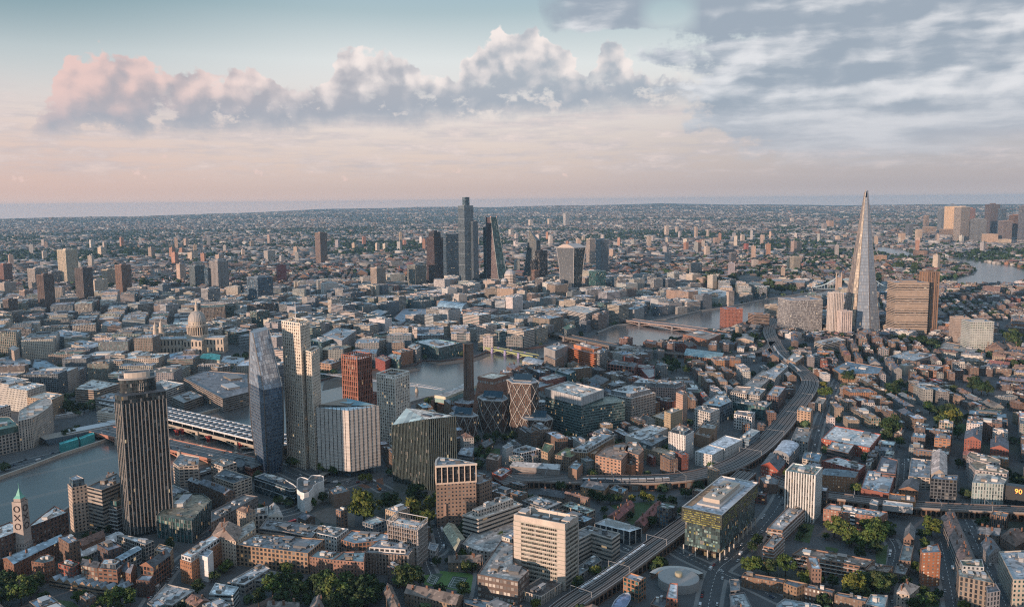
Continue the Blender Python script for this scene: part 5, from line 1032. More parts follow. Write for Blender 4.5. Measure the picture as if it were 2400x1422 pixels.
r_,p_,H_,l_=bld('E','scaffold_tower','square office tower wrapped in scaffolding with a railing round its roof','tower',[(1615,660),(1872,712),(1958,640)],(1,1888,1065),'grid',(.24,.19,.16),rc=(.42,.40,.38),n=5,finw=(2.4,.2,1.2,(.42,.39,.37)),bands=(3.6,.25,1.2,(.40,.37,.35)))
mb=MB();wfins(mb,offset(p_,1),H_,H_+4,2.4,.25,.3,(.45,.43,.41));ring(mb,offset(p_,1),H_+3.6,H_+4.1,.3,(.45,.43,.41),inner=.3);mb.build('roof_railing',r_,l_)
bld('E','white_block','white rendered wing behind the arcade block',BU,[(905,725),(1135,780),(1245,700),(985,665)],17,'punch',(.60,.58,.55),rc=(.19,.18,.17),n=8)
bld('E','brick_block','brown brick block with big windows and plant on a blue grey roof',OB,[(1175,800),(1300,835),(1620,800),(1620,740),(1270,712)],17,'grid',(.30,.155,.095),rc=(.24,.27,.29),n=12)
bld('E','long_roof','long block with white domed vents on its grey roof',BU,[(425,695),(630,720),(905,780),(990,672),(490,605)],17,'band',(.28,.25,.23),rc=(.15,.15,.155),n=18)
bld('E','glass_wedge','low dark blue glass wedge with a rounded white trimmed nose',OB,[(375,220),(560,280),(700,330),(745,332),(768,316),(740,290),(640,232),(470,188)],(2,700,480),'glass',(.08,.11,.125),rc=(.045,.06,.075),n=5,g=(.025,.05,.065),pc=(.6,.62,.62),bands=(7,.5,.3,(.5,.52,.54)))
r_,p_,H_,l_=bld('E','curved_white_building','white sculpted building with a wavy parapet and louvred roof well',BU,[(768,335),(800,362),(835,372),(880,362),(905,340),(925,300),(965,275),(1015,258),(1018,218),(985,205),(905,206),(872,240),(845,228),(800,222),(770,240)],20,'blank',(.66,.66,.65),rc=(.10,.10,.10),pc=(.68,.68,.68),n=4)
bld('E','brick_block','dark brown block with a blue grey roof beside the big round tree',BU,[(1062,335),(1112,385),(1255,350),(1185,288)],(1,1120,510),'blank',(.22,.155,.12),rc=(.13,.155,.17),n=3)
bld('E','terrace_house','pair of small brick houses with dark gabled roofs behind the tennis courts',HO,[(2165,1010),(2165,965),(2460,955),(2480,1000)],8,'brick',(.24,.17,.12),'gable',(.105,.085,.075),n=2)
bld('E','terrace_house','brick terrace with brown roof and chimneys at the bottom edge, pointing at the trees',HO,[(1570,1270),(1640,1225),(1760,1500),(1660,1500)],10,'brick',(.19,.135,.10),'gable',(.12,.095,.08),n=3)
bld('E','terrace_house','long brick terrace with brown roof and three chimneys below the tennis courts',HO,[(1760,1290),(1830,1215),(2300,1310),(2230,1400)],10,'brick',(.21,.155,.115),'gable',(.125,.10,.085),n=4)
bld('E','terrace_house','brick terrace roof with two chimneys at the bottom edge among the trees',HO,[(490,1440),(530,1375),(790,1390),(790,1460)],9,'brick',(.19,.135,.10),'gable',(.12,.10,.09),n=3)
bld('E','terrace_house','single brown gabled house between the bottom tree groups',HO,[(860,1480),(930,1330),(1020,1345),(1010,1500)],9,'brick',(.19,.135,.10),'gable',(.12,.10,.09),n=2)
bld('E','school_block','low school with white roof slabs left of the bottom tree row',BU,[(130,1190),(290,1215),(525,1062),(430,1020)],8,'wide',conc,rc=(.40,.40,.40),n=5)
bld('E','school_block','dark roofed low wing right of the white school roof slabs',BU,[(330,1170),(590,1180),(660,1110),(500,1080)],7,'wide',conc,rc=(.085,.09,.095),n=4)
bld('E','school_block','pale blue grey sports hall with curved roof lights at the bottom edge',BU,[(-40,1300),(180,1310),(235,1235),(20,1195)],13,'band',(.38,.44,.46),rc=(.42,.44,.45),n=3)
bld('I','brick_office','dark brick four storey block with white window rows in front of the cream slab block',OB,[(470,1115),(845,1185),(950,1080),(800,1000),(800,830),(690,800)],(0,476,1330),'grid',(.13,.095,.08),rc=(.27,.245,.225),n=10,g=(.30,.28,.26),bay=3,fl=4.2,hf=.5)
bld('I','white_block','low cream block with a dark flat roof at the foot of the cream slab block',BU,[(860,1262),(1062,1325),(1255,1195),(1080,1128)],(1,1068,1410),'slit',(.44,.39,.34),rc=(.06,.062,.065),n=3)
bld('I','slab_wing','four storey glazed wing running right from the cream slab block',OB,[(1400,800),(1525,735),(1715,790),(1790,735),(1500,665),(1405,705)],(2,1715,1020),'band',(.47,.42,.37),rc=(.15,.14,.135),n=6,g=(.08,.09,.09))
bld('I','low_canopy','low glazed link with rows of roof lights behind the railway wall',BU,[(1405,1130),(1620,985),(1560,930),(1405,1040)],7,'wide',conc,rc=(.10,.115,.12),n=10)
bld('I','stepped_office','stepped grey office with terraces and a dark glass end wall',OB,[(345,570),(480,605),(872,470),(720,405)],(1,482,830),'band',(.33,.31,.28),rc=(.40,.36,.32),n=10,bands=(3.6,1.0,1.2,(.40,.37,.33)),top=(5,5,(.42,.38,.34),'punch'))
bld('I','stepped_office','curved stone podium under the stepped grey office',OB,[(328,835),(460,890),(600,910),(860,700),(820,560),(560,560)],9,'punch',(.36,.33,.30),rc=(.25,.24,.23),n=2,mark=False)
bld('I','stone_block','old stone building with rows of round windows and a pale green roof',BU,[(1250,475),(1482,555),(1562,520),(1330,440)],(1,1492,670),'arch',(.33,.28,.225),rc=(.36,.42,.37),n=6,bay=3,fl=4.5)
bld('I','civic_building','white civic hall with tall columns beside the railway',BU,[(1555,648),(1880,725),(1990,690),(1660,600)],(1,1882,850),'fin',(.46,.44,.41),rc=(.40,.41,.42),n=3,bay=6,wf=.8,top=(6,3.5,(.5,.49,.47),'blank'))
bld('I','office_block','dark roofed office with a white cluttered roof behind the cream slab block',OB,[(880,435),(1110,515),(1255,450),(1000,385)],20,'wide',(.20,.19,.18),rc=(.20,.20,.20),n=14)
bld('I','red_terrace','terrace of houses with dark red tiled roofs, nearer the stone building',HO,[(1672,585),(1850,450),(1925,478),(1770,612)],7.5,'brick',(.20,.115,.085),'gable',(.16,.055,.048),n=6,rise=3.5)
bld('I','red_terrace','terrace of houses with dark red tiled roofs, nearer the railway',HO,[(1925,640),(2115,455),(2190,478),(2010,672)],7.5,'brick',(.20,.115,.085),'gable',(.17,.058,.05),n=6,rise=3.5)
bld('I','terrace_house','low houses with long dark slate roofs behind the white cluttered roof',HO,[(1035,375),(1090,332),(1385,375),(1330,425)],8,'brick',(.18,.13,.10),'gable',(.06,.06,.065),n=4,rise=4)
bld('I','brick_house','tan brick villa with dark roof against the railway arches',BU,[(1425,305),(1640,345),(1690,285),(1475,245)],(0,1435,395),'brick',(.33,.21,.12),'hip',(.10,.10,.105),n=2)
bld('I','brick_house','white and brown house with a blue grey roof behind the dark trees',BU,[(1690,325),(1810,370),(1865,325),(1745,290)],(1,1815,450),'brick',(.28,.20,.15),'flat',(.14,.22,.27),n=1)
bld('I','garage_shed','dark shed with a pale green patched roof next to the stepped office',BU,[(150,700),(265,900),(355,790),(255,655)],9,'wide',(.2,.2,.2),'gable',(.27,.26,.19),n=0,rise=4)
bld('I','brick_house','small brick row with dark roofs above the tennis courts',HO,[(200,1010),(215,965),(500,950),(500,1005)],8,'brick',(.19,.14,.11),'gable',(.10,.085,.075),n=2)
bld('I','small_block','little white gatehouse left of the pale green patched roof',BU,[(10,880),(80,900),(110,840),(30,820)],8,'punch',(.52,.5,.48),rc=rgrey,n=2)
bld('I','corner_house','grey slate house roofs with skylights at the bottom edge',HO,[(345,1380),(345,1330),(650,1370),(850,1430),(800,1500)],8,'brick',(.14,.12,.11),'flat',(.12,.15,.17),n=4)
bld('H','hotel_block','white gridded hotel with dark square windows in front of the cross braced flats',BU,[(765,1090),(878,1112),(1055,1072),(920,1035)],(1,880,1222),'grid',(.60,.59,.58),rc=(.28,.30,.31),n=7,bay=3.4,fl=3.6,wf=.6,hf=.66)
bld('H','hotel_block','narrow white building with black panels left of the white gridded hotel',BU,[(700,1050),(735,1070),(800,1040),(760,1015)],22,'slit',(.56,.55,.53),rc=rgrey,n=2)
bld('H','tan_block','tan brick block with a planted roof right of the white gridded hotel',BU,[(1060,1085),(1120,1110),(1180,1030),(1090,1010)],22,'punch',tan,rc=(.1,.12,.06),n=2)
bld('H','brick_apartments','brown brick flats with a green sedum roof',AP,[(1180,1125),(1335,1150),(1450,1080),(1290,1055)],17,'punch',(.23,.165,.12),rc=(.14,.155,.07),n=1)
bld('H','brick_apartments','brown brick flats with a long white cluttered roof storey',AP,[(1335,1098),(1490,1112),(1740,965),(1600,945)],(1,1492,1262),'slit',(.30,.19,.11),rc=(.30,.31,.32),n=12,bay=2.4,fl=3.2,top=(2,3.5,(.45,.45,.44),'wide'))
bld('H','brick_apartments','tall rust brick block at the end of the brown flats',AP,[(1490,1108),(1560,1120),(1610,1060),(1540,1045)],(1,1555,1265),'slit',(.36,.17,.075),rc=(.2,.14,.1),n=2)
bld('H','ziggurat_flats','irregular stack of pinkish brick flats with recessed balconies',AP,[(1560,1130),(1800,1180),(1900,1060),(1820,1010),(1660,1050)],24,'wide',(.34,.21,.15),rc=(.25,.165,.125),n=6,wf=.5)
bld('H','ziggurat_flats','curved pinkish brick flats with round balconies behind the irregular stack',AP,[(1830,1090),(1960,1130),(2010,1080),(1960,1010),(1860,1010)],24,'wide',(.33,.20,.145),rc=(.24,.17,.13),n=4)
bld('H','brick_block','small plain orange brick block beside the viaduct',BU,[(1805,1205),(1898,1222),(2000,1205),(1930,1188)],(1,1900,1325),'blank',(.42,.20,.115),rc=(.36,.31,.27),n=2)
bld('H','tan_block','long tan brick block with rows of small windows along the viaduct',BU,[(1935,1045),(2318,1150),(2370,1115),(2060,1030)],(1,2322,1268),'small',(.33,.25,.17),rc=(.26,.205,.15),n=6)
bld('H','brick_house','small brown brick house with blue solar panels by the viaduct station',BU,[(1310,1240),(1390,1265),(1445,1205),(1370,1180)],19,'blank',(.25,.165,.12),rc=(.18,.24,.27),n=2)
bld('H','station_house','long station roof with a glazed ridge on the viaduct','station',[(770,1230),(1230,1265),(1240,1215),(840,1195)],14,'blank',(.22,.2,.19),'gable',(.30,.30,.30),n=0,rise=3,z0=8)
bld('H','brick_block','red brick block with a flat roof left of the viaduct station',BU,[(600,1290),(690,1330),(790,1260),(700,1235)],12,'brick',redbrick,rc=rgrey,n=3)
bld('H','pink_block','brown house with white render between the trees and the viaduct station',BU,[(550,1160),(660,1180),(695,1130),(590,1105)],14,'brick',(.30,.2,.16),rc=(.30,.22,.18),n=3)
bld('H','grey_block','grey louvred block next to the dark green finned block',BU,[(290,1120),(420,1140),(440,1050),(320,1060)],15,'band',(.25,.26,.28),rc=rgrey,n=3)
bld('H','slate_terrace','dark slate roofed terrace among the trees below the cross braced flats',HO,[(470,1030),(540,1060),(620,1010),(560,990)],9,'brick',(.15,.12,.1),'gable',(.07,.08,.085),n=2)
bld('H','grid_office','stone gridded office with a glazed roof well right of the green glass office',OB,[(1660,562),(1892,608),(2120,552),(1880,500)],(1,1890,850),'grid',(.38,.34,.30),rc=(.40,.40,.40),n=12,wf=.62,hf=.6,top=(5,5,(.36,.37,.38),'fin'))
bld('H','grid_office','long rose stone office with a grey mechanical roof behind the stone gridded office',OB,[(1880,490),(2312,512),(2400,480),(1960,440)],(1,2312,690),'grid',(.36,.255,.22),rc=(.36,.37,.37),n=12,wf=.58,hf=.6,top=(4,5,(.36,.37,.38),'fin'))
bld('K','stair_tower','narrow pink stone tower at the corner of the rose stone office',BU,[(333,548),(398,572),(440,548)],(1,402,840),'small',(.46,.31,.24),rc=rgrey,n=1)
bld('H','yellow_block','yellow stone block with small windows in front of the stone gridded office',BU,[(2085,765),(2195,800),(2330,745),(2210,715)],(1,2198,880),'punch',(.40,.31,.19),rc=(.35,.30,.25),n=6)
bld('H','yellow_block','taller yellow stone stair block attached to the yellow stone block',BU,[(2200,725),(2260,745),(2370,705),(2290,690)],36,'small',(.38,.30,.2),rc=(.3,.26,.22),n=2)
bld('H','white_roof_block','sloping white roofed hall with roof plant before the yellow stone block',BU,[(1840,945),(1990,990),(2235,880),(2080,845)],17,'blank',(.5,.45,.4),rc=(.46,.45,.44),n=8)
bld('H','green_glass_block','dark office with a teal glass end behind the long tan brick block',OB,[(1960,1000),(2080,1045),(2240,960),(2130,925)],19,'fin',(.18,.21,.22),rc=(.17,.18,.19),n=4)
bld('H','white_house','white stucco corner building with a black mansard roof',BU,[(1532,935),(1650,970),(1745,940),(1640,890)],18,'grid',(.56,.55,.53),rc=(.10,.12,.14),n=6,wf=.5,top=(1.2,3,(.1,.11,.12),'punch'))
bld('H','orange_office','orange banded office block with a grey gridded end',OB,[(1310,135),(1552,195),(1672,158),(1430,110)],(1,1556,382),'band',(.46,.145,.06),rc=(.26,.25,.25),n=6,hf=.42,g=(.05,.035,.03),top=(8,6,(.46,.18,.09),'blank'))
bld('H','grey_office','grey concrete gridded end joined to the orange banded office',OB,[(1552,175),(1602,190),(1675,150),(1620,135)],(1,1602,385),'grid',(.32,.31,.30),rc=rgrey,n=2)
bld('H','concrete_block','plain grey concrete blocks left of the orange banded office',BU,[(1085,130),(1190,165),(1312,115),(1210,85)],40,'blank',(.25,.245,.24),rc=(.26,.26,.26),n=4)
bld('H','concrete_block','lower brown block with cut corners below the grey concrete blocks',BU,[(1090,210),(1190,250),(1270,210),(1170,180)],27,'punch',(.25,.2,.165),rc=(.25,.24,.23),n=4)
bld('H','riverside_flats','cream riverside flats with curved grey barrel roofs',AP,[(885,262),(1060,305),(1112,265),(950,225)],(1,1060,355),'wide',(.48,.42,.35),'barrel',(.22,.25,.28),rise=4)
bld('H','glass_pavilion','dark flat roofed pavilion right of the cream riverside flats',BU,[(1080,310),(1190,350),(1240,300),(1130,285)],14,'glass',(.12,.13,.13),rc=(.13,.15,.16),n=2)
bld('H','glass_office','blue grey glass office behind the green glass office',OB,[(1190,345),(1310,385),(1385,350),(1270,325)],26,'teal',(.13,.17,.18),rc=(.2,.22,.23),n=3)
bld('H','red_frame_office','dark glass office in a red and cream frame with a glazed entrance tower',OB,[(1675,285),(1925,318),(1960,275),(1720,245)],(1,1925,438),'grid',(.24,.085,.06),rc=(.09,.10,.11),n=8,bay=6,fl=6,g=gblack)
bld('H','red_block','plain dark red brick block right of the red and cream frame',BU,[(1935,315),(2085,335),(2112,300),(1960,285)],(1,2090,415),'small',(.25,.05,.045),rc=(.25,.24,.23),n=4)
bld('H','stone_house','tan stone building with a dark slate roof and skylights',BU,[(1485,440),(1610,480),(1690,430),(1570,385)],18,'arch',(.36,.27,.19),'hip',(.07,.08,.09),n=2)
bld('H','brick_wing','red brick wing of the power station gallery with stepped parapets',BU,[(1040,410),(1110,440),(1290,400),(1200,365)],22,'band',(.27,.10,.075),rc=(.35,.33,.31),n=6,hf=.2)
bld('K','white_checker_tower','white tower with a chequered pattern of slit windows','tower',[(265,912),(420,950),(500,908)],(1,428,1195),'slit',(.62,.60,.58),rc=(.14,.15,.14),n=5,bay=2.3,fl=3.1,wf=.36,hf=.85,top=(3,3,(.10,.11,.11),'glass'))
bld('K','white_warehouse','plain white panelled block with a ribbed roof, nearest the viaduct',BU,[(510,1095),(668,1128),(780,1065),(640,1030)],(1,668,1255),'small',(.52,.51,.49),rc=(.44,.47,.50),n=0,bay=4,wf=.3,lit=.02)
bld('K','white_warehouse','second plain white panelled block behind the nearest one',BU,[(640,1030),(785,1068),(950,985),(790,945)],(1,790,1195),'small',(.54,.53,.51),rc=(.44,.47,.50),n=0,bay=4,wf=.3)
bld('K','blue_office','blue grey glass office with a pale flat roof beside the viaduct',OB,[(925,965),(1010,985),(1112,905),(1020,880)],(0,950,1095),'band',(.18,.235,.28),rc=(.40,.39,.37),n=2,g=(.06,.09,.12))
bld('K','white_grid_block','white gridded apartment block with a brown roof',AP,[(870,748),(1035,778),(1066,732),(900,715)],(1,1040,915),'grid',(.58,.56,.54),rc=(.19,.16,.15),n=4,bay=3.6,fl=3.6,wf=.6,hf=.6)
bld('K','white_grid_block','white framed office with striped roof lights, left of the white gridded apartments',OB,[(500,700),(650,740),(738,700),(560,672)],28,'grid',(.54,.52,.49),rc=(.28,.25,.23),n=6,wf=.6)
bld('K','white_grid_block','white framed office with an orange brown roof edge near the bend',OB,[(840,545),(985,570),(1030,500),(890,490)],26,'grid',(.52,.47,.42),rc=(.42,.28,.21),n=3)
bld('K','white_grid_block','white framed office with a grey roof right of the orange brown roof edge',OB,[(988,565),(1105,580),(1165,520),(1040,495)],25,'grid',(.50,.46,.42),rc=(.30,.30,.30),n=6)
bld('K','brown_block','dark brown office with a pale roof beside the track bend',BU,[(1175,570),(1280,590),(1350,500),(1240,485)],24,'grid',(.20,.12,.10),rc=(.36,.36,.37),n=2)
bld('K','louvred_block','low green glass office with a grey louvred roof',OB,[(860,640),(1170,690),(1225,640),(930,615)],19,'teal',(.10,.14,.14),rc=(.16,.175,.18),n=12)
bld('K','curved_glass_block','blue grey office with a swept rounded roof',OB,[(580,655),(740,680),(850,630),(800,575),(700,575)],24,'glass',(.25,.28,.30),rc=(.24,.30,.33),n=5)
bld('K','brick_works','brown brick works with stepped boxes behind the white chequered tower',BU,[(500,930),(640,970),(715,900),(560,860)],15,'blank',(.26,.165,.11),rc=(.22,.17,.14),n=6)
bld('K','brick_works','tall brown brick box above the stepped brick works',BU,[(550,870),(690,890),(715,850),(590,820)],22,'blank',(.28,.18,.12),rc=(.24,.22,.20),n=3)
bld('K','brick_apartments','narrow tan brick apartment tower between the tracks and the street',AP,[(1455,712),(1580,732),(1602,695),(1480,672)],(1,1585,890),'wide',(.36,.25,.175),rc=(.34,.32,.30),n=3,wf=.5)
bld('K','grey_block','low grey block with a brown roof below the tan apartment tower',BU,[(1400,980),(1555,1010),(1590,890),(1450,870)],14,'punch',(.25,.24,.23),rc=(.22,.19,.17),n=4)
bld('K','barrel_roofed_building','long building with a pale barrel roof and dark solar panels beside the tracks',BU,[(1235,1100),(1380,1150),(1475,1040),(1310,1005)],17,'grid',(.24,.25,.26),'barrel',(.30,.33,.37),rise=4)
bld('K','red_gabled_building','red brick building with white trimmed gables and a dark glass vault roof',BU,[(1118,1225),(1280,1275),(1370,1170),(1210,1110)],(1,1282,1365),'grid',(.30,.07,.045),'gable',(.06,.08,.095),n=1,g=(.35,.31,.27),bay=2.4,fl=3.4,wf=.5,hf=.5,rise=7)
bld('K','red_hall','long red brick building with white window rows and a big pale roof',BU,[(1680,975),(2128,1062),(2232,935),(1800,855)],(1,2130,1165),'grid',(.30,.075,.045),rc=(.44,.44,.43),n=8,g=(.3,.27,.23),bay=2.8,fl=4,wf=.5,hf=.5)
bld('K','red_hall','dark roofed annexe in front of the long red brick building',BU,[(1730,1065),(1930,1110),(1985,1030),(1780,1000)],15,'band',(.15,.11,.1),rc=(.34,.33,.32),n=3)
bld('K','red_hall','red brick hall with a long black roof and a white plant deck',BU,[(1680,1180),(2030,1270),(2090,1220),(1830,1140)],14,'brick',(.27,.085,.06),rc=(.44,.43,.42),n=8)
bld('K','street_house','small brick and white shop house beside the bushy tree at the tracks',BU,[(1620,640),(1690,660),(1727,605),(1650,590)],12,'punch',(.42,.34,.28),rc=(.33,.25,.2),n=2)
bld('K','round_corner','curved dark roofed building below the red gabled building',BU,[(1100,1330),(1150,1395),(1280,1400),(1290,1350),(1200,1310)],10,'blank',(.14,.09,.07),rc=(.12,.13,.14),n=2)
bld('L','white_fin_block','white block of thin vertical fins on a pale base','tower',[(1115,160),(1382,202),(1446,128)],(1,1345,645),'fin',(.60,.60,.58),rc=(.22,.24,.20),n=8,bay=2.3,wf=.5,g=(.06,.07,.07),z0=0,finw=(2.3,.5,.7,(.66,.66,.64)))
bld('L','warehouse','tall brown brick warehouse with white window heads and a slate roof',BU,[(1440,195),(1752,222),(1782,172),(1470,140)],(1,1760,368),'brick',(.26,.135,.075),'hip',(.12,.15,.17),n=2,g=(.35,.32,.28),wf=.3,hf=.4,rise=4)
bld('L','shop_row','low blue and white shed with a dark roof behind the white fin block',BU,[(1265,45),(1420,80),(1450,0),(1290,-20)],9,'wide',(.42,.38,.33),rc=(.13,.19,.24),n=2)
bld('L','slab_flats','long grey balcony flats with rooftop tanks beside the junction street',AP,[(938,690),(1082,712),(1318,488),(1150,470)],(0,935,815),'wide',(.27,.17,.125),rc=(.36,.34,.33),n=10,bands=(3,.9,.7,(.40,.38,.37)))
bld('L','slab_flats','lower brick balcony flats at the street end of the long grey flats',AP,[(905,855),(1000,872),(1098,775),(990,750)],(1,1005,1035),'wide',(.28,.16,.11),rc=(.33,.30,.28),n=5,bands=(3,.8,.6,(.38,.36,.34)))
bld('L','gallery_flats','long brown brick flats with white access galleries facing the street trees',AP,[(1168,930),(1850,1050),(1940,985),(1270,865)],(0,1180,1070),'wide',(.22,.13,.09),rc=(.15,.12,.10),n=8,bands=(3.1,.35,1.0,(.52,.49,.45)))
bld('L','gallery_flats','lower brown brick wing right of the white access galleries',AP,[(1850,1070),(2060,1100),(2110,1040),(1900,1020)],13,'brick',(.22,.13,.09),rc=(.15,.12,.10),n=2)
bld('L','garden_flats','red brick flats with white stacked balconies behind the garden trees',AP,[(1460,510),(1980,590),(2060,540),(1520,460)],(0,1470,672),'punch',(.27,.135,.095),rc=(.27,.29,.30),n=10,g=(.25,.23,.2),bay=3,fl=3)
bld('L','stair_stack','white stack of stair balconies on the red brick garden flats',BU,[(1710,540),(1755,548),(1780,520)],(1,1758,722),'band',(.6,.58,.55),rc=(.4,.4,.4),n=0)
bld('L','street_terrace','brown brick terrace with flat grey roofs at the bottom junction',HO,[(705,1130),(1088,1195),(1110,1160),(730,1095)],(0,712,1235),'brick',(.20,.125,.085),rc=(.13,.12,.12),n=6,g=(.2,.19,.17))
bld('L','street_terrace','brown brick corner house with a curved bay and black roof',HO,[(1092,1195),(1215,1240),(1312,1200),(1120,1160)],15,'brick',(.23,.15,.095),rc=(.10,.11,.12),n=2)
bld('L','street_terrace','brown terrace with white window bays right of the curved bay house',HO,[(1285,1235),(1545,1290),(1570,1260),(1320,1205)],13,'brick',(.12,.085,.07),rc=(.17,.18,.19),n=5,g=(.4,.38,.35),wf=.46)
bld('L','street_terrace','grey brown terrace with pale roof clutter at the bottom right of the junction',HO,[(1565,1305),(1850,1370),(1880,1330),(1590,1280)],13,'brick',(.17,.12,.09),rc=(.24,.25,.26),n=8,g=(.2,.19,.18))
bld('L','street_terrace','white ended terrace at the bottom edge with a green grey roof',HO,[(1850,1390),(2030,1430),(2060,1310),(1900,1300)],13,'brick',(.30,.27,.25),rc=(.20,.25,.26),n=3)
bld('L','low_grey_roof','low flat grey roof with white skylights at the bottom junction corner',BU,[(592,1300),(600,1420),(800,1420),(730,1280)],9,'wide',(.16,.15,.15),rc=(.30,.31,.31),n=4)
bld('L','low_grey_roof','low hall with a pale striped roof at the bottom edge',BU,[(1030,1390),(1020,1460),(1500,1480),(1430,1400),(1100,1340)],9,'wide',(.3,.3,.3),rc=(.25,.29,.31),n=5)
bld('L','shop_row','narrow grey roofed shop row at the street corner',BU,[(590,1160),(600,1270),(690,1260),(680,1160)],8,'wide',(.2,.2,.2),rc=(.17,.18,.19),n=3)
def ticket_hall():
 c=at(px('L',(120,1140)),7);lab='round concrete station hall with a drum on its roof at the junction';loc=(*c,0);r=thing('station_hall',lab,'station',loc);mark(lab,rect(c,34,34));mb=MB();mb.lathe(c,[(16,0),(16,7),(15,7.4),(0,7.6)],(.33,.32,.31),28);mb.build('drum_wall',r,loc);mb=MB();mb.lathe(c,[(3,7.4),(3,10.5),(2.4,10.9),(0,11)],(.34,.31,.22),14);mb.build('roof_lantern',r,loc)
 mb=MB();q=c+np.array((15,-6));
 for i in range(9):
  a0,a1=math.radians(-70+i*14),math.radians(-70+(i+1)*14);f=lambda R,a: c+np.array((cos_(a+.6),sin_(a+.6)))*R
  mb.face([(*f(19,a0),5.2),(*f(24,a0),5.2),(*f(24,a1),5.2),(*f(19,a1),5.2)],(.5,.47,.44));mb.face([(*f(24,a0),0),(*f(24,a1),0),(*f(24,a1),5.2),(*f(24,a0),5.2)],(.40,.37,.34))
 mb.build('curved_canopy',r,loc)
ticket_hall()
bld('L','brick_house','brick stair house with a white roof beside the round station hall',BU,[(5,1330),(110,1345),(115,1200),(40,1195)],16,'punch',(.28,.12,.085),rc=(.5,.5,.5),n=2)
bld('I','blue_canopy','oval blue roofed canopy by the railway at the bottom edge',BU,[(1800+60*cos_(a)*1.0+110*sin_(a)*.0+sin_(a)*70,1380-sin_(a)*95+cos_(a)*22) for a in np.linspace(0,2*math.pi,13)[:-1]],8,'glass',(.3,.35,.4),rc=(.16,.19,.27),n=0)
bld('I','corner_house','brick house with a flat dark roof at the lower right of the railway',BU,[(2070,1390),(2200,1430),(2250,1330),(2120,1320)],10,'brick',(.2,.13,.1),rc=(.09,.10,.11),n=2)
bld('O','brick_tower','narrow orange brick tower with round topped white windows','tower',[(700,880),(716,918),(890,912),(862,830)],(1,668,1225),'arch',(.30,.125,.065),rc=(.22,.26,.29),n=4,bay=3.4,fl=2.5,wf=.36,hf=.5,g=(.40,.37,.33))
bld('O','office_block','brown stone block with bronze windows and a solar panelled roof at the bottom right',OB,[(1040,1055),(1060,1135),(1385,1200),(1310,1078)],(1,1035,1440),'grid',(.23,.19,.155),rc=(.36,.32,.27),n=5,wf=.5,hf=.75)
bld('O','office_block','grey lower end of the brown stone block with square windows',OB,[(1320,1290),(1440,1270),(1400,1200),(1310,1230)],24,'grid',(.26,.25,.26),rc=(.1,.1,.11),n=2,wf=.5)
bld('O','office_block','grey block with a white framed roof garden behind the bronze windows',OB,[(1065,985),(1090,1035),(1290,1050),(1270,975)],30,'punch',(.36,.37,.37),rc=(.12,.14,.10),n=4)
bld('O','office_block','glass and stone office with dark roof panels at the right edge',OB,[(1425,905),(1560,1165),(1760,1165),(1720,890)],(1,1560,1420),'punch',(.40,.35,.29),rc=(.24,.26,.28),n=6,g=gteal)
bld('O','mosaic_flats','flats with a mosaic of pale green and white panels',AP,[(1180,268),(1470,285),(1500,240),(1370,190),(1210,190)],(0,1172,465),'grid',(.34,.38,.37),rc=(.33,.30,.27),n=3,g=(.13,.19,.19),wf=.5,hf=.8,bay=2.6)
bld('O','mosaic_flats','curved grey flats with brown sedum roofs behind the mosaic panels',AP,[(1150,90),(1210,150),(1500,190),(1520,160),(1400,110),(1220,60)],24,'punch',(.34,.31,.30),rc=(.25,.19,.13),n=3)
bld('O','mosaic_flats','uppermost curved grey flats with brown roofs at the right',AP,[(1130,20),(1200,60),(1440,90),(1440,60),(1340,20),(1160,-20)],24,'punch',(.34,.31,.30),rc=(.25,.19,.13),n=3)
bld('O','dark_mosaic_block','dark office with a patchwork of black glass panels and blue roof louvres',OB,[(795,230),(1040,250),(1050,200),(830,190)],(0,760,470),'grid',(.09,.10,.11),rc=(.17,.21,.26),n=5,wf=.7,hf=.7,g=gblack)
bld('O','factory','old factory with a long pitched pale glass roof',BU,[(800,195),(945,205),(945,20),(810,-10)],17,'blank',(.33,.28,.24),'gable',(.36,.30,.27),n=0,rise=6)
bld('O','factory','flat roofed factory wing with small white gables left of the pitched glass roof',BU,[(590,210),(790,225),(800,60),(615,40)],12,'wide',(.40,.34,.29),rc=(.19,.21,.23),n=6)
bld('O','factory','dark roofed brick building with a skylight ridge behind the orange wall',BU,[(500,330),(680,350),(690,260),(560,250)],10,'brick',(.24,.13,.08),'gable',(.08,.08,.085),n=0)
bld('O','warehouse','brick warehouse with a double gable and a blue glazed roof',BU,[(150,320),(410,370),(470,180),(210,145)],13,'blank',(.20,.075,.055),'flat',(.30,.34,.37),n=10)
bld('O','warehouse','brown brick warehouse with balconies left of the dark street',BU,[(285,170),(470,190),(490,60),(340,20)],16,'band',(.2,.11,.09),rc=(.11,.115,.13),n=2)
bld('O','orange_wall_shed','bright orange brick shed along the viaduct',BU,[(400,420),(655,450),(650,390),(410,365)],13,'blank',(.36,.16,.06),rc=(.14,.13,.13),n=1)
bld('O','platform_shelter','long grey platform roof on the viaduct','station',[(350,470),(630,500),(632,462),(360,428)],14,'blank',(.3,.3,.3),rc=(.38,.37,.36),n=0,z0=8)
bld('O','platform_shelter','small square grey platform roof on the viaduct left of the long one','station',[(230,455),(300,475),(315,440),(250,418)],15,'blank',(.3,.3,.3),rc=(.38,.37,.36),n=0,z0=8)
bld('O','roof_terrace_row','long dark terrace with white window strips and a brown chimney lined roof',HO,[(892,590),(1065,1010),(1180,960),(1015,540)],12,'band',(.30,.27,.25),'gable',(.115,.08,.07),n=14,rise=3)
bld('O','chapel','brick chapel with a grey slate roof beside the orange brick tower','chapel',[(545,790),(640,800),(650,700),(565,690)],9,'brick',(.2,.13,.1),'gable',(.15,.155,.16),n=0,rise=6)
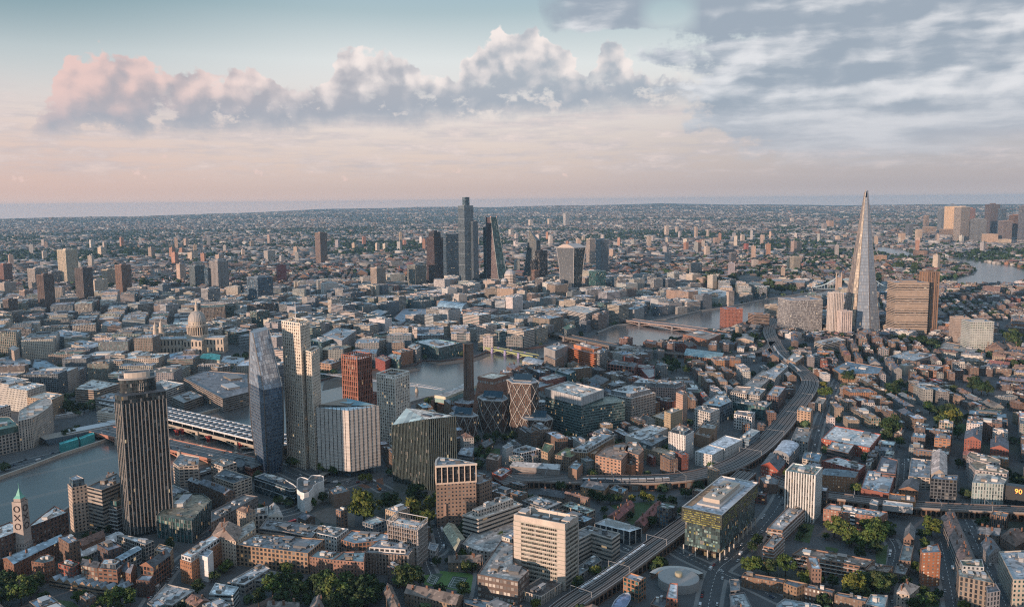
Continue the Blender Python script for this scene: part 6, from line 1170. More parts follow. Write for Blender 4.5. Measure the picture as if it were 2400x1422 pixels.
bld('O','church_hall','brick hall with a flat glass roof beside the orange brick tower',BU,[(500,985),(610,995),(640,850),(540,835)],12,'brick',(.2,.14,.11),rc=(.17,.2,.2),n=2)
bld('O','church_hall','low grey building with chimneys left of the glass roofed brick hall',BU,[(455,1100),(560,1120),(590,1050),(480,1010)],8,'brick',(.17,.14,.12),rc=(.16,.16,.16),n=3)
bld('O','villa','pale stone house with tall chimneys at the bottom beside the trees',HO,[(480,1290),(600,1310),(690,1230),(520,1210)],11,'brick',(.40,.34,.28),'hip',(.30,.26,.23),n=4)
bld('O','slate_house','large brown tiled roof house at the right edge',HO,[(1440,770),(1580,860),(1720,780),(1540,690)],9,'brick',(.2,.13,.1),'hip',(.11,.07,.055),n=3,rise=6)
bld('O','slate_house','grey tiled house with white gable left of the large brown roof',HO,[(1260,830),(1330,950),(1440,890),(1370,790)],9,'brick',(.36,.34,.33),'gable',(.10,.105,.115),n=3,rise=4)
bld('O','slate_house','row of grey roofed houses by the right hand viaduct',HO,[(1230,740),(1250,690),(1450,700),(1430,760)],9,'brick',(.17,.13,.11),'gable',(.10,.11,.12),n=4)
bld('O','brick_block','brown brick workshop against the right hand viaduct',BU,[(1345,560),(1500,590),(1520,550),(1380,525)],12,'fin',(.24,.14,.09),rc=(.15,.17,.18),n=2)
def number_sign():
 g=at(px('O',(1600,470)),0);loc=(*g,0);r=thing('display_box','black roofed box with the glowing orange number 90 at the right edge','display',loc);mark('number display',rect(g,16,16));v=CAM[:2]-g;v=v/nrm(v);a=math.atan2(v[1],v[0])+math.pi/2;mb=MB();mb.box(g,(22,10,19),(.02,.025,.03),a,0,top=(.05,.08,.1));mb.build('dark_box',r,loc)
 cu=bpy.data.curves.new('digits','FONT');cu.body='90';cu.size=6.5;cu.extrude=.15;cu.align_x='CENTER';cu.align_y='CENTER';o=bpy.data.objects.new('lit_digits',cu);COL.objects.link(o);bpy.context.view_layer.update();me=bpy.data.meshes.new_from_object(o);bpy.data.objects.remove(o);o=bpy.data.objects.new('lit_digits',me);COL.objects.link(o);me.materials.clear();me.materials.append(mat_emit('lit_orange',(1.0,.30,.05),1.6));o.parent=r;o.location=(v[0]*5.4,v[1]*5.4,14.5);o.rotation_euler=(math.pi/2,0,a)
number_sign()
bld('J','market_hall','long orange brick market building with a green curved roof',BU,[(272,1085),(505,1115),(520,1075),(290,1045)],15,'arch',(.40,.165,.085),'barrel',(.16,.24,.26),rise=4)
bld('J','white_curve','white curved block of shops beside the track bend',BU,[(735,1210),(830,1230),(915,1150),(870,1130)],16,'grid',(.5,.49,.47),rc=(.30,.31,.32),n=4)
bld('J','white_curve','long white and brown row running back from the white curved block',BU,[(640,1270),(735,1290),(835,1200),(760,1175)],15,'grid',(.42,.37,.33),rc=(.25,.22,.2),n=6)
bld('J','orange_block','bright orange sunlit block right of the spire foot',BU,[(1462,1045),(1530,1055),(1545,1038),(1480,1028)],(1,1532,1105),'small',(.50,.235,.10),rc=(.3,.25,.2),n=1)
bld('J','exchange','tan building with a blue pyramid roof and long brick front',BU,[(1188,1165),(1240,1200),(1470,1200),(1500,1160),(1280,1120)],15,'brick',(.30,.19,.12),'flat',(.12,.18,.23),n=5)
bld('J','cream_block','pale windowless stair block left of the stepped red flats',AP,[(1600,1142),(1640,1150),(1690,1142),(1650,1132)],(1,1640,1212),'blank',(.48,.41,.33),rc=(.4,.4,.4),n=1)
bld('J','red_flats','stepped red and cream flats right of the pale stair block',AP,[(1690,1160),(1830,1180),(1880,1150),(1740,1140)],(1,1830,1245),'wide',(.27,.14,.09),rc=(.25,.27,.28),n=6)
bld('J','grey_office','grey office with a glazed street front behind the red and cream flats',OB,[(1540,1090),(1690,1120),(1830,1080),(1660,1055)],17,'grid',(.26,.26,.27),rc=(.27,.30,.32),n=8)
bld('J','tan_block','long tan sunlit block with a tower end on the right',BU,[(1840,1040),(2070,1075),(2090,1035),(1880,1000)],(1,2070,1095),'band',(.36,.25,.165),rc=(.30,.27,.24),n=4)
bld('J','old_block','brown block with rounded front between the railway and the street',BU,[(905,1110),(960,1130),(1015,1090),(950,1065)],15,'brick',(.36,.25,.18),rc=(.32,.3,.28),n=3)
bld('J','white_tower','small pale office tower with bands beside the street right of the bend',OB,[(1062,1080),(1095,1085),(1112,1078),(1085,1070)],(1,1095,1152),'band',(.42,.42,.42),rc=(.36,.36,.36),n=1)
bld('J','roof_white','long white stepped roof building left of the banded slab tower',BU,[(1075,1000),(1130,1020),(1270,990),(1210,970)],16,'band',(.45,.41,.36),rc=(.34,.33,.32),n=5)
bld('J','red_works','dark red block above the bushy tree on the right of the tracks',BU,[(0,1165),(55,1225),(90,1215),(90,1165)],16,'small',(.24,.06,.05),rc=(.2,.2,.2),n=2)
bld('J','orange_block','small orange block at the water edge beside the pink bridge',BU,[(18,1005),(95,1020),(105,998),(40,990)],(1,95,1047),'brick',(.40,.16,.08),rc=(.15,.1,.09),n=1)
bld('J','brick_quay','long brick block with white windows on the near quay left of the red brick office',BU,[(265,955),(420,990),(500,955),(360,925)],16,'brick',(.28,.14,.09),rc=(.25,.2,.17),n=6)
bld('J','cathedral_small','stone church with a square pinnacled tower by the railway','church',[(590,985),(700,1000),(705,970),(610,955)],16,'slit',(.40,.31,.24),'gable',(.25,.22,.2),n=0)
bld('J','church_tower','square pinnacled stone church tower before the brown banded office','church tower',[(588,905),(610,912),(632,905),(610,898)],(1,610,985),'slit',(.46,.35,.26),rc=(.2,.18,.16),n=0)
bld('D','river_office','riverside glass office with a teal roof rim and white fins opposite the brick chimney',OB,[(1855,395),(2085,455),(2280,410),(2040,365)],(1,2085,570),'fin',(.22,.24,.24),rc=(.42,.41,.40),n=9,g=gteal,bay=3,wf=.8,pc=(.2,.4,.42))
bld('D','river_block','orange brick warehouse flats on the far river bank',BU,[(1655,480),(1735,498),(1850,475),(1760,455)],(1,1735,620),'brick',(.38,.19,.115),rc=(.4,.36,.32),n=4,g=(.12,.10,.09))
bld('D','river_block','dark red warehouse left of the orange brick flats on the far bank',BU,[(1500,545),(1590,580),(1650,545),(1560,515)],22,'brick',(.26,.075,.06),rc=(.30,.22,.2),n=3)
bld('D','river_block','dark glass block between the red and orange riverside warehouses',BU,[(1600,540),(1720,565),(1740,520),(1640,505)],22,'teal',(.12,.16,.17),rc=(.42,.42,.40),n=4)
bld('D','river_block','white stepped block right of the orange brick flats on the far bank',BU,[(1800,440),(1880,470),(1925,430),(1850,405)],26,'band',(.44,.42,.4),rc=(.45,.42,.38),n=6)
bld('D','river_block','orange and stone arched building between the lattice tower and the rust red tower',BU,[(985,590),(1090,605),(1180,570),(1060,550)],(0,1000,660),'arch',(.38,.24,.16),rc=(.3,.31,.33),n=6)
bld('D','school_wedge','low school with a sloping tan metal roof on the far bank',BU,[(985,470),(1160,480),(1280,440),(1130,395)],20,'band',(.35,.27,.19),rc=(.44,.33,.23),n=1)
bld('D','office_block','blue grey office with a rounded end behind the lattice tower',OB,[(895,375),(1000,405),(1110,370),(1000,345)],28,'teal',(.20,.25,.27),rc=(.42,.38,.34),n=8)
bld('D','office_block','grey punched window office stepping down behind the rust red tower',OB,[(1000,335),(1190,385),(1325,290),(1140,265)],30,'punch',(.32,.32,.33),rc=(.30,.31,.32),n=8)
bld('D','office_block','long brown framed office with a huge barrel roof and planted terrace',OB,[(1670,180),(1745,215),(2120,150),(2060,90),(1760,90)],(1,1745,255),'grid',(.36,.20,.14),rc=(.20,.22,.25),n=9,bay=8,fl=8,g=gdark)
bld('D','office_block','dark teal glass office left of the long brown framed office',OB,[(1430,130),(1540,160),(1625,115),(1520,95)],(1,1540,240),'teal',(.07,.11,.13),rc=(.25,.27,.29),n=5)
bld('D','church_tower','white stone church tower and spire among the far bank roofs','church tower',[(1892,312),(1912,318),(1932,312),(1912,306)],(1,1912,372),'slit',(.56,.52,.46),rc=(.3,.3,.3),n=0,rise=12)
bld('G','office_block','white banded office with horizontal strips before the skyscraper cluster',OB,[(1005,1262),(1110,1300),(1425,1265),(1300,1232)],(1,1112,1360),'band',(.50,.43,.37),rc=(.33,.34,.35),n=9,hf=.45)
bld('G','office_block','brown office with diamond braced windows left of the white banded strips',OB,[(720,1205),(980,1240),(1060,1200),(830,1180)],(1,980,1355),'grid',(.26,.185,.15),rc=(.26,.16,.13),n=5,bay=9,fl=14,g=(.07,.075,.08))
bld('G','glass_vault','blue glass vaulted office with white ribs',OB,[(490,1185),(720,1225),(780,1185),(560,1155)],24,'glass',(.25,.32,.36),'barrel',(.16,.24,.30),rise=14)
bld('G','office_block','big white stepped office with black window bands above the river',OB,[(1640,1195),(1870,1250),(2000,1195),(1780,1165)],(1,1875,1400),'band',(.44,.41,.38),rc=(.40,.36,.32),n=6,hf=.5)
bld('G','office_block','grey glass office left of the big white stepped office',OB,[(1430,1205),(1640,1245),(1810,1215),(1640,1180)],32,'band',(.26,.27,.28),rc=(.35,.35,.35),n=9)
bld('G','office_block','pale punched office with a flat roof at the pink bridge end',OB,[(2030,1150),(2215,1190),(2295,1145),(2130,1120)],(1,2215,1290),'punch',(.48,.39,.33),rc=(.42,.37,.33),n=5)
bld('G','office_block','dark glass office right of the pale punched office',OB,[(2300,1165),(2370,1190),(2440,1160),(2370,1140)],(1,2370,1290),'band',(.2,.22,.25),rc=(.3,.3,.3),n=3)
bld('G','station_wall','long orange brick viaduct wall with arches between the twin domed towers','station',[(1125,1375),(1455,1405),(1470,1380),(1150,1345)],14,'arch',(.40,.155,.075),rc=(.16,.22,.12),n=5)
for xx,yt,yb,w_ in ((1468,1300,1420,'left'),(1637,1275,1405,'right')):
 g=at(px('G',(xx,yb)),0);hh=hgt(px('G',(xx,yt)),px('G',(xx,yb)));loc=(*g,0);lab='brick station tower with a small dome and spire, %s of the pair' % w_;r_=thing('domed_tower',lab,'tower',loc);mark(lab,rect(g,12,12));mb=MB();mb.prism(rect(g,9,9,.5),0,hh*.62,(.36,.155,.085),sty('slit',bay=4));mb.build('brick_shaft',r_,loc)
 mb=MB();mb.lathe(g,[(5,hh*.62),(5,hh*.68),(4.6,hh*.74),(3.2,hh*.82),(1.2,hh*.88),(1.0,hh*.95),(.2,hh*1.05)],(.40,.38,.36),10);mb.build('domed_cap',r_,loc)
bld('G','dark_glass','dark glass office with a roof garden right of the twin domed towers',OB,[(1650,1370),(1690,1395),(1780,1360),(1720,1335)],24,'band',(.18,.2,.2),rc=(.10,.14,.08),n=2)
bld('J','quay_office','white curved office on the far quay near the left of the pool',OB,[(215,690),(330,715),(480,690),(380,665)],(1,330,735),'band',(.42,.41,.39),rc=(.42,.41,.38),n=5)
bld('J','quay_office','second white office on the far quay with square windows',OB,[(390,705),(495,730),(575,700),(480,678)],(1,495,770),'grid',(.46,.45,.43),rc=(.42,.41,.40),n=4)
bld('J','castle','old stone castle with corner turrets among the trees on the far bank','castle',[(650,645),(730,655),(760,640),(690,628)],24,'slit',(.40,.32,.25),rc=(.28,.24,.2),n=2)
bld('J','long_hotel','long brown gridded hotel block behind the old stone castle',BU,[(735,630),(1015,640),(1025,622),(770,610)],(0,737,668),'grid',(.20,.15,.13),rc=(.25,.24,.24),n=6)
bld('A','paternoster_block','pale office group with arches left of the domed cathedral',OB,[(1080,920),(1300,950),(1390,910),(1180,890)],26,'punch',(.50,.41,.33),rc=(.22,.25,.28),n=8)
bld('A','paternoster_block','tall cream stone block with a mansard roof left of the pale office group',OB,[(935,870),(1080,900),(1130,850),(980,835)],(0,940,970),'punch',(.48,.40,.33),rc=(.22,.24,.27),n=4)
bld('A','green_roof_block','cream building with a bright green copper roof below the domed cathedral',BU,[(1840,1180),(2030,1200),(2040,1150),(1880,1140)],(0,1845,1300),'punch',(.50,.43,.35),'hip',(.08,.30,.26),n=0,rise=4)
bld('A','green_roof_block','long cream wing with square windows right of the green copper roof',BU,[(2040,1215),(2255,1240),(2265,1175),(2070,1160)],(1,2258,1275),'punch',(.46,.40,.34),rc=(.30,.33,.36),n=5)
bld('A','long_blue_roof','long blue grey glazed roof between the cathedral and the green copper roof',BU,[(1520,1150),(1620,1190),(1850,1130),(1760,1100)],18,'punch',(.36,.32,.3),'flat',(.2,.3,.38),n=3)
bld('A','grey_deck','large grey office with several stepped green roof terraces left of the cathedral',OB,[(420,960),(700,1000),(830,950),(570,915)],26,'band',(.25,.28,.3),rc=(.26,.29,.32),n=9)
bld('A','grey_deck','grey office with long bands of white windows in front of the stepped terraces',OB,[(600,1040),(830,1090),(1000,1050),(760,1010)],26,'punch',(.42,.38,.33),rc=(.30,.33,.36),n=9)
bld('A','glass_hall','slate blue office with a barrel glass vault at the left edge',OB,[(-40,1190),(20,1260),(290,1250),(280,1200),(100,1150)],(2,295,1310),'small',(.28,.28,.28),rc=(.17,.21,.24),n=3)
bld('A','glass_hall','dark blue rounded roof building right of the slate blue office',OB,[(300,1260),(400,1300),(560,1270),(420,1200),(320,1190)],22,'glass',(.2,.23,.26),rc=(.17,.22,.26),n=3)
bld('A','old_hall','stone drum and pediment building beyond the left edge roofs',BU,[(75,1090),(130,1115),(180,1085),(120,1060)],30,'slit',(.44,.35,.29),rc=(.35,.3,.27),n=1)
for a in [('A',572,716,180,492,'white curved tower of stacked terraces catching the sun',(.66,.52,.40),'fin',40,.8),('A',385,503,408,782,'brown ribbed concrete tower, leftmost of three',(.16,.115,.10),'fin',35,.9),('A',735,862,350,722,'dark ribbed concrete tower, middle of three',(.14,.115,.11),'fin',40,.9),('A',1098,1216,320,645,'reddish brown ribbed concrete tower, rightmost of three',(.26,.165,.125),'fin',35,.9),
  ('A',290,435,352,560,'pale gridded tower behind the leftmost ribbed tower',(.42,.37,.33),'grid',35,.8),('A',450,560,380,500,'grey slanted roof tower between the ribbed towers',(.28,.29,.31),'grid',35,.8),('A',0,105,312,480,'red brown tower with a tan cap at the left edge',(.30,.13,.09),'fin',40,.9),('A',5,135,485,590,'pale concrete block below the red brown tower',(.36,.31,.27),'punch',35,.8),
  ('A',965,1090,362,505,'white and orange panelled tower left of the reddish ribbed tower',(.60,.46,.33),'grid',30,.8),('A',850,990,460,590,'cream slab with balconies between the dark and reddish towers',(.52,.43,.34),'punch',30,.7),('A',1960,2115,285,545,'grey gridded tower with white corner ribs',(.33,.31,.30),'grid',40,.9),('A',1768,1892,330,525,'dark green glass tower left of the grey gridded tower',(.16,.20,.21),'fin',40,.7),('A',1905,1985,350,545,'dark blue slab against the grey gridded tower',(.07,.11,.13),'glass',40,.7),
  ('A',55,160,640,820,'dark brown block below the left edge trees',(.15,.11,.095),'fin',36,.8),('A',150,240,620,740,'white striped block right of the dark brown block',(.5,.45,.4),'fin',36,.8),('A',200,300,555,650,'small pink striped block left of the ribbed tower',(.45,.33,.27),'fin',36,.8),('A',915,978,158,238,'small cream tower alone among the trees, far left',(.60,.48,.37),'punch',36,.9),('A',392,438,85,152,'distant grey tower, furthest left',(.38,.33,.30),'punch',36,.9),
  ('A',1745,1830,205,275,'cream point block above the grey gridded tower',(.52,.42,.33),'punch',36,.9),('A',2000,2075,225,300,'pinkish block behind the grey gridded tower',(.45,.34,.28),'punch',36,.9),('A',1480,1580,500,640,'blue grey gridded office left of the stone arches',(.25,.30,.34),'grid',36,.9),('A',1640,1850,540,650,'stone office with a big arched top',(.40,.35,.31),'grid',30,.7),('A',1880,2040,540,745,'pale grey gridded office right of the stone arched top',(.38,.38,.38),'grid',34,.8),('A',2040,2200,545,640,'white office with orange lit stair towers',(.48,.38,.31),'fin',30,.7),
  ('A',1210,1440,680,800,'curved green banded office beyond the long roofs',(.28,.31,.31),'band',30,.9),('A',450,700,770,880,'wide dark office behind the stepped terraces',(.17,.18,.19),'band',25,.7),('A',1500,1650,690,830,'grey stone block with terraces behind the cathedral towers',(.33,.34,.35),'wide',30,.8),('A',240,430,790,865,'red and white low block at the left',(.40,.27,.22),'band',25,.7),
  ('F',741,768,546,622,'slim brown tower with a pale side, left of the cluster',(.30,.20,.155),'fin',40,.9),('F',870,905,628,690,'cream chunky tower left of the cluster',(.45,.36,.29),'grid',38,.9),('F',583,640,650,716,'dark glass office right of the cathedral',(.16,.2,.24),'glass',38,.9),('F',955,1000,622,680,'olive gridded tower left of the brown ribbed skyscraper',(.22,.22,.19),'grid',40,.9),('F',650,672,622,665,'maroon slab left of the slim brown tower',(.25,.08,.08),'small',30,.6),('F',880,890,570,592,'tiny pale tower above the cream chunky tower',(.58,.47,.38),'punch',36,.9),('F',500,530,608,640,'grey block right of the grey gridded tower',(.32,.31,.31),'grid',36,.9),('F',620,645,588,612,'small grey block above the maroon slab',(.36,.33,.3),'punch',30,.9),('F',1036,1072,677,712,'white stepped block at the foot of the broad dark blue tower',(.50,.49,.47),'small',34,.9),('F',1064,1095,690,722,'smaller white block beside the white stepped block',(.50,.46,.42),'slit',34,.9),
  ('F',1374,1395,560,620,'white and blue tower right of the flared skyscraper',(.50,.42,.36),'grid',36,.9),('F',1396,1426,562,640,'grey pair of slabs right of the white and blue tower',(.30,.32,.34),'fin',36,.9),('F',1380,1420,636,690,'dark teal block right of the foot of the flared skyscraper',(.10,.17,.17),'teal',36,.9),('F',1465,1480,580,600,'tiny dark block right of the grey slabs',(.2,.2,.22),'fin',36,.9),('F',1320,1334,500,534,'slim pale tower far behind the flared skyscraper',(.42,.40,.38),'punch',36,.9),('F',1283,1293,513,533,'distant cream tower right of the blade skyscraper',(.56,.47,.38),'punch',36,.9),('F',1238,1250,515,532,'distant white tower left of the distant cream tower',(.55,.47,.4),'punch',36,.9),('F',1192,1204,538,552,'small white block right of the wedge skyscraper',(.58,.52,.45),'punch',36,.9),
  ('J',342,378,380,455,'pink brick tower on the left of the far east side',(.46,.27,.2),'punch',36,.9),('J',395,428,415,472,'white tower right of the pink brick tower',(.58,.47,.39),'punch',36,.9),('J',410,426,312,360,'tall thin white tower beyond the white tower',(.55,.45,.37),'punch',36,.9),('J',450,490,362,402,'brown slab right of the tall thin white tower',(.4,.28,.22),'punch',30,.7),('J',618,645,345,388,'pale tower in the middle of the far east side',(.55,.45,.37),'punch',36,.9),('J',742,768,345,386,'pale tower left of the spire, nearer the river',(.56,.46,.37),'punch',36,.9),('J',640,668,400,445,'red tower below the pale tower',(.36,.12,.1),'punch',36,.9),('J',952,995,388,450,'tan tower group left of the spire',(.46,.32,.23),'punch',36,.9),('J',548,592,455,525,'grey ribbed pair of blocks before the far trees',(.26,.23,.22),'fin',36,.7),('J',688,728,498,555,'plain pale grey block beside the road',(.42,.37,.33),'small',30,.8),('J',925,985,480,568,'dark office with a cream central stripe left of the spire',(.40,.35,.28),'band',36,.8),('J',905,935,490,562,'dark teal wing of the cream striped office',(.08,.12,.12),'band',36,.8),('J',305,380,520,600,'pale grey gridded block above the castle',(.34,.31,.29),'grid',36,.8),('J',150,178,290,350,'slim white tower at the left of the far east side',(.56,.46,.38),'punch',36,.9),('J',218,236,295,333,'white tower second from the slim white tower',(.54,.44,.37),'punch',36,.9),('J',335,355,295,372,'thin two tone tower above the pink brick tower',(.5,.38,.3),'punch',36,.9),('J',925,948,240,275,'lone white tower near the horizon left of the spire',(.54,.46,.4),'punch',36,.9),('J',1120,1150,272,320,'grey tower left of the spire, upper',(.34,.3,.28),'punch',36,.9),('J',1150,1192,258,300,'orange lit towers left of the spire, upper',(.46,.31,.22),'punch',36,.9),('J',1235,1270,250,290,'dark blue block left of the spire near the top',(.1,.16,.2),'glass',36,.9),('J',1205,1232,350,385,'small white tower just left of the spire',(.56,.45,.36),'punch',36,.9),('J',1255,1275,350,380,'small peach tower just left of the spire',(.5,.37,.27),'punch',36,.9),
  ('J',1595,1632,335,392,'tan tower right of the spire by the river',(.5,.36,.26),'punch',36,.9),('J',1450,1515,472,515,'brown riverside flats right of the spire',(.38,.25,.17),'punch',25,.6),('J',1748,1778,225,300,'thin tan tower left of the business district',(.50,.35,.25),'fin',36,.9),('J',1745,1818,295,340,'tan low block under the thin tan tower',(.46,.33,.24),'grid',30,.7),('J',1640,1680,278,345,'grey blue pair of towers left of the thin tan tower',(.24,.25,.28),'fin',36,.9),('J',1700,1735,312,375,'cream tower left of the business district',(.5,.38,.28),'punch',36,.9),('J',1838,1888,182,330,'grey tower at the left of the business district',(.24,.26,.28),'grid',36,.9),('J',1880,1952,168,350,'large sunlit cream tower with a pyramid top in the business district',(.70,.48,.30),'small',30,.95),('J',1940,2015,172,385,'white ribbed tower right of the pyramid topped tower',(.56,.46,.38),'fin',42,.9),('J',2012,2058,180,300,'orange red tower behind the white ribbed tower',(.46,.22,.15),'fin',36,.9),('J',2025,2118,248,385,'dark glass tower with a white frame in the business district',(.20,.21,.22),'band',20,.6),('J',2130,2200,155,350,'tall dark bronze tower in the business district',(.17,.13,.125),'grid',38,.9),('J',2205,2245,182,380,'slate blue tower right of the tall dark bronze tower',(.15,.18,.22),'glass',36,.9),('J',2280,2340,222,380,'orange topped dark tower in the business district',(.30,.18,.13),'fin',36,.9),('J',2335,2390,165,385,'tall grey tower at the right edge of the business district',(.22,.22,.25),'grid',36,.9),('J',2215,2280,258,390,'brown block before the slate blue tower',(.28,.22,.2),'grid',36,.9),('J',2118,2195,340,395,'cream low block with a sloping side in the business district',(.5,.36,.26),'punch',30,.7),('J',1855,1935,310,362,'tan podium block under the pyramid topped tower',(.40,.28,.2),'grid',28,.7),('J',2218,2280,372,402,'small cream riverside block below the business district',(.5,.4,.3),'punch',28,.7)]:
 reg,xl,xr,yt,yb,lab,wc,s,rot,rat=a;fi=None
 if 'ribbed concrete' in lab or 'stacked' in lab or 'corner ribs' in lab: fi=(4,1.0,.9,tuple(min(.7,x*1.2) for x in wc))
 r_,P_,H_,l_=T(reg,xl,xr,yt,yb,lab,wc,s,rot,rat,finw=fi)
 if 'pyramid top in' in lab: c_=np.mean(P_,0);mb=MB();q=[(*p,H_) for p in offset(P_,-3)];[mb.face([q[i],q[(i+1) % 4],(*c_,H_+26)],(.4,.36,.33),'metal') for i in range(4)];mb.build('pyramid_roof',r_,l_)
GX0,GY0,GR=-1000.0,-1700.0,4.0;GN=1500
OCC=np.zeros((GN,GN),bool)
def stamp(poly,grow=0.0):
 P=np.array(offset(poly,grow) if grow else poly);lo=np.floor((P.min(0)-(GX0,GY0))/GR).astype(int);hi=np.ceil((P.max(0)-(GX0,GY0))/GR).astype(int)+1
 lo=np.clip(lo,0,GN-1);hi=np.clip(hi,1,GN)
 if (hi <= lo).any(): return
 xs=GX0+(np.arange(lo[0],hi[0])+.5)*GR;ys=GY0+(np.arange(lo[1],hi[1])+.5)*GR;X,Y=np.meshgrid(xs,ys,indexing='ij');R_=np.zeros(X.shape,bool);n=len(P)
 for i in range(n):
  (x1,y1),(x2,y2)=P[i],P[(i+1) % n]
  if y1==y2: continue
  R_ ^= ((y1>Y) != (y2>Y)) & (X<(x2-x1)*(Y-y1)/(y2-y1)+x1)
 OCC[lo[0]:hi[0],lo[1]:hi[1]] |= R_
def free(pts):
 for p in pts:
  i,j=int((p[0]-GX0)/GR),int((p[1]-GY0)/GR)
  if not (0 <= i<GN and 0 <= j<GN) or OCC[i,j]: return False
 return True
for P in FOOT: stamp(P,3.0)
for P in RIB: stamp(P)
stamp(RIVER,8);stamp(REACH,8)
def px_zone(reg,pts): stamp([at(px(reg,p),0) for p in pts])
PARK=[('E',[(1930,1070),(2400,1110),(2370,1290),(1940,1230)]),('E',[(1240,360),(2040,300),(2060,640),(1240,700)]),('E',[(420,1180),(1580,1080),(1640,1560),(350,1560)]),('C',[(-50,1060),(520,1180),(1480,1300),(1350,1440),(-60,1440)]),('E',[(860,440),(1240,420),(1300,680),(900,620)]),('E',[(1140,180),(1580,160),(1580,330),(1040,360)]),
  ('L',[(700,950),(1170,990),(1900,1150),(1950,1270),(720,1070)]),('L',[(1230,640),(1980,600),(1980,960),(1280,860)]),('L',[(20,880),(560,1010),(560,1400),(300,1422),(0,1180)]),('O',[(-20,1130),(480,1130),(480,1290),(0,1290)]),('O',[(690,640),(880,660),(900,830),(700,760)]),('O',[(0,700),(400,640),(430,900),(0,900)]),
  ('N',[(760,770),(1180,760),(1260,1060),(900,1080)]),('N',[(430,500),(640,560),(620,680),(420,680)]),('N',[(1230,520),(1560,540),(1540,650),(1230,660)]),('N',[(1650,0),(1866,0),(1866,160),(1650,160)]),('B',[(530,560),(930,440),(1080,560),(960,640),(520,700)]),('B',[(540,340),(800,350),(800,430),(540,430)]),('I',[(1480,380),(2370,360),(2370,520),(2200,560),(1900,680),(1600,640)]),
  ('H',[(430,930),(900,920),(900,990),(430,1040)]),('H',[(-20,560),(40,560),(40,700),(-20,700)]),('H',[(440,1050),(680,1060),(680,1160),(440,1160)]),('H',[(2080,250),(2370,230),(2370,380),(2080,360)]),('J',[(720,650),(1020,650),(1020,700),(720,720)]),('J',[(620,590),(740,600),(760,660),(600,690)]),('O',[(1500,455),(1700,470),(1700,600),(1530,580)]),('K',[(620,250),(830,240),(830,330),(620,340)])]
for r_,p_ in PARK: px_zone(r_,p_)
_rc=np.array([(RIVER[i]+RIVER[len(RIVER)-1-i])/2 for i in range(len(RIVER)//2)]);_o=np.argsort(_rc[:,0])
def north(p): return p[1]>np.interp(p[0],_rc[_o,0],_rc[_o,1])
def inview(p,marg=7.0):
 d=p-CAM[:2];a=math.degrees(math.atan2(d[0],d[1]))-59.458;return abs(a)<32+marg
W_CITY=[((.42,.36,.30),3),((.30,.29,.28),3),((.50,.44,.37),3),((.24,.19,.16),2),((.16,.18,.20),2),((.55,.52,.48),2),((.33,.24,.18),.6),((.28,.12,.08),.3),((.38,.38,.38),2)]
W_SOUTH=[((.16,.105,.08),4),((.11,.08,.068),3.5),((.20,.135,.10),2.5),((.30,.23,.175),2),((.22,.215,.21),2.6),((.48,.45,.42),2.2),((.22,.075,.055),1),((.32,.16,.09),.6)]
def pick(lst):
 w=np.array([x[1] for x in lst],float);return lst[int(RNG.choice(len(lst),p=w/w.sum()))][0]
ROOFS=[(rgrey,3),(rlight,2.2),((.13,.14,.15),2.5),(rbrown,.9),(rblue,1.5),(rpale,1.4),((.3,.31,.31),2),((.10,.13,.10),.5)]
TILES=[(slatec,3),((.10,.09,.085),2.5),((.14,.09,.07),2),(rred,.8),((.16,.17,.18),1.5)]
def jit(c,a=.16):
 k=1+RNG.uniform(-a,a);return tuple(max(.01,min(.75,x*k*(1+RNG.uniform(-.04,.04)))) for x in c)
def district_lots():
 out=[];S_=430.0;seeds=[]
 for i in range(-3,14):
  for j in range(-5,12):
   c=np.array((i*S_,j*S_))+RNG.uniform(-170,170,2)+(-600,-500);seeds.append((c,RNG.uniform(0,math.pi/2)))
 C_=np.array([s[0] for s in seeds])
 for k,(c,a) in enumerate(seeds):
  d=nrm(c-CAM[:2])
  if d>4700 or not inview(c,14): continue
  nth=north(c);far=d>(3100 if nth else 2300);ca,sa=cos_(a),sin_(a);ex,ey=np.array((ca,sa)),np.array((-sa,ca));R_=340;y=-R_
  while y<R_:
   bd=RNG.uniform(34,58) if nth else RNG.uniform(24,44)
   x=-R_
   while x<R_:
    bw=RNG.uniform(60,120);x1=x;m=c+ex*(x+bw/2)+ey*(y+bd/2)
    q=np.argmin(((C_-m)**2).sum(1))
    if q==k and inview(m) and 520<nrm(m-CAM[:2])<4500:
     hb=(RNG.uniform(20,34) if RNG.random()<.7 else RNG.uniform(30,48)) if nth and d<3000 else (RNG.uniform(11,23) if not nth and d<1700 else RNG.uniform(8,15))
     terr=(not nth or far) and RNG.random()<.25;cw=pick(W_CITY if nth and not far else W_SOUTH)
     while x1<x+bw-9:
      lw=min(RNG.uniform(22,52) if nth and not far else (RNG.uniform(26,60) if terr else RNG.uniform(11,34)),x+bw-x1)
      if lw<8: break
      rows=[(0,bd)] if (nth and not far) or RNG.random()<.25 else [(0,bd*RNG.uniform(.32,.42)),(bd*RNG.uniform(.6,.68),bd)]
      for (v0,v1) in rows:
       cc=c+ex*(x1+lw/2)+ey*(y+(v0+v1)/2);out.append((cc,lw-.4,v1-v0,a,max(6,hb*RNG.uniform(.78,1.2)),nth,far,terr,jit(cw if terr or RNG.random()<.4 else pick(W_CITY if nth and not far else W_SOUTH))))
      x1+=lw
    x+=bw+RNG.uniform(11,16)
   y+=bd+RNG.uniform(10,15)
 return out
LOTS=[];GAPS=[]
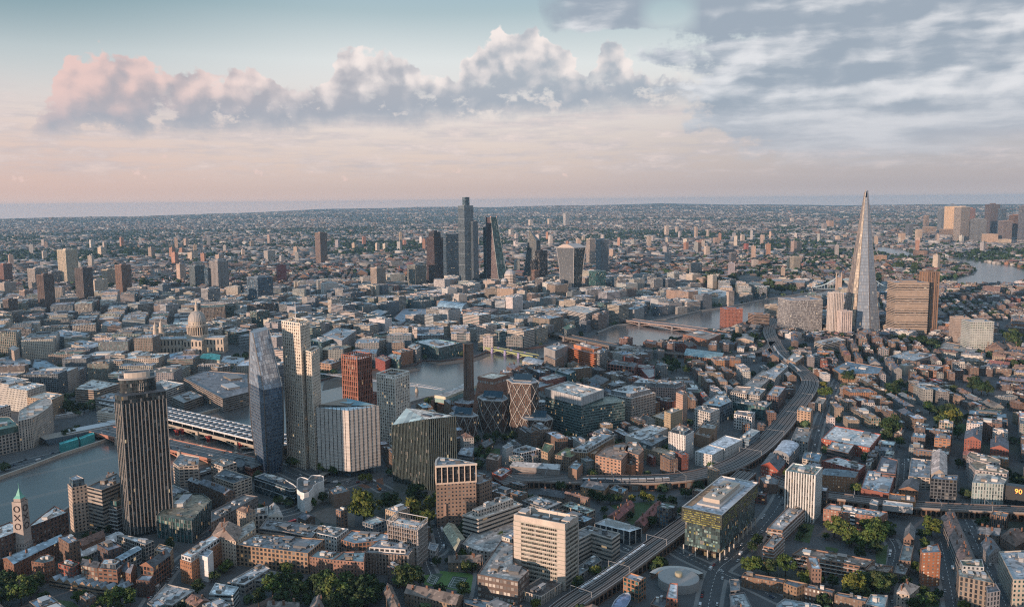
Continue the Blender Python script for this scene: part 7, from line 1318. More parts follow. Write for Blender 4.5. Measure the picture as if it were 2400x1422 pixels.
for L_ in district_lots():
 c,w,d,a=L_[:4];ok=False
 for k in (1,.72,.5):
  q=rect(c,w*k,d*k,a);t=q+[c]+[(q[i]+q[(i+1) % 4])/2 for i in range(4)]
  if free(t): ok=True;break
 if not ok: GAPS.append(c);continue
 if L_[6] and RNG.random()<.26: GAPS.append(c);continue
 if not L_[6] and RNG.random()<(.05 if L_[5] else .12): GAPS.append(c);continue
 LOTS.append((c,w*k,d*k)+L_[3:]);stamp(q)
def style_for(nth,far,wc):
 r=RNG.random()
 if nth and not far: s=['punch','band','grid','glass','fin','wide'][int(RNG.choice(6,p=[.3,.2,.2,.1,.08,.12]))]
 else: s=['brick','punch','wide','small','grid'][int(RNG.choice(5,p=[.45,.2,.15,.1,.1]))]
 g=[gdark,gblue,ggrey,gteal][int(RNG.integers(0,4))];return sty(s,g=g,lit=.010 if not far else .0,fl=3.3)
def fill_building(L_,mbw,mbr,mbp):
 c,w,d,a,H,nth,far,terr,wc=L_;q=rect(c,w,d,a);st=style_for(nth,far,wc);e=np.array((cos_(a),sin_(a)));n=np.array((-e[1],e[0]))
 mbw.prism(q,0,H,wc,st)
 if terr or (not nth and RNG.random()<.17 and d<22):
  hip=RNG.choice((0,0,.2));rc=jit(pick(TILES));gable(mbr,q,H,min(w,d)*RNG.uniform(.22,.34),rc,wc,hip,.3);roof='pitched'
  for i in range(int(w>14)+int(w>26)+1):
   mbp.append((c+e*RNG.uniform(-.45,.45)*w+n*RNG.choice((-.22,.22))*d,1.5,.9,H,min(w,d)*.3+1.2,a,(.2,.12,.08),(.26,.15,.1)))
 else:
  rc=jit(pick(ROOFS));inn=offset(q,-.5);Q=ccw(q);pc=tuple(min(.65,x*1.15) for x in wc);roof='flat'
  mbr.face([(*p,H-.9) for p in inn],rc,'roof')
  for i in range(4):
   j=(i+1) % 4;mbr.face([(*Q[i],H),(*Q[j],H),(*inn[j],H),(*inn[i],H)],pc);mbr.face([(*inn[i],H),(*inn[j],H),(*inn[j],H-.9),(*inn[i],H-.9)],pc)
  A=w*d;k=int(min(9,2+A/170)) if not far else 2
  if A>200 and RNG.random()<.55: mbp.append((c+e*RNG.uniform(-.15,.15)*w,w*RNG.uniform(.3,.6),d*RNG.uniform(.25,.5),H-.9,RNG.uniform(2.8,4.5),a,jit(tuple(x*.85 for x in wc)),jit(pick(ROOFS))))
  for i in range(k):
   u=(.34,.33,.32) if RNG.random()<.5 else ((.13,.13,.135) if RNG.random()<.5 else (.55,.53,.5));mbp.append((c+e*RNG.uniform(-.4,.4)*w+n*RNG.uniform(-.4,.4)*d,RNG.uniform(1.4,5),RNG.uniform(1.2,3.5),H-.9,RNG.uniform(.8,2.4),a,jit(u),jit(u)))
 return roof
def score(L_):
 c,w,d,a,H=L_[:5];r=nrm(c-CAM[:2]);p=project((*c,H))
 if not (-10<p[0]<2410 and 400<p[1]<1430): return 0
 return (w*d)**.5*(H*.8+(w*d)**.5*.5)/r**2
bpy.context.view_layer.update();DG=bpy.context.evaluated_depsgraph_get();order=sorted(range(len(LOTS)),key=lambda i: -score(LOTS[i]));OWN=[]
for i in order:
 if len(OWN) >= 300: break
 c,w,d,a,H=LOTS[i][:5];vis=0
 for t in ((*c,H+1.5),(*(c+np.array((cos_(a),sin_(a)))*w*.4),H+1.5),(*(c-np.array((cos_(a),sin_(a)))*w*.4),H+1.5)):
  v=np.array(t)-CAM;D_=nrm(v);hit=SC.ray_cast(DG,Vector(CAM),Vector(v/D_),distance=D_-2)[0];vis+=not hit
 if vis >= 2: OWN.append(i)
OWNS=set(OWN)
CUT=(' with ',' beside ',' behind ',' of ',' in ',' and ',' below ',' left ',' right ',' above ',' at ',' around ',' by ',' before ',' on ',' from ',' between ',' against ',' among ',' that ',' near ',' next ',' along ',' running ',' joining ',' back ',' attached ',' catching ',' alone ',' beyond ',' far ',', ')
def shortname(l):
 l=' '+l
 for c_ in CUT:
  i=l.find(c_,6)
  if i>0: l=l[:i]
 return l.strip()
_cnt={}
for l,x,y in LAND: _cnt[shortname(l)]=_cnt.get(shortname(l),0)+1
MARKS=[];_seen=set()
for l,x,y in LAND:
 s_=shortname(l)
 if _cnt[s_]==1 and 2 <= len(s_.split()) <= 6: p=project((x,y,0));MARKS.append((s_,p[0],p[1]))
def colour_word(c):
 r,g,b=c;m=max(c)
 if m<.15: return 'dark brown' if r>b*1.25 else 'dark grey'
 if r>2.6*b: return 'rust red' if g<r*.42 else 'orange brown'
 if r>1.75*b: return 'brown' if m<.3 else 'tan'
 if m>.45: return 'cream' if r>b*1.12 else 'white'
 return 'grey' if r<b*1.2 else 'stone coloured'
ORD=['nearest','second nearest','third nearest','fourth nearest','fifth nearest','sixth nearest','seventh nearest','eighth nearest','ninth nearest','tenth nearest','eleventh nearest','twelfth nearest','thirteenth nearest','fourteenth nearest','fifteenth nearest','sixteenth nearest']
NUMW={1: 'one',2: 'two',3: 'three',4: 'four',5: 'five',6: 'six',7: 'seven',8: 'eight',9: 'nine',10: 'ten',11: 'eleven',12: 'twelve',13: 'thirteen',14: 'fourteen',15: 'fifteen'}
slots={};info={}
for i in OWN:
 p=project((*LOTS[i][0],0));best=min(range(len(MARKS)),key=lambda k: (MARKS[k][1]-p[0])**2+((MARKS[k][2]-p[1])*1.6)**2);dx,dy=p[0]-MARKS[best][1],p[1]-MARKS[best][2]
 side=('right of' if dx>0 else 'left of') if abs(dx)>abs(dy)*1.3 else ('in front of' if dy>0 else 'behind');slots.setdefault((best,side),[]).append((dx*dx+dy*dy*2.5,i))
for (b_,side),l in slots.items():
 for k,(_,i) in enumerate(sorted(l)): info[i]=(ORD[min(k,15)],side,MARKS[b_][0])
def boxes_into(mb,lst):
 for (c,w,d,z,h,a,wc,rc) in lst: mb.box(c,(w,d,h),wc,a,z,top=rc)
for i in OWN:
 L_=LOTS[i];c,w,d,a,H,nth,far,terr,wc=L_;mw,mr,pl=MB(),MB(),[];roof=fill_building(L_,mw,mr,pl);ordw,side,nm=info[i];ns=max(1,min(15,round(H/3.3)))
 kind='house' if roof=='pitched' else 'block';lab='%s %s storey %s, %s %s the %s' % (colour_word(wc),NUMW[ns],kind,ordw,side,nm);loc=(c[0],c[1],0)
 r=thing('town_house' if kind=='house' else 'town_block',lab,kind if kind=='house' else 'building',loc,'houses of the old town' if kind=='house' else 'town blocks between the landmarks')
 mw.build('wall',r,loc);mr.build('roof',r,loc)
 for b_ in pl:
  o=bpy.data.objects.new('chimney' if roof=='pitched' else ('plant_room' if b_[1]>6 else 'air_unit'),unit_box(*(('h',(.2,.12,.08),(.26,.15,.1)) if roof=='pitched' else UK[int(RNG.integers(0,4))])));COL.objects.link(o);o.parent=r;o.location=(b_[0][0]-c[0],b_[0][1]-c[1],b_[3]);o.rotation_euler=(0,0,b_[5]);o.scale=(b_[1],b_[2],b_[4])
mb=MB();pl=[]
for i,L_ in enumerate(LOTS):
 if i not in OWNS: fill_building(L_,mb,mb,pl)
boxes_into(mb,pl);tag(mb.build('town_buildings'),kind='stuff')
def vnoise(x,y,s,seed):
 r=np.random.default_rng(seed);T_=r.random((256,256));x=x/s;y=y/s;i=np.floor(x).astype(int);j=np.floor(y).astype(int);f=x-i;g=y-j;f=f*f*(3-2*f);g=g*g*(3-2*g)
 a,b,c,d=T_[i % 256,j % 256],T_[(i+1) % 256,j % 256],T_[i % 256,(j+1) % 256],T_[(i+1) % 256,(j+1) % 256];return (a*(1-f)+b*f)*(1-g)+(c*(1-f)+d*f)*g
def fbm(x,y,s,seed): return .5*vnoise(x,y,s,seed)+.3*vnoise(x,y,s*.45,seed+1)+.2*vnoise(x,y,s*.2,seed+2)
def scatter(n,r0,r1,pw,marg=4):
 t=RNG.uniform(-32-marg,32+marg,n);r=(RNG.random(n)*(r1**pw-r0**pw)+r0**pw)**(1/pw);a=np.radians(t)+YAW;lim=np.array([horizon_radius(x)*.97 for x in t]);k=r<lim;r,a=r[k],a[k]
 x,y=CAM[0]+np.sin(a)*r,CAM[1]+np.cos(a)*r;i=((x-GX0)/GR).astype(int);j=((y-GY0)/GR).astype(int);inn=(i >= 0) & (i<GN) & (j >= 0) & (j<GN);ok=~(inn & OCC[np.clip(i,0,GN-1),np.clip(j,0,GN-1)])
 return x[ok],y[ok],r[ok]
def gzx(r,x,y):
 a=np.arctan2(x-CAM[0],y-CAM[1]);return gz(r,a,np.degrees(a-YAW))
def mass_boxes(name,x,y,z0,w,d,h,a,wc,rc,wf=.5,hf=.5,pitch=None):
 n=len(x);ca,sa=np.cos(a),np.sin(a);V=np.zeros((n,8,3),np.float32)
 for k,(sx,sy) in enumerate(((-1,-1),(1,-1),(1,1),(-1,1))):
  px_,py_=sx*w/2,sy*d/2;X=x+px_*ca-py_*sa;Y=y+px_*sa+py_*ca;V[:,k,0]=X;V[:,k,1]=Y;V[:,k,2]=z0-3;V[:,k+4,0]=X;V[:,k+4,1]=Y;V[:,k+4,2]=z0+h
 if pitch is not None:
  for k,s in ((4,1),(5,1),(6,-1),(7,-1)):
   f=pitch*.0;
  V[:,6,2]+=0
 F0=np.array([(0,1,5,4),(1,2,6,5),(2,3,7,6),(3,0,4,7),(4,5,6,7)]);idx=(F0[None]+np.arange(n)[:,None,None]*8).reshape(-1).astype(np.int32);ln=np.full(n*5,4,np.int32)
 nb_=np.maximum(1,np.round(w/3.4));nd=np.maximum(1,np.round(d/3.4));nf=np.maximum(1,np.round(h/3.2));uv=np.zeros((n,5,4,2),np.float32);o=RNG.integers(0,900,n)
 for f in range(4):
  m=(nb_,nd,nb_,nd)[f];uv[:,f,0,0]=o;uv[:,f,1,0]=o+m;uv[:,f,2,0]=o+m;uv[:,f,3,0]=o;uv[:,f,2,1]=nf;uv[:,f,3,1]=nf
 W_=np.ones((n,5,4),np.float32);W_[:,:4,:3]=wc[:,None,:];W_[:,4,:3]=rc;G_=np.zeros((n,5,4),np.float32);G_[...,:3]=gdark;G_[...,3]=1;P_=np.zeros((n,5,4),np.float32);P_[...,0]=wf;P_[...,1]=hf
 mi=np.tile(np.array([0,0,0,0,1],np.int32),n);me=bulk(name,V.reshape(-1,3),idx,ln,uv.reshape(-1,2),W_.reshape(-1,4),G_.reshape(-1,4),P_.reshape(-1,4),mi);ob=bpy.data.objects.new(name,me);COL.objects.link(ob);ob['kind']='stuff';return ob
PALW=np.array([(.16,.12,.10),(.22,.17,.14),(.38,.35,.32),(.52,.48,.44),(.28,.27,.27),(.12,.11,.11),(.32,.20,.14),(.60,.56,.51)]);PALR=np.array([(.14,.14,.15),(.22,.22,.23),(.36,.36,.36),(.09,.085,.085),(.17,.13,.115),(.42,.42,.42)])
x,y,r=scatter(95000,3900,23000,1.0);g=fbm(x,y,1500,3);k=(g<.53) | (RNG.random(len(x))<.14);x,y,r=x[k],y[k],r[k];n=len(x);big=RNG.random(n)<.07
w=np.where(big,RNG.uniform(30,95,n),RNG.uniform(12,42,n));d=np.where(big,RNG.uniform(14,45,n),RNG.uniform(9,16,n));h=np.where(big,RNG.uniform(8,24,n),RNG.uniform(6,11,n));a_=vnoise(x,y,380,9)*6+np.where(RNG.random(n)<.4,math.pi/2,0)
mass_boxes('distant_houses',x,y,gzx(r,x,y),w,d,h,a_,PALW[RNG.integers(0,8,n)]*RNG.uniform(.6,.95,(n,1)),PALR[RNG.integers(0,6,n)])
x,y,r=scatter(900,3000,13500,1.2,0);k=np.argsort(r);x,y,r=x[k],y[k],r[k];tw=0;U=[]
for i in range(len(x)):
 if tw >= 95: break
 p=project((x[i],y[i],20))
 if p[1]>690 or (r[i]<4300 and RNG.random()<.6) or RNG.random()<.35 or any((p[0]-q[0])**2+((p[1]-q[1])*2.5)**2<26**2 for q in U): continue
 U.append((p[0],p[1]));H=RNG.uniform(38,75);wc=jit([(.55,.47,.39),(.48,.36,.27),(.62,.56,.5),(.40,.30,.24),(.38,.36,.35),(.42,.22,.15)][int(RNG.integers(0,6))]);c=np.array((x[i],y[i]));q=rect(c,RNG.uniform(17,30),RNG.uniform(15,22),RNG.uniform(0,1.6));loc=(x[i],y[i],float(gzx(r[i],x[i],y[i])))
 rt=thing('point_block','small far off %s point block among low roofs near the horizon' % colour_word(wc),'tower block',loc,'far %s point blocks' % colour_word(wc));mb=MB();mb.prism(q,loc[2]-2,loc[2]+H,wc,sty('punch'),top=rgrey);mb.build('wall',rt,loc);mb=MB();mb.box(c,(7,6,4),tuple(v*.8 for v in wc),0,loc[2]+H);mb.build('lift_house',rt,loc);tw+=1
def blob_leaves(rg,centres,radii,per,size,base):
 V,Wc=[],[]
 for c,R in zip(centres,radii):
  tone=rg.uniform(.62,1.4);warm=rg.uniform(.85,1.25)
  for _ in range(per):
   v=rg.normal(size=3);v /= nrm(v);v[2]=abs(v[2])*.9-.25 if rg.random()<.75 else v[2];p=c+v*R*rg.uniform(.72,1.08);nn_=v+rg.normal(size=3)*.55;nn_ /= nrm(nn_);t=np.cross(nn_,rg.normal(size=3));t /= nrm(t);b=np.cross(nn_,t);s=size*rg.uniform(.6,1.25)
   V.append([p-t*s-b*s*.7,p+t*s-b*s*.6,p+t*s*.8+b*s*.7,p-t*s*.7+b*s*.8]);k=tone*rg.uniform(.75,1.25);Wc.append((base[0]*k*warm,base[1]*k,base[2]*k))
 return V,Wc
def leaf_mesh(name,V,Wc):
 V=np.array(V,np.float32).reshape(-1,3);n=len(Wc);W_=np.ones((n,4),np.float32);W_[:,:3]=Wc;z=np.zeros((n,4),np.float32);return bulk(name,V,np.arange(len(V),dtype=np.int32),np.full(n,4,np.int32),np.zeros((len(V),2),np.float32),W_,z,z,np.full(n,MI['leaf'],np.int32))
def make_tree(seed,base,flat=.85,per=46,blobs=30,size=.085):
 rg=np.random.default_rng(seed);C_,R_=[],[]
 for i in range(blobs):
  v=rg.normal(size=3);v /= nrm(v);rr=rg.uniform(.25,.78)**.7;c=v*rr*np.array((1,1,flat));c[2]=max(c[2],-.42);C_.append(c+np.array((0,0,1.18)));R_.append(rg.uniform(.2,.38))
 V,Wc=blob_leaves(rg,C_,R_,per,size,base);cr=leaf_mesh('crown',V,Wc)
 mb=MB();mb.tube((0,0,0),(.02,.01,.62),.075,(.06,.045,.035),7,'bark',.05)
 for i in range(6): a=i*1.05+rg.uniform(0,.5);mb.tube((.02,.01,.5+.03*i),(.5*cos_(a),.5*sin_(a),1.0+.1*rg.random()),.035,(.06,.045,.035),5,'bark',.012)
 mb.tube((.02,.01,.6),(0,0,1.5),.05,(.06,.045,.035),5,'bark',.012);o=mb.build('trunk');tm=o.data;bpy.data.objects.remove(o);return cr,tm
KINDS_T=[('broad green tree',(.045,.075,.022)),('dark green tree',(.026,.046,.020)),('yellow green tree',(.085,.10,.025)),('mid green tree',(.038,.062,.024))]
TREES=[[make_tree(10*k+j,KINDS_T[k][1],(.85,.95,.75)[j]) for j in range(3)] for k in range(4)]
TREEPOS=[]
def put_tree(x,y,R,kind,label,group):
 cr,tm=TREES[kind][int(RNG.integers(0,3))];r=thing('tree',label,'tree',(x,y,0),group);r.rotation_euler=(0,0,RNG.uniform(0,6.28));r.scale=(R,R,R*RNG.uniform(.85,1.15))
 for nm,me in (('trunk',tm),('crown',cr)): o=bpy.data.objects.new(nm,me);COL.objects.link(o);o.parent=r
 TREEPOS.append((x,y,R))
PLACED=dict(E=[(1390,520,150,2),(1640,470,100,1),(1880,400,110,1),(1850,520,115,2),(1930,590,90,2),(1780,600,70,1),(1960,720,60,1),(705,80,42,0),(745,95,40,0),(795,88,46,0),(1015,140,58,0),(1115,160,56,0),(1370,240,42,2),(1435,238,40,2),(895,470,55,0),(1010,420,50,1),(1560,700,58,1),(1180,1105,55,0),(1330,1110,75,3),(1020,1215,110,3),(1450,1215,105,3),(1230,1200,90,0),(1330,1260,105,1),(1770,1150,130,3),(1690,1130,60,3),(1880,1110,60,3),(550,1240,105,0),(680,1225,85,3),(800,1255,95,3),(905,1240,80,1),(1120,1300,110,0),(1400,1330,100,1),(420,1350,75,1),(640,1340,80,1),(900,1350,75,1),(1230,1340,90,1),(1540,1250,60,1),(760,1190,70,1),(1000,1330,90,1),(1480,1330,80,1),(1320,1390,80,1),(740,1400,70,1),(1090,1400,90,1),(620,1180,60,3),(1800,1345,45,3),(2330,1060,50,3),(2270,900,36,0)],
   C=[(100,1190,100,1),(240,1290,120,0),(50,1090,70,1),(400,1165,90,1),(20,1330,85,1),(340,1250,75,0),(860,1320,60,0),(920,1300,55,0),(1080,1395,85,0),(1230,1370,90,0),(1330,1300,85,0),(1140,1320,45,1),(480,1330,60,1),(1200,565,38,1),(1110,560,36,1)],
   I=[(30,480,60,2),(20,600,75,2),(330,935,42,0),(430,935,34,0),(420,1050,50,1),(355,1050,40,1),(190,990,28,1),(1010,1400,50,2),(1530,385,48,1),(1600,405,58,1),(1700,415,58,1),(1770,425,48,1),(1900,425,42,2),(2010,395,55,2),(2075,420,45,2),(2180,430,50,1),(2260,465,48,1),(1640,520,40,1),(1660,600,30,0),(1890,585,34,1),(2080,640,50,1),(2150,620,40,1),(2225,540,32,1)],
   H=[(15,640,40,0),(35,620,30,1),(500,1085,34,0),(570,1090,34,0),(465,1140,38,0),(320,1015,38,1),(560,965,48,1),(640,960,50,1),(720,970,48,1),(800,962,48,1),(870,965,36,1),(470,985,38,1),(2230,270,46,1),(2150,300,36,0),(2310,310,48,1),(2270,340,36,0),(1705,480,24,0)],
   K=[(1715,545,66,0),(1695,480,40,2),(1930,400,66,1),(660,300,46,1),(735,285,56,1),(790,290,42,1),(310,275,44,0),(250,290,36,0),(425,340,40,0),(485,280,36,0),(910,60,50,1),(965,240,34,1),(2330,880,85,1),(2280,955,55,1),(2340,560,62,1)],
   L=[(800,1035,95,0),(950,1055,82,1),(1110,1055,88,0),(1330,1150,105,2),(1435,1170,46,1),(1740,1245,98,2),(1850,1195,85,1),(1940,1205,85,1),(1545,1185,55,1),(1560,680,105,0),(1640,585,78,2),(1700,800,66,0),(1650,720,80,0),(1880,665,80,2),(1930,780,100,0),(1830,830,66,0),(1480,765,36,1),(850,810,56,1),(800,875,46,1),(60,470,56,1),(250,375,36,1),(1275,720,52,1),(1235,780,36,1)],
   N=[(490,590,76,1),(565,545,56,1),(600,645,36,0),(430,965,66,1),(440,1060,56,0),(1330,560,76,1),(1420,580,76,1),(1490,600,52,1),(1120,620,50,1),(1040,615,42,1),(880,790,66,0),(975,830,76,1),(1085,825,76,1),(1000,950,76,0),(1120,925,88,2),(1170,1045,55,0),(960,1035,50,1),(1280,885,52,1),(1350,920,44,1),(1500,915,52,1),(700,92,46,1),(800,92,56,1),(900,112,56,1),(600,72,46,1),(520,62,46,1),(1750,85,80,1),(1830,145,52,1),(1830,325,46,1),(1760,345,46,1),(60,445,52,1)],
   O=[(800,685,86,2),(240,640,76,2),(310,705,86,0),(180,820,76,0),(60,780,76,0),(40,600,66,2),(285,875,60,1),(80,1235,100,2),(255,1175,96,3),(400,1195,76,1),(350,1265,76,3),(760,1385,88,0),(735,1305,50,1),(865,1305,46,1),(1100,1415,46,2),(1600,285,66,1),(1055,105,36,1),(1090,375,36,1),(1235,640,32,1),(1300,625,36,1)],
   B=[(650,390,62,1),(720,380,54,1),(640,625,52,1),(715,585,46,1),(785,385,36,1)],A=[(520,1225,40,0),(600,1215,44,0),(1250,1195,36,0),(1440,1230,44,1),(1330,500,44,1),(1440,500,44,1),(2080,1060,40,1)],J=[(600,985,40,1),(700,985,34,1),(800,665,36,1),(870,675,36,1),(940,680,30,1),(760,705,34,1),(640,660,30,1),(430,630,44,1),(380,640,36,1),(480,635,36,1),(570,620,34,1),(1600,540,30,1),(1700,545,30,1)])
tslots={};tl=[]
for reg,lst in PLACED.items():
 for (x_,y_,r_,k_) in lst:
  c=px(reg,(x_,y_));k0=REG[reg][2];rp=r_/k0;b=at((c[0],c[1]+rp*.95),0);dist=nrm(b-CAM[:2]);tl.append((b[0],b[1],rp/FPX*math.hypot(dist,300)*1.0,k_,c[0],c[1]))
for (p0x,p0y,h_) in [(at((1000+i*7,705+i*.4),0)[0],at((1000+i*7,705+i*.4),0)[1],6) for i in range(0)]: pass
cand=[c for c in GAPS if free([c])];RNG.shuffle(cand)
tg=[]
for c in cand:
 for _ in range(int(RNG.integers(1,5))):
  p=c+RNG.normal(0,9,2)
  if free([p]): tg.append((p[0],p[1],RNG.uniform(3.2,6.8),int(RNG.choice((0,1,1,3)))))
tg.sort(key=lambda t: -t[2]/nrm(np.array(t[:2])-CAM[:2]));need=max(0,295-len(tl));used=[]
for t in tg:
 p=project((t[0],t[1],6))
 if need>0 and 0<p[0]<2400 and 480<p[1]<1420: tl.append((*t,p[0],p[1]));need -= 1
 else: used.append(t)
for i,t in enumerate(tl):
 best=min(range(len(MARKS)),key=lambda k: (MARKS[k][1]-t[4])**2+((MARKS[k][2]-t[5])*1.6)**2);dx,dy=t[4]-MARKS[best][1],t[5]-MARKS[best][2];side=('right of' if dx>0 else 'left of') if abs(dx)>abs(dy)*1.3 else ('in front of' if dy>0 else 'behind');tslots.setdefault((best,side),[]).append((dx*dx+dy*dy*2.5,i))
for (b_,side),l in tslots.items():
 for k,(_,i) in enumerate(sorted(l)):
  t=tl[i];lab='%s, %s tree %s the %s' % (KINDS_T[t[3]][0],ORD[min(k,15)] if k<16 else 'outermost',side,MARKS[b_][0]);put_tree(t[0],t[1],t[2],t[3],lab,'trees of the town')
def crowns(name,x,y,z,R,nl,size,seed,base=(.030,.052,.026)):
 rg=np.random.default_rng(seed);n=len(x);v=rg.normal(size=(n,nl,3));v /= nrm(v,axis=2,keepdims=True);v[...,2]=np.abs(v[...,2])*1.1-.15;p=v*rg.uniform(.75,1.05,(n,nl,1));p[...,2]+=.75;nn_=v+rg.normal(size=v.shape)*.4;nn_ /= nrm(nn_,axis=2,keepdims=True)
 t=np.cross(nn_,rg.normal(size=v.shape));t /= nrm(t,axis=2,keepdims=True);b=np.cross(nn_,t);s=size*rg.uniform(.7,1.2,(n,nl,1));Q=np.stack([p-t*s-b*s,p+t*s-b*s*.9,p+t*s+b*s,p-t*s+b*s*.8],2)*R[:,None,None,None]
 Q[...,0]+=x[:,None,None];Q[...,1]+=y[:,None,None];Q[...,2]+=z[:,None,None];Wc=np.array(base)[None,None]*rg.uniform(.6,1.4,(n,1,1))*rg.uniform(.7,1.3,(n,nl,1));o=bpy.data.objects.new(name,leaf_mesh(name,Q,Wc.reshape(-1,3)));COL.objects.link(o);o['kind']='stuff';return o
if used:
 u=np.array([t[:3] for t in used]);crowns('street_trees',u[:,0],u[:,1],np.zeros(len(u)),u[:,2],46,.34,5)
x,y,r=scatter(62000,3300,23000,.95);g=fbm(x,y,1500,3);k=(g>.50) | (RNG.random(len(x))<.22);x,y,r=x[k],y[k],r[k];crowns('distant_woods',x,y,gzx(r,x,y),RNG.uniform(5,10,len(x))*np.clip(1.15-r/26000,.5,1),12,.62,6)
for i,(reg,p_) in enumerate([('C',[(330,1410),(560,1330),(800,1360),(900,1440),(500,1470)]),('E',[(1940,1075),(2357,1110),(2420,1150),(2370,1290),(1940,1215)]),('L',[(1260,640),(1380,660),(1330,830),(1190,800)]),('N',[(1180,930),(1290,960),(1280,1040),(1170,1040)]),('L',[(1480,860),(1600,880),(1590,910),(1480,890)]),('O',[(280,900),(400,840),(380,1030),(290,1010)]),('H',[(440,1060),(680,1070),(680,1150),(440,1150)]),('I',[(1700,480),(2100,440),(2200,560),(1900,660)])]):
 sheet('court_surface' if i==1 else 'lawn',[at(px(reg,q),0) for q in p_],.10+.004*i,M['court'] if i==1 else M['grass'])
for q in ([(1955,1190),(2000,1110),(2115,1115),(2040,1225)],[(2145,1240),(2205,1135),(2345,1150),(2280,1265)]):
 P_=[at(px('E',a),0) for a in q];sheet('tennis_court',P_,.16,M['courtdark']);V,Fc=[],[]
 def bar(a,b,w=.28):
  d_=(b-a)/nrm(b-a);n_=np.array((-d_[1],d_[0]))*w/2;k=len(V);V.extend([(*(a+n_),.2),(*(a-n_),.2),(*(b-n_),.2),(*(b+n_),.2)]);Fc.append((k,k+1,k+2,k+3))
 I_=lambda s,t: P_[0]+(P_[1]-P_[0])*s+(P_[3]-P_[0])*t
 for s0 in (.08,.28,.5,.72,.92): bar(I_(s0,.08),I_(s0,.92))
 for t0 in (.08,.22,.78,.92): bar(I_(.08,t0),I_(.92,t0))
 simple_mesh('court_marking',V,Fc,M['white'])
def car_mesh(name,c,van=False):
 mb=MB();L,W,h=(5.2,2.0,2.1) if van else (4.4,1.8,.85);gl=(.02,.025,.03);q=rect((0,0),L,W);b0=offset(q,-.0);b1=offset(q,-.08)
 loft(mb,b0,.35,b1,h,c,sty('blank'),'plain');mb.face([(*p,h) for p in b1],c);cab=[np.array(p) for p in ((-1.6,-.78),(.9,-.78),(.9,.78),(-1.6,.78))];top=[np.array(p) for p in ((-1.2,-.62),(.25,-.62),(.25,.62),(-1.2,.62))]
 if not van: loft(mb,cab,h,top,1.45,gl,sty('blank'),'plain');mb.face([(*p,1.45) for p in top],c)
 else: mb.face([(2.62,-.8,1.2),(2.62,.8,1.2),(2.56,.75,1.9),(2.56,-.75,1.9)],gl)
 for sx in (-.3*L,.3*L):
  for sy in (-W/2,W/2-.22): mb.tube((sx,sy,.34),(sx,sy+.22,.34),.34,(.015,.015,.016),8)
 o=mb.build(name);me=o.data;bpy.data.objects.remove(o);return me
CARS=[('white',car_mesh('car',(.62,.62,.62))),('black',car_mesh('car',(.02,.02,.022))),('silver',car_mesh('car',(.33,.34,.35))),('dark blue',car_mesh('car',(.03,.05,.10))),('red',car_mesh('car',(.28,.025,.02)))];VAN=car_mesh('van',(.6,.6,.6),True)
def put_vehicle(me,nm,lab,cat,p,z,ang,grp): o=bpy.data.objects.new(nm,me);COL.objects.link(o);o.location=(p[0],p[1],z);o.rotation_euler=(0,0,ang);tag(o,lab,cat,grp);return o
nv=0
for (L_,w_) in ROADS:
 s=0
 for i in range(1,len(L_)):
  d_=L_[i]-L_[i-1];ln=nrm(d_)
  if ln<.1: continue
  e=d_/ln;n_=np.array((-e[1],e[0]));k=RNG.uniform(0,6)
  while k<ln and nv<290:
   side=RNG.choice((-1,1));lane=w_*.40 if RNG.random()<.7 else w_*.2
   if RNG.random()<.55:
    ci=int(RNG.choice(5,p=[.32,.28,.24,.1,.06]));p=L_[i-1]+e*k+n_*side*lane;a=math.atan2(e[1],e[0])+(math.pi if side>0 else 0)
    if RNG.random()<.13: put_vehicle(VAN,'van','white van on a town street','van',p,.21,a,'white vans on the streets')
    else: put_vehicle(CARS[ci][1],'car','%s car standing or driving along a town street' % CARS[ci][0],'car',p,.21,a,'%s cars on the streets' % CARS[ci][0])
    nv+=1
   k+=RNG.uniform(6.5,16)
a_,b_=np.array(ra),np.array(rb);e=dr;n_=nr_
for k in range(26):
 t=RNG.uniform(.03,.97);s=RNG.choice((-10,-5,5,10));ci=int(RNG.integers(0,4));put_vehicle(CARS[ci][1],'car','%s car crossing the road bridge' % CARS[ci][0],'car',a_+(b_-a_)*t+n_*s,9.16,math.atan2(e[1],e[0])+(math.pi if s>0 else 0),'%s cars on the bridge' % CARS[ci][0])
def bus(reg,pt,toward,lab,c=(.36,.02,.018),dbl=True,z=0.21):
 p=at(px(reg,pt),0);t=at(px(reg,toward),0);v=t-p;ang=math.atan2(v[1],v[0]);loc=(*p,z);r=thing('bus' if dbl else 'coach',lab,'bus',loc);r.rotation_euler=(0,0,ang);h=4.3 if dbl else 3.2;mb=MB();q=rect((0,0),11,2.5);mb.prism(q,.4,h,c,None,'plain',tuple(min(.6,x*1.3+.05) for x in c));o=mb.build('body',r);mb=MB()
 for z0 in ((1.4,3.0) if dbl else (1.5,)): ring(mb,q,z0,z0+.85,.03,(.03,.035,.04))
 mb.build('window_band',r);mb=MB()
 for sx in (-3.6,3.4):
  for sy in (-1.25,1.0): mb.tube((sx,sy,.5),(sx,sy+.25,.5),.5,(.015,.015,.015),8)
 mb.build('wheels',r)
bus('E',(790,520),(730,540),'red double deck bus in front of the white sculpted building');bus('K',(1548,215),(1560,300),'red double deck bus waiting in the street right of the track bend');bus('K',(1605,1050),(1610,980),'red double deck bus in the dark street below the tan apartment tower');bus('L',(965,628),(900,700),'white coach in the street beside the yellow panelled office',(.5,.5,.5),False);bus('L',(785,605),(740,660),'pale blue coach close to the yellow panelled office',(.25,.36,.42),False)
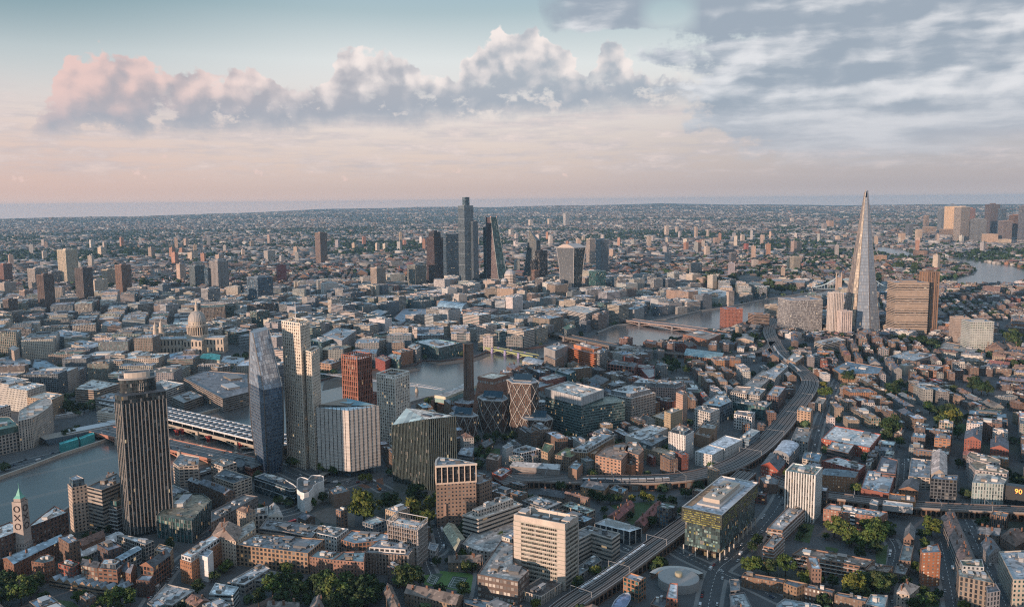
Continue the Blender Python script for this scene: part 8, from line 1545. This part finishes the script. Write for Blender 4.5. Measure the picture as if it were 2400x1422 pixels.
def train(L_,i0,i1,z,lab,off,c):
 pts=[np.array(p) for p in L_[i0:i1]];d_=np.diff(np.array(pts),axis=0);n_=np.array([(-v[1],v[0])/nrm(v) for v in d_]);loc=(*pts[0],z);r=thing('train',lab,'train',loc)
 for i in range(len(pts)-1):
  a,b=pts[i]+n_[i]*off,pts[i+1]+n_[i]*off;L=nrm(b-a);nC=max(1,round(L/20))
  for k in range(nC):
   p,q=a+(b-a)*(k+.03)/nC,a+(b-a)*(k+.97)/nC;e=(q-p)/nrm(q-p);m=np.array((-e[1],e[0]))*1.4;mb=MB();mb.prism([p-m,q-m,q+m,p+m],z+.3,z+3.2,c,sty('band',bay=20,fl=2.9,hf=.35,wf=.95),'facade');mb.prism(offset([p-m,q-m,q+m,p+m],-.35),z+3.2,z+3.7,(.4,.41,.42),None,'plain',(.42,.43,.44));mb.build('carriage',r,loc)
train(VL1,95,118,8,'pale train curving along the viaduct below the glass spire',6,(.5,.5,.5));train(VL2,14,30,8,'grey train on the straight viaduct beside the cream slab block',4,(.42,.44,.46));train(VL1,18,30,8,'dark train on the viaduct behind the cream slab block',-6,(.2,.22,.25))
def boat(reg,pt,toward,L,lab,c,cab,crane=False):
 p=at(px(reg,pt),.6);t=at(px(reg,toward),.6);v=t-p;ang=math.atan2(v[1],v[0]);loc=(*p,.6);r=thing('boat',lab,'boat',loc);r.rotation_euler=(0,0,ang);W=L*.2;hull=[(-L/2,-W*.42),(L*.22,-W/2),(L/2,0),(L*.22,W/2),(-L/2,W*.42)];low=[(x*.93,y*.75) for x,y in hull];mb=MB();A,B=ccw(low),ccw(hull);loft(mb,A,-.4,B,L*.055+.6,c,sty('blank'),'plain');mb.face([(*q,L*.055+.45) for q in B],(.3,.26,.22));mb.build('hull',r);z=L*.055+.5
 if cab: mb=MB();mb.box((-L*.05,0),(L*.55,W*.66,2.3),(.6,.6,.6),0,z,top=(.55,.56,.57));ring(mb,rect((-L*.05,0),L*.55,W*.66),z+.9,z+1.7,.04,(.05,.06,.07));mb.build('cabin',r);mb=MB();mb.box((L*.12,0),(L*.14,W*.5,2),(.62,.62,.62),0,z+2.3);mb.build('wheelhouse',r)
 if crane: mb=MB();mb.box((L*.1,0),(4,3.4,5),(.5,.07,.03),0,z);mb.tube((L*.1,0,z+5),(L*.38,0,z+13),.45,(.5,.07,.03),5);mb.tube((L*.1,0,z+5),(-L*.1,0,z+11),.3,(.6,.6,.6),5);mb.build('crane',r);mb=MB();mb.box((-L*.22,0),(7,4,4.5),(.6,.6,.6),0,z);mb.build('wheelhouse',r)
boat('B',(270,985),(400,950),30,'work boat with a red crane moored at the embankment',(.12,.12,.13),False,True);boat('B',(525,950),(650,905),44,'long flat barge moored ahead of the red crane boat',(.10,.085,.075),False);boat('B',(760,785),(950,730),62,'long moored vessel with a white cabin below the bridge end',(.13,.12,.115),True);boat('B',(20,1085),(70,1060),26,'teal boat at the left edge of the river',(.05,.22,.25),True)
boat('D',(1060,832),(1110,822),16,'small white launch left of the rust red tower',(.5,.5,.52),True);boat('D',(1045,845),(1090,838),12,'smaller launch just below the white launch',(.42,.42,.44),False);boat('J',(295,850),(330,845),48,'white passenger boat above the pink bridge',(.5,.5,.5),True);boat('J',(365,832),(385,825),30,'dark boat beyond the white passenger boat',(.09,.09,.1),True);boat('J',(213,862),(235,856),30,'small dark boat near the quay wall left of the passenger boat',(.08,.08,.09),True);boat('J',(720,770),(820,750),150,'long grey blue warship moored in the pool of the river',(.15,.20,.25),True)
boat('J',(2100,575),(2140,570),90,'long pale pier boat on the far river bend',(.4,.42,.45),True);boat('J',(2105,532),(2120,530),30,'small boat on the far river bend, upper',(.4,.4,.42),False);boat('J',(2325,575),(2340,572),30,'small white boat on the far bend near the right edge',(.55,.55,.55),False)
bld('B','site_shed','long teal site shed on the embankment, nearer the left','shed',[(545,700),(560,715),(725,665),(710,645)],11,'blank',(.05,.30,.31),rc=(.07,.36,.36),n=0,mark=False);bld('B','site_shed','shorter teal site shed at the bridge end','shed',[(730,650),(745,665),(875,615),(855,600)],11,'blank',(.05,.30,.31),rc=(.07,.36,.36),n=0,mark=False)
def digger(reg,pt,lab,ang):
 p=at(px(reg,pt),0);loc=(*p,.1);r=thing('excavator',lab,'excavator',loc);r.rotation_euler=(0,0,ang);mb=MB();mb.box((0,-1.2),(4.2,.8,1),(.03,.03,.03));mb.box((0,1.2),(4.2,.8,1),(.03,.03,.03));mb.build('tracks',r);mb=MB();mb.box((-.4,0),(3.6,2.8,1.6),(.55,.15,.02),0,1.1);mb.box((.7,.7),(1.5,1.2,1.5),(.05,.06,.07),0,2.7,top=(.55,.15,.02));mb.build('body',r);mb=MB();mb.tube((1.2,-.3,2.2),(4.4,-.3,5),.35,(.55,.15,.02),5);mb.tube((4.4,-.3,5),(6,-.3,1.5),.28,(.55,.15,.02),5);mb.box((6,-.3),(1.1,1.2,1),(.1,.09,.08),0,.7);mb.build('arm',r)
for q,l,a in [((1170,625),'orange excavator on the cleared site, left of the pair',.5),((1215,640),'orange excavator on the cleared site by the big round tree',2.2),((1190,200),'orange excavator at the foot of the clear glass block',1.2)]: digger('E',q,l,a)
sheet('building_site',[at(px('E',q),0) for q in [(900,560),(1120,480),(1310,560),(1300,690),(1000,640)]],.12,mat_solid('site_dirt',(.14,.12,.105),.95,.35,.12));sheet('building_site',[at(px('E',q),0) for q in [(1330,300),(1560,230),(1570,310),(1400,330)]],.13,mat_solid('red_earth',(.17,.08,.05),.95,.3,.12))
def airliner():
 d_=ray((1690,156));p=CAM+d_/nrm(d_)*5200;loc=tuple(p);r=thing('airliner','small airliner flying under the grey clouds','aeroplane',loc);r.rotation_euler=(0,0,math.radians(-32));c=(.10,.11,.12);mb=MB();mb.tube((-19,0,0),(16,0,0),2.0,c,10);mb.tube((16,0,0),(21,0,-.3),2.0,c,10,r2=.4);mb.tube((-19,0,0),(-24,0,1.2),2.0,c,10,r2=.5);mb.build('fuselage',r);mb=MB()
 for s in (1,-1): mb.face([(4,0,-.6),(-3,0,-.6),(-9,s*17,.8),(-6.5,s*17,.8)],c);mb.tube((2,s*6,-1.8),(-2,s*6,-1.8),1.1,c,8)
 mb.build('wing',r);mb=MB();mb.face([(-18,0,1),(-23,0,1.4),(-26,0,8),(-23.5,0,8)],c);mb.face([(-19,-6.5,1.6),(-22.5,-6.5,1.6),(-22,6.5,1.6),(-19,6.5,1.6)],c);mb.build('tail',r)
airliner()
def haze():
 me=bpy.data.meshes.new('haze');bm=bmesh.new();bmesh.ops.create_cube(bm,size=1);bm.to_mesh(me);bm.free();o=bpy.data.objects.new('haze',me);COL.objects.link(o);o['kind']='stuff';o.location=(CAM[0],CAM[1],172.0);o.scale=(44600,44600,350.0);o.rotation_euler=(0,0,-YAW)
 m=bpy.data.materials.new('haze');m.use_nodes=True;nt=m.node_tree;nt.nodes.clear();out=nt.nodes.new('ShaderNodeOutputMaterial');v=nt.nodes.new('ShaderNodeVolumePrincipled');v.inputs['Color'].default_value=(.42,.70,.94,1);v.inputs['Density'].default_value=3.3e-5;v.inputs['Anisotropy'].default_value=.2;nt.links.new(v.outputs[0],out.inputs['Volume']);me.materials.append(m)
haze()
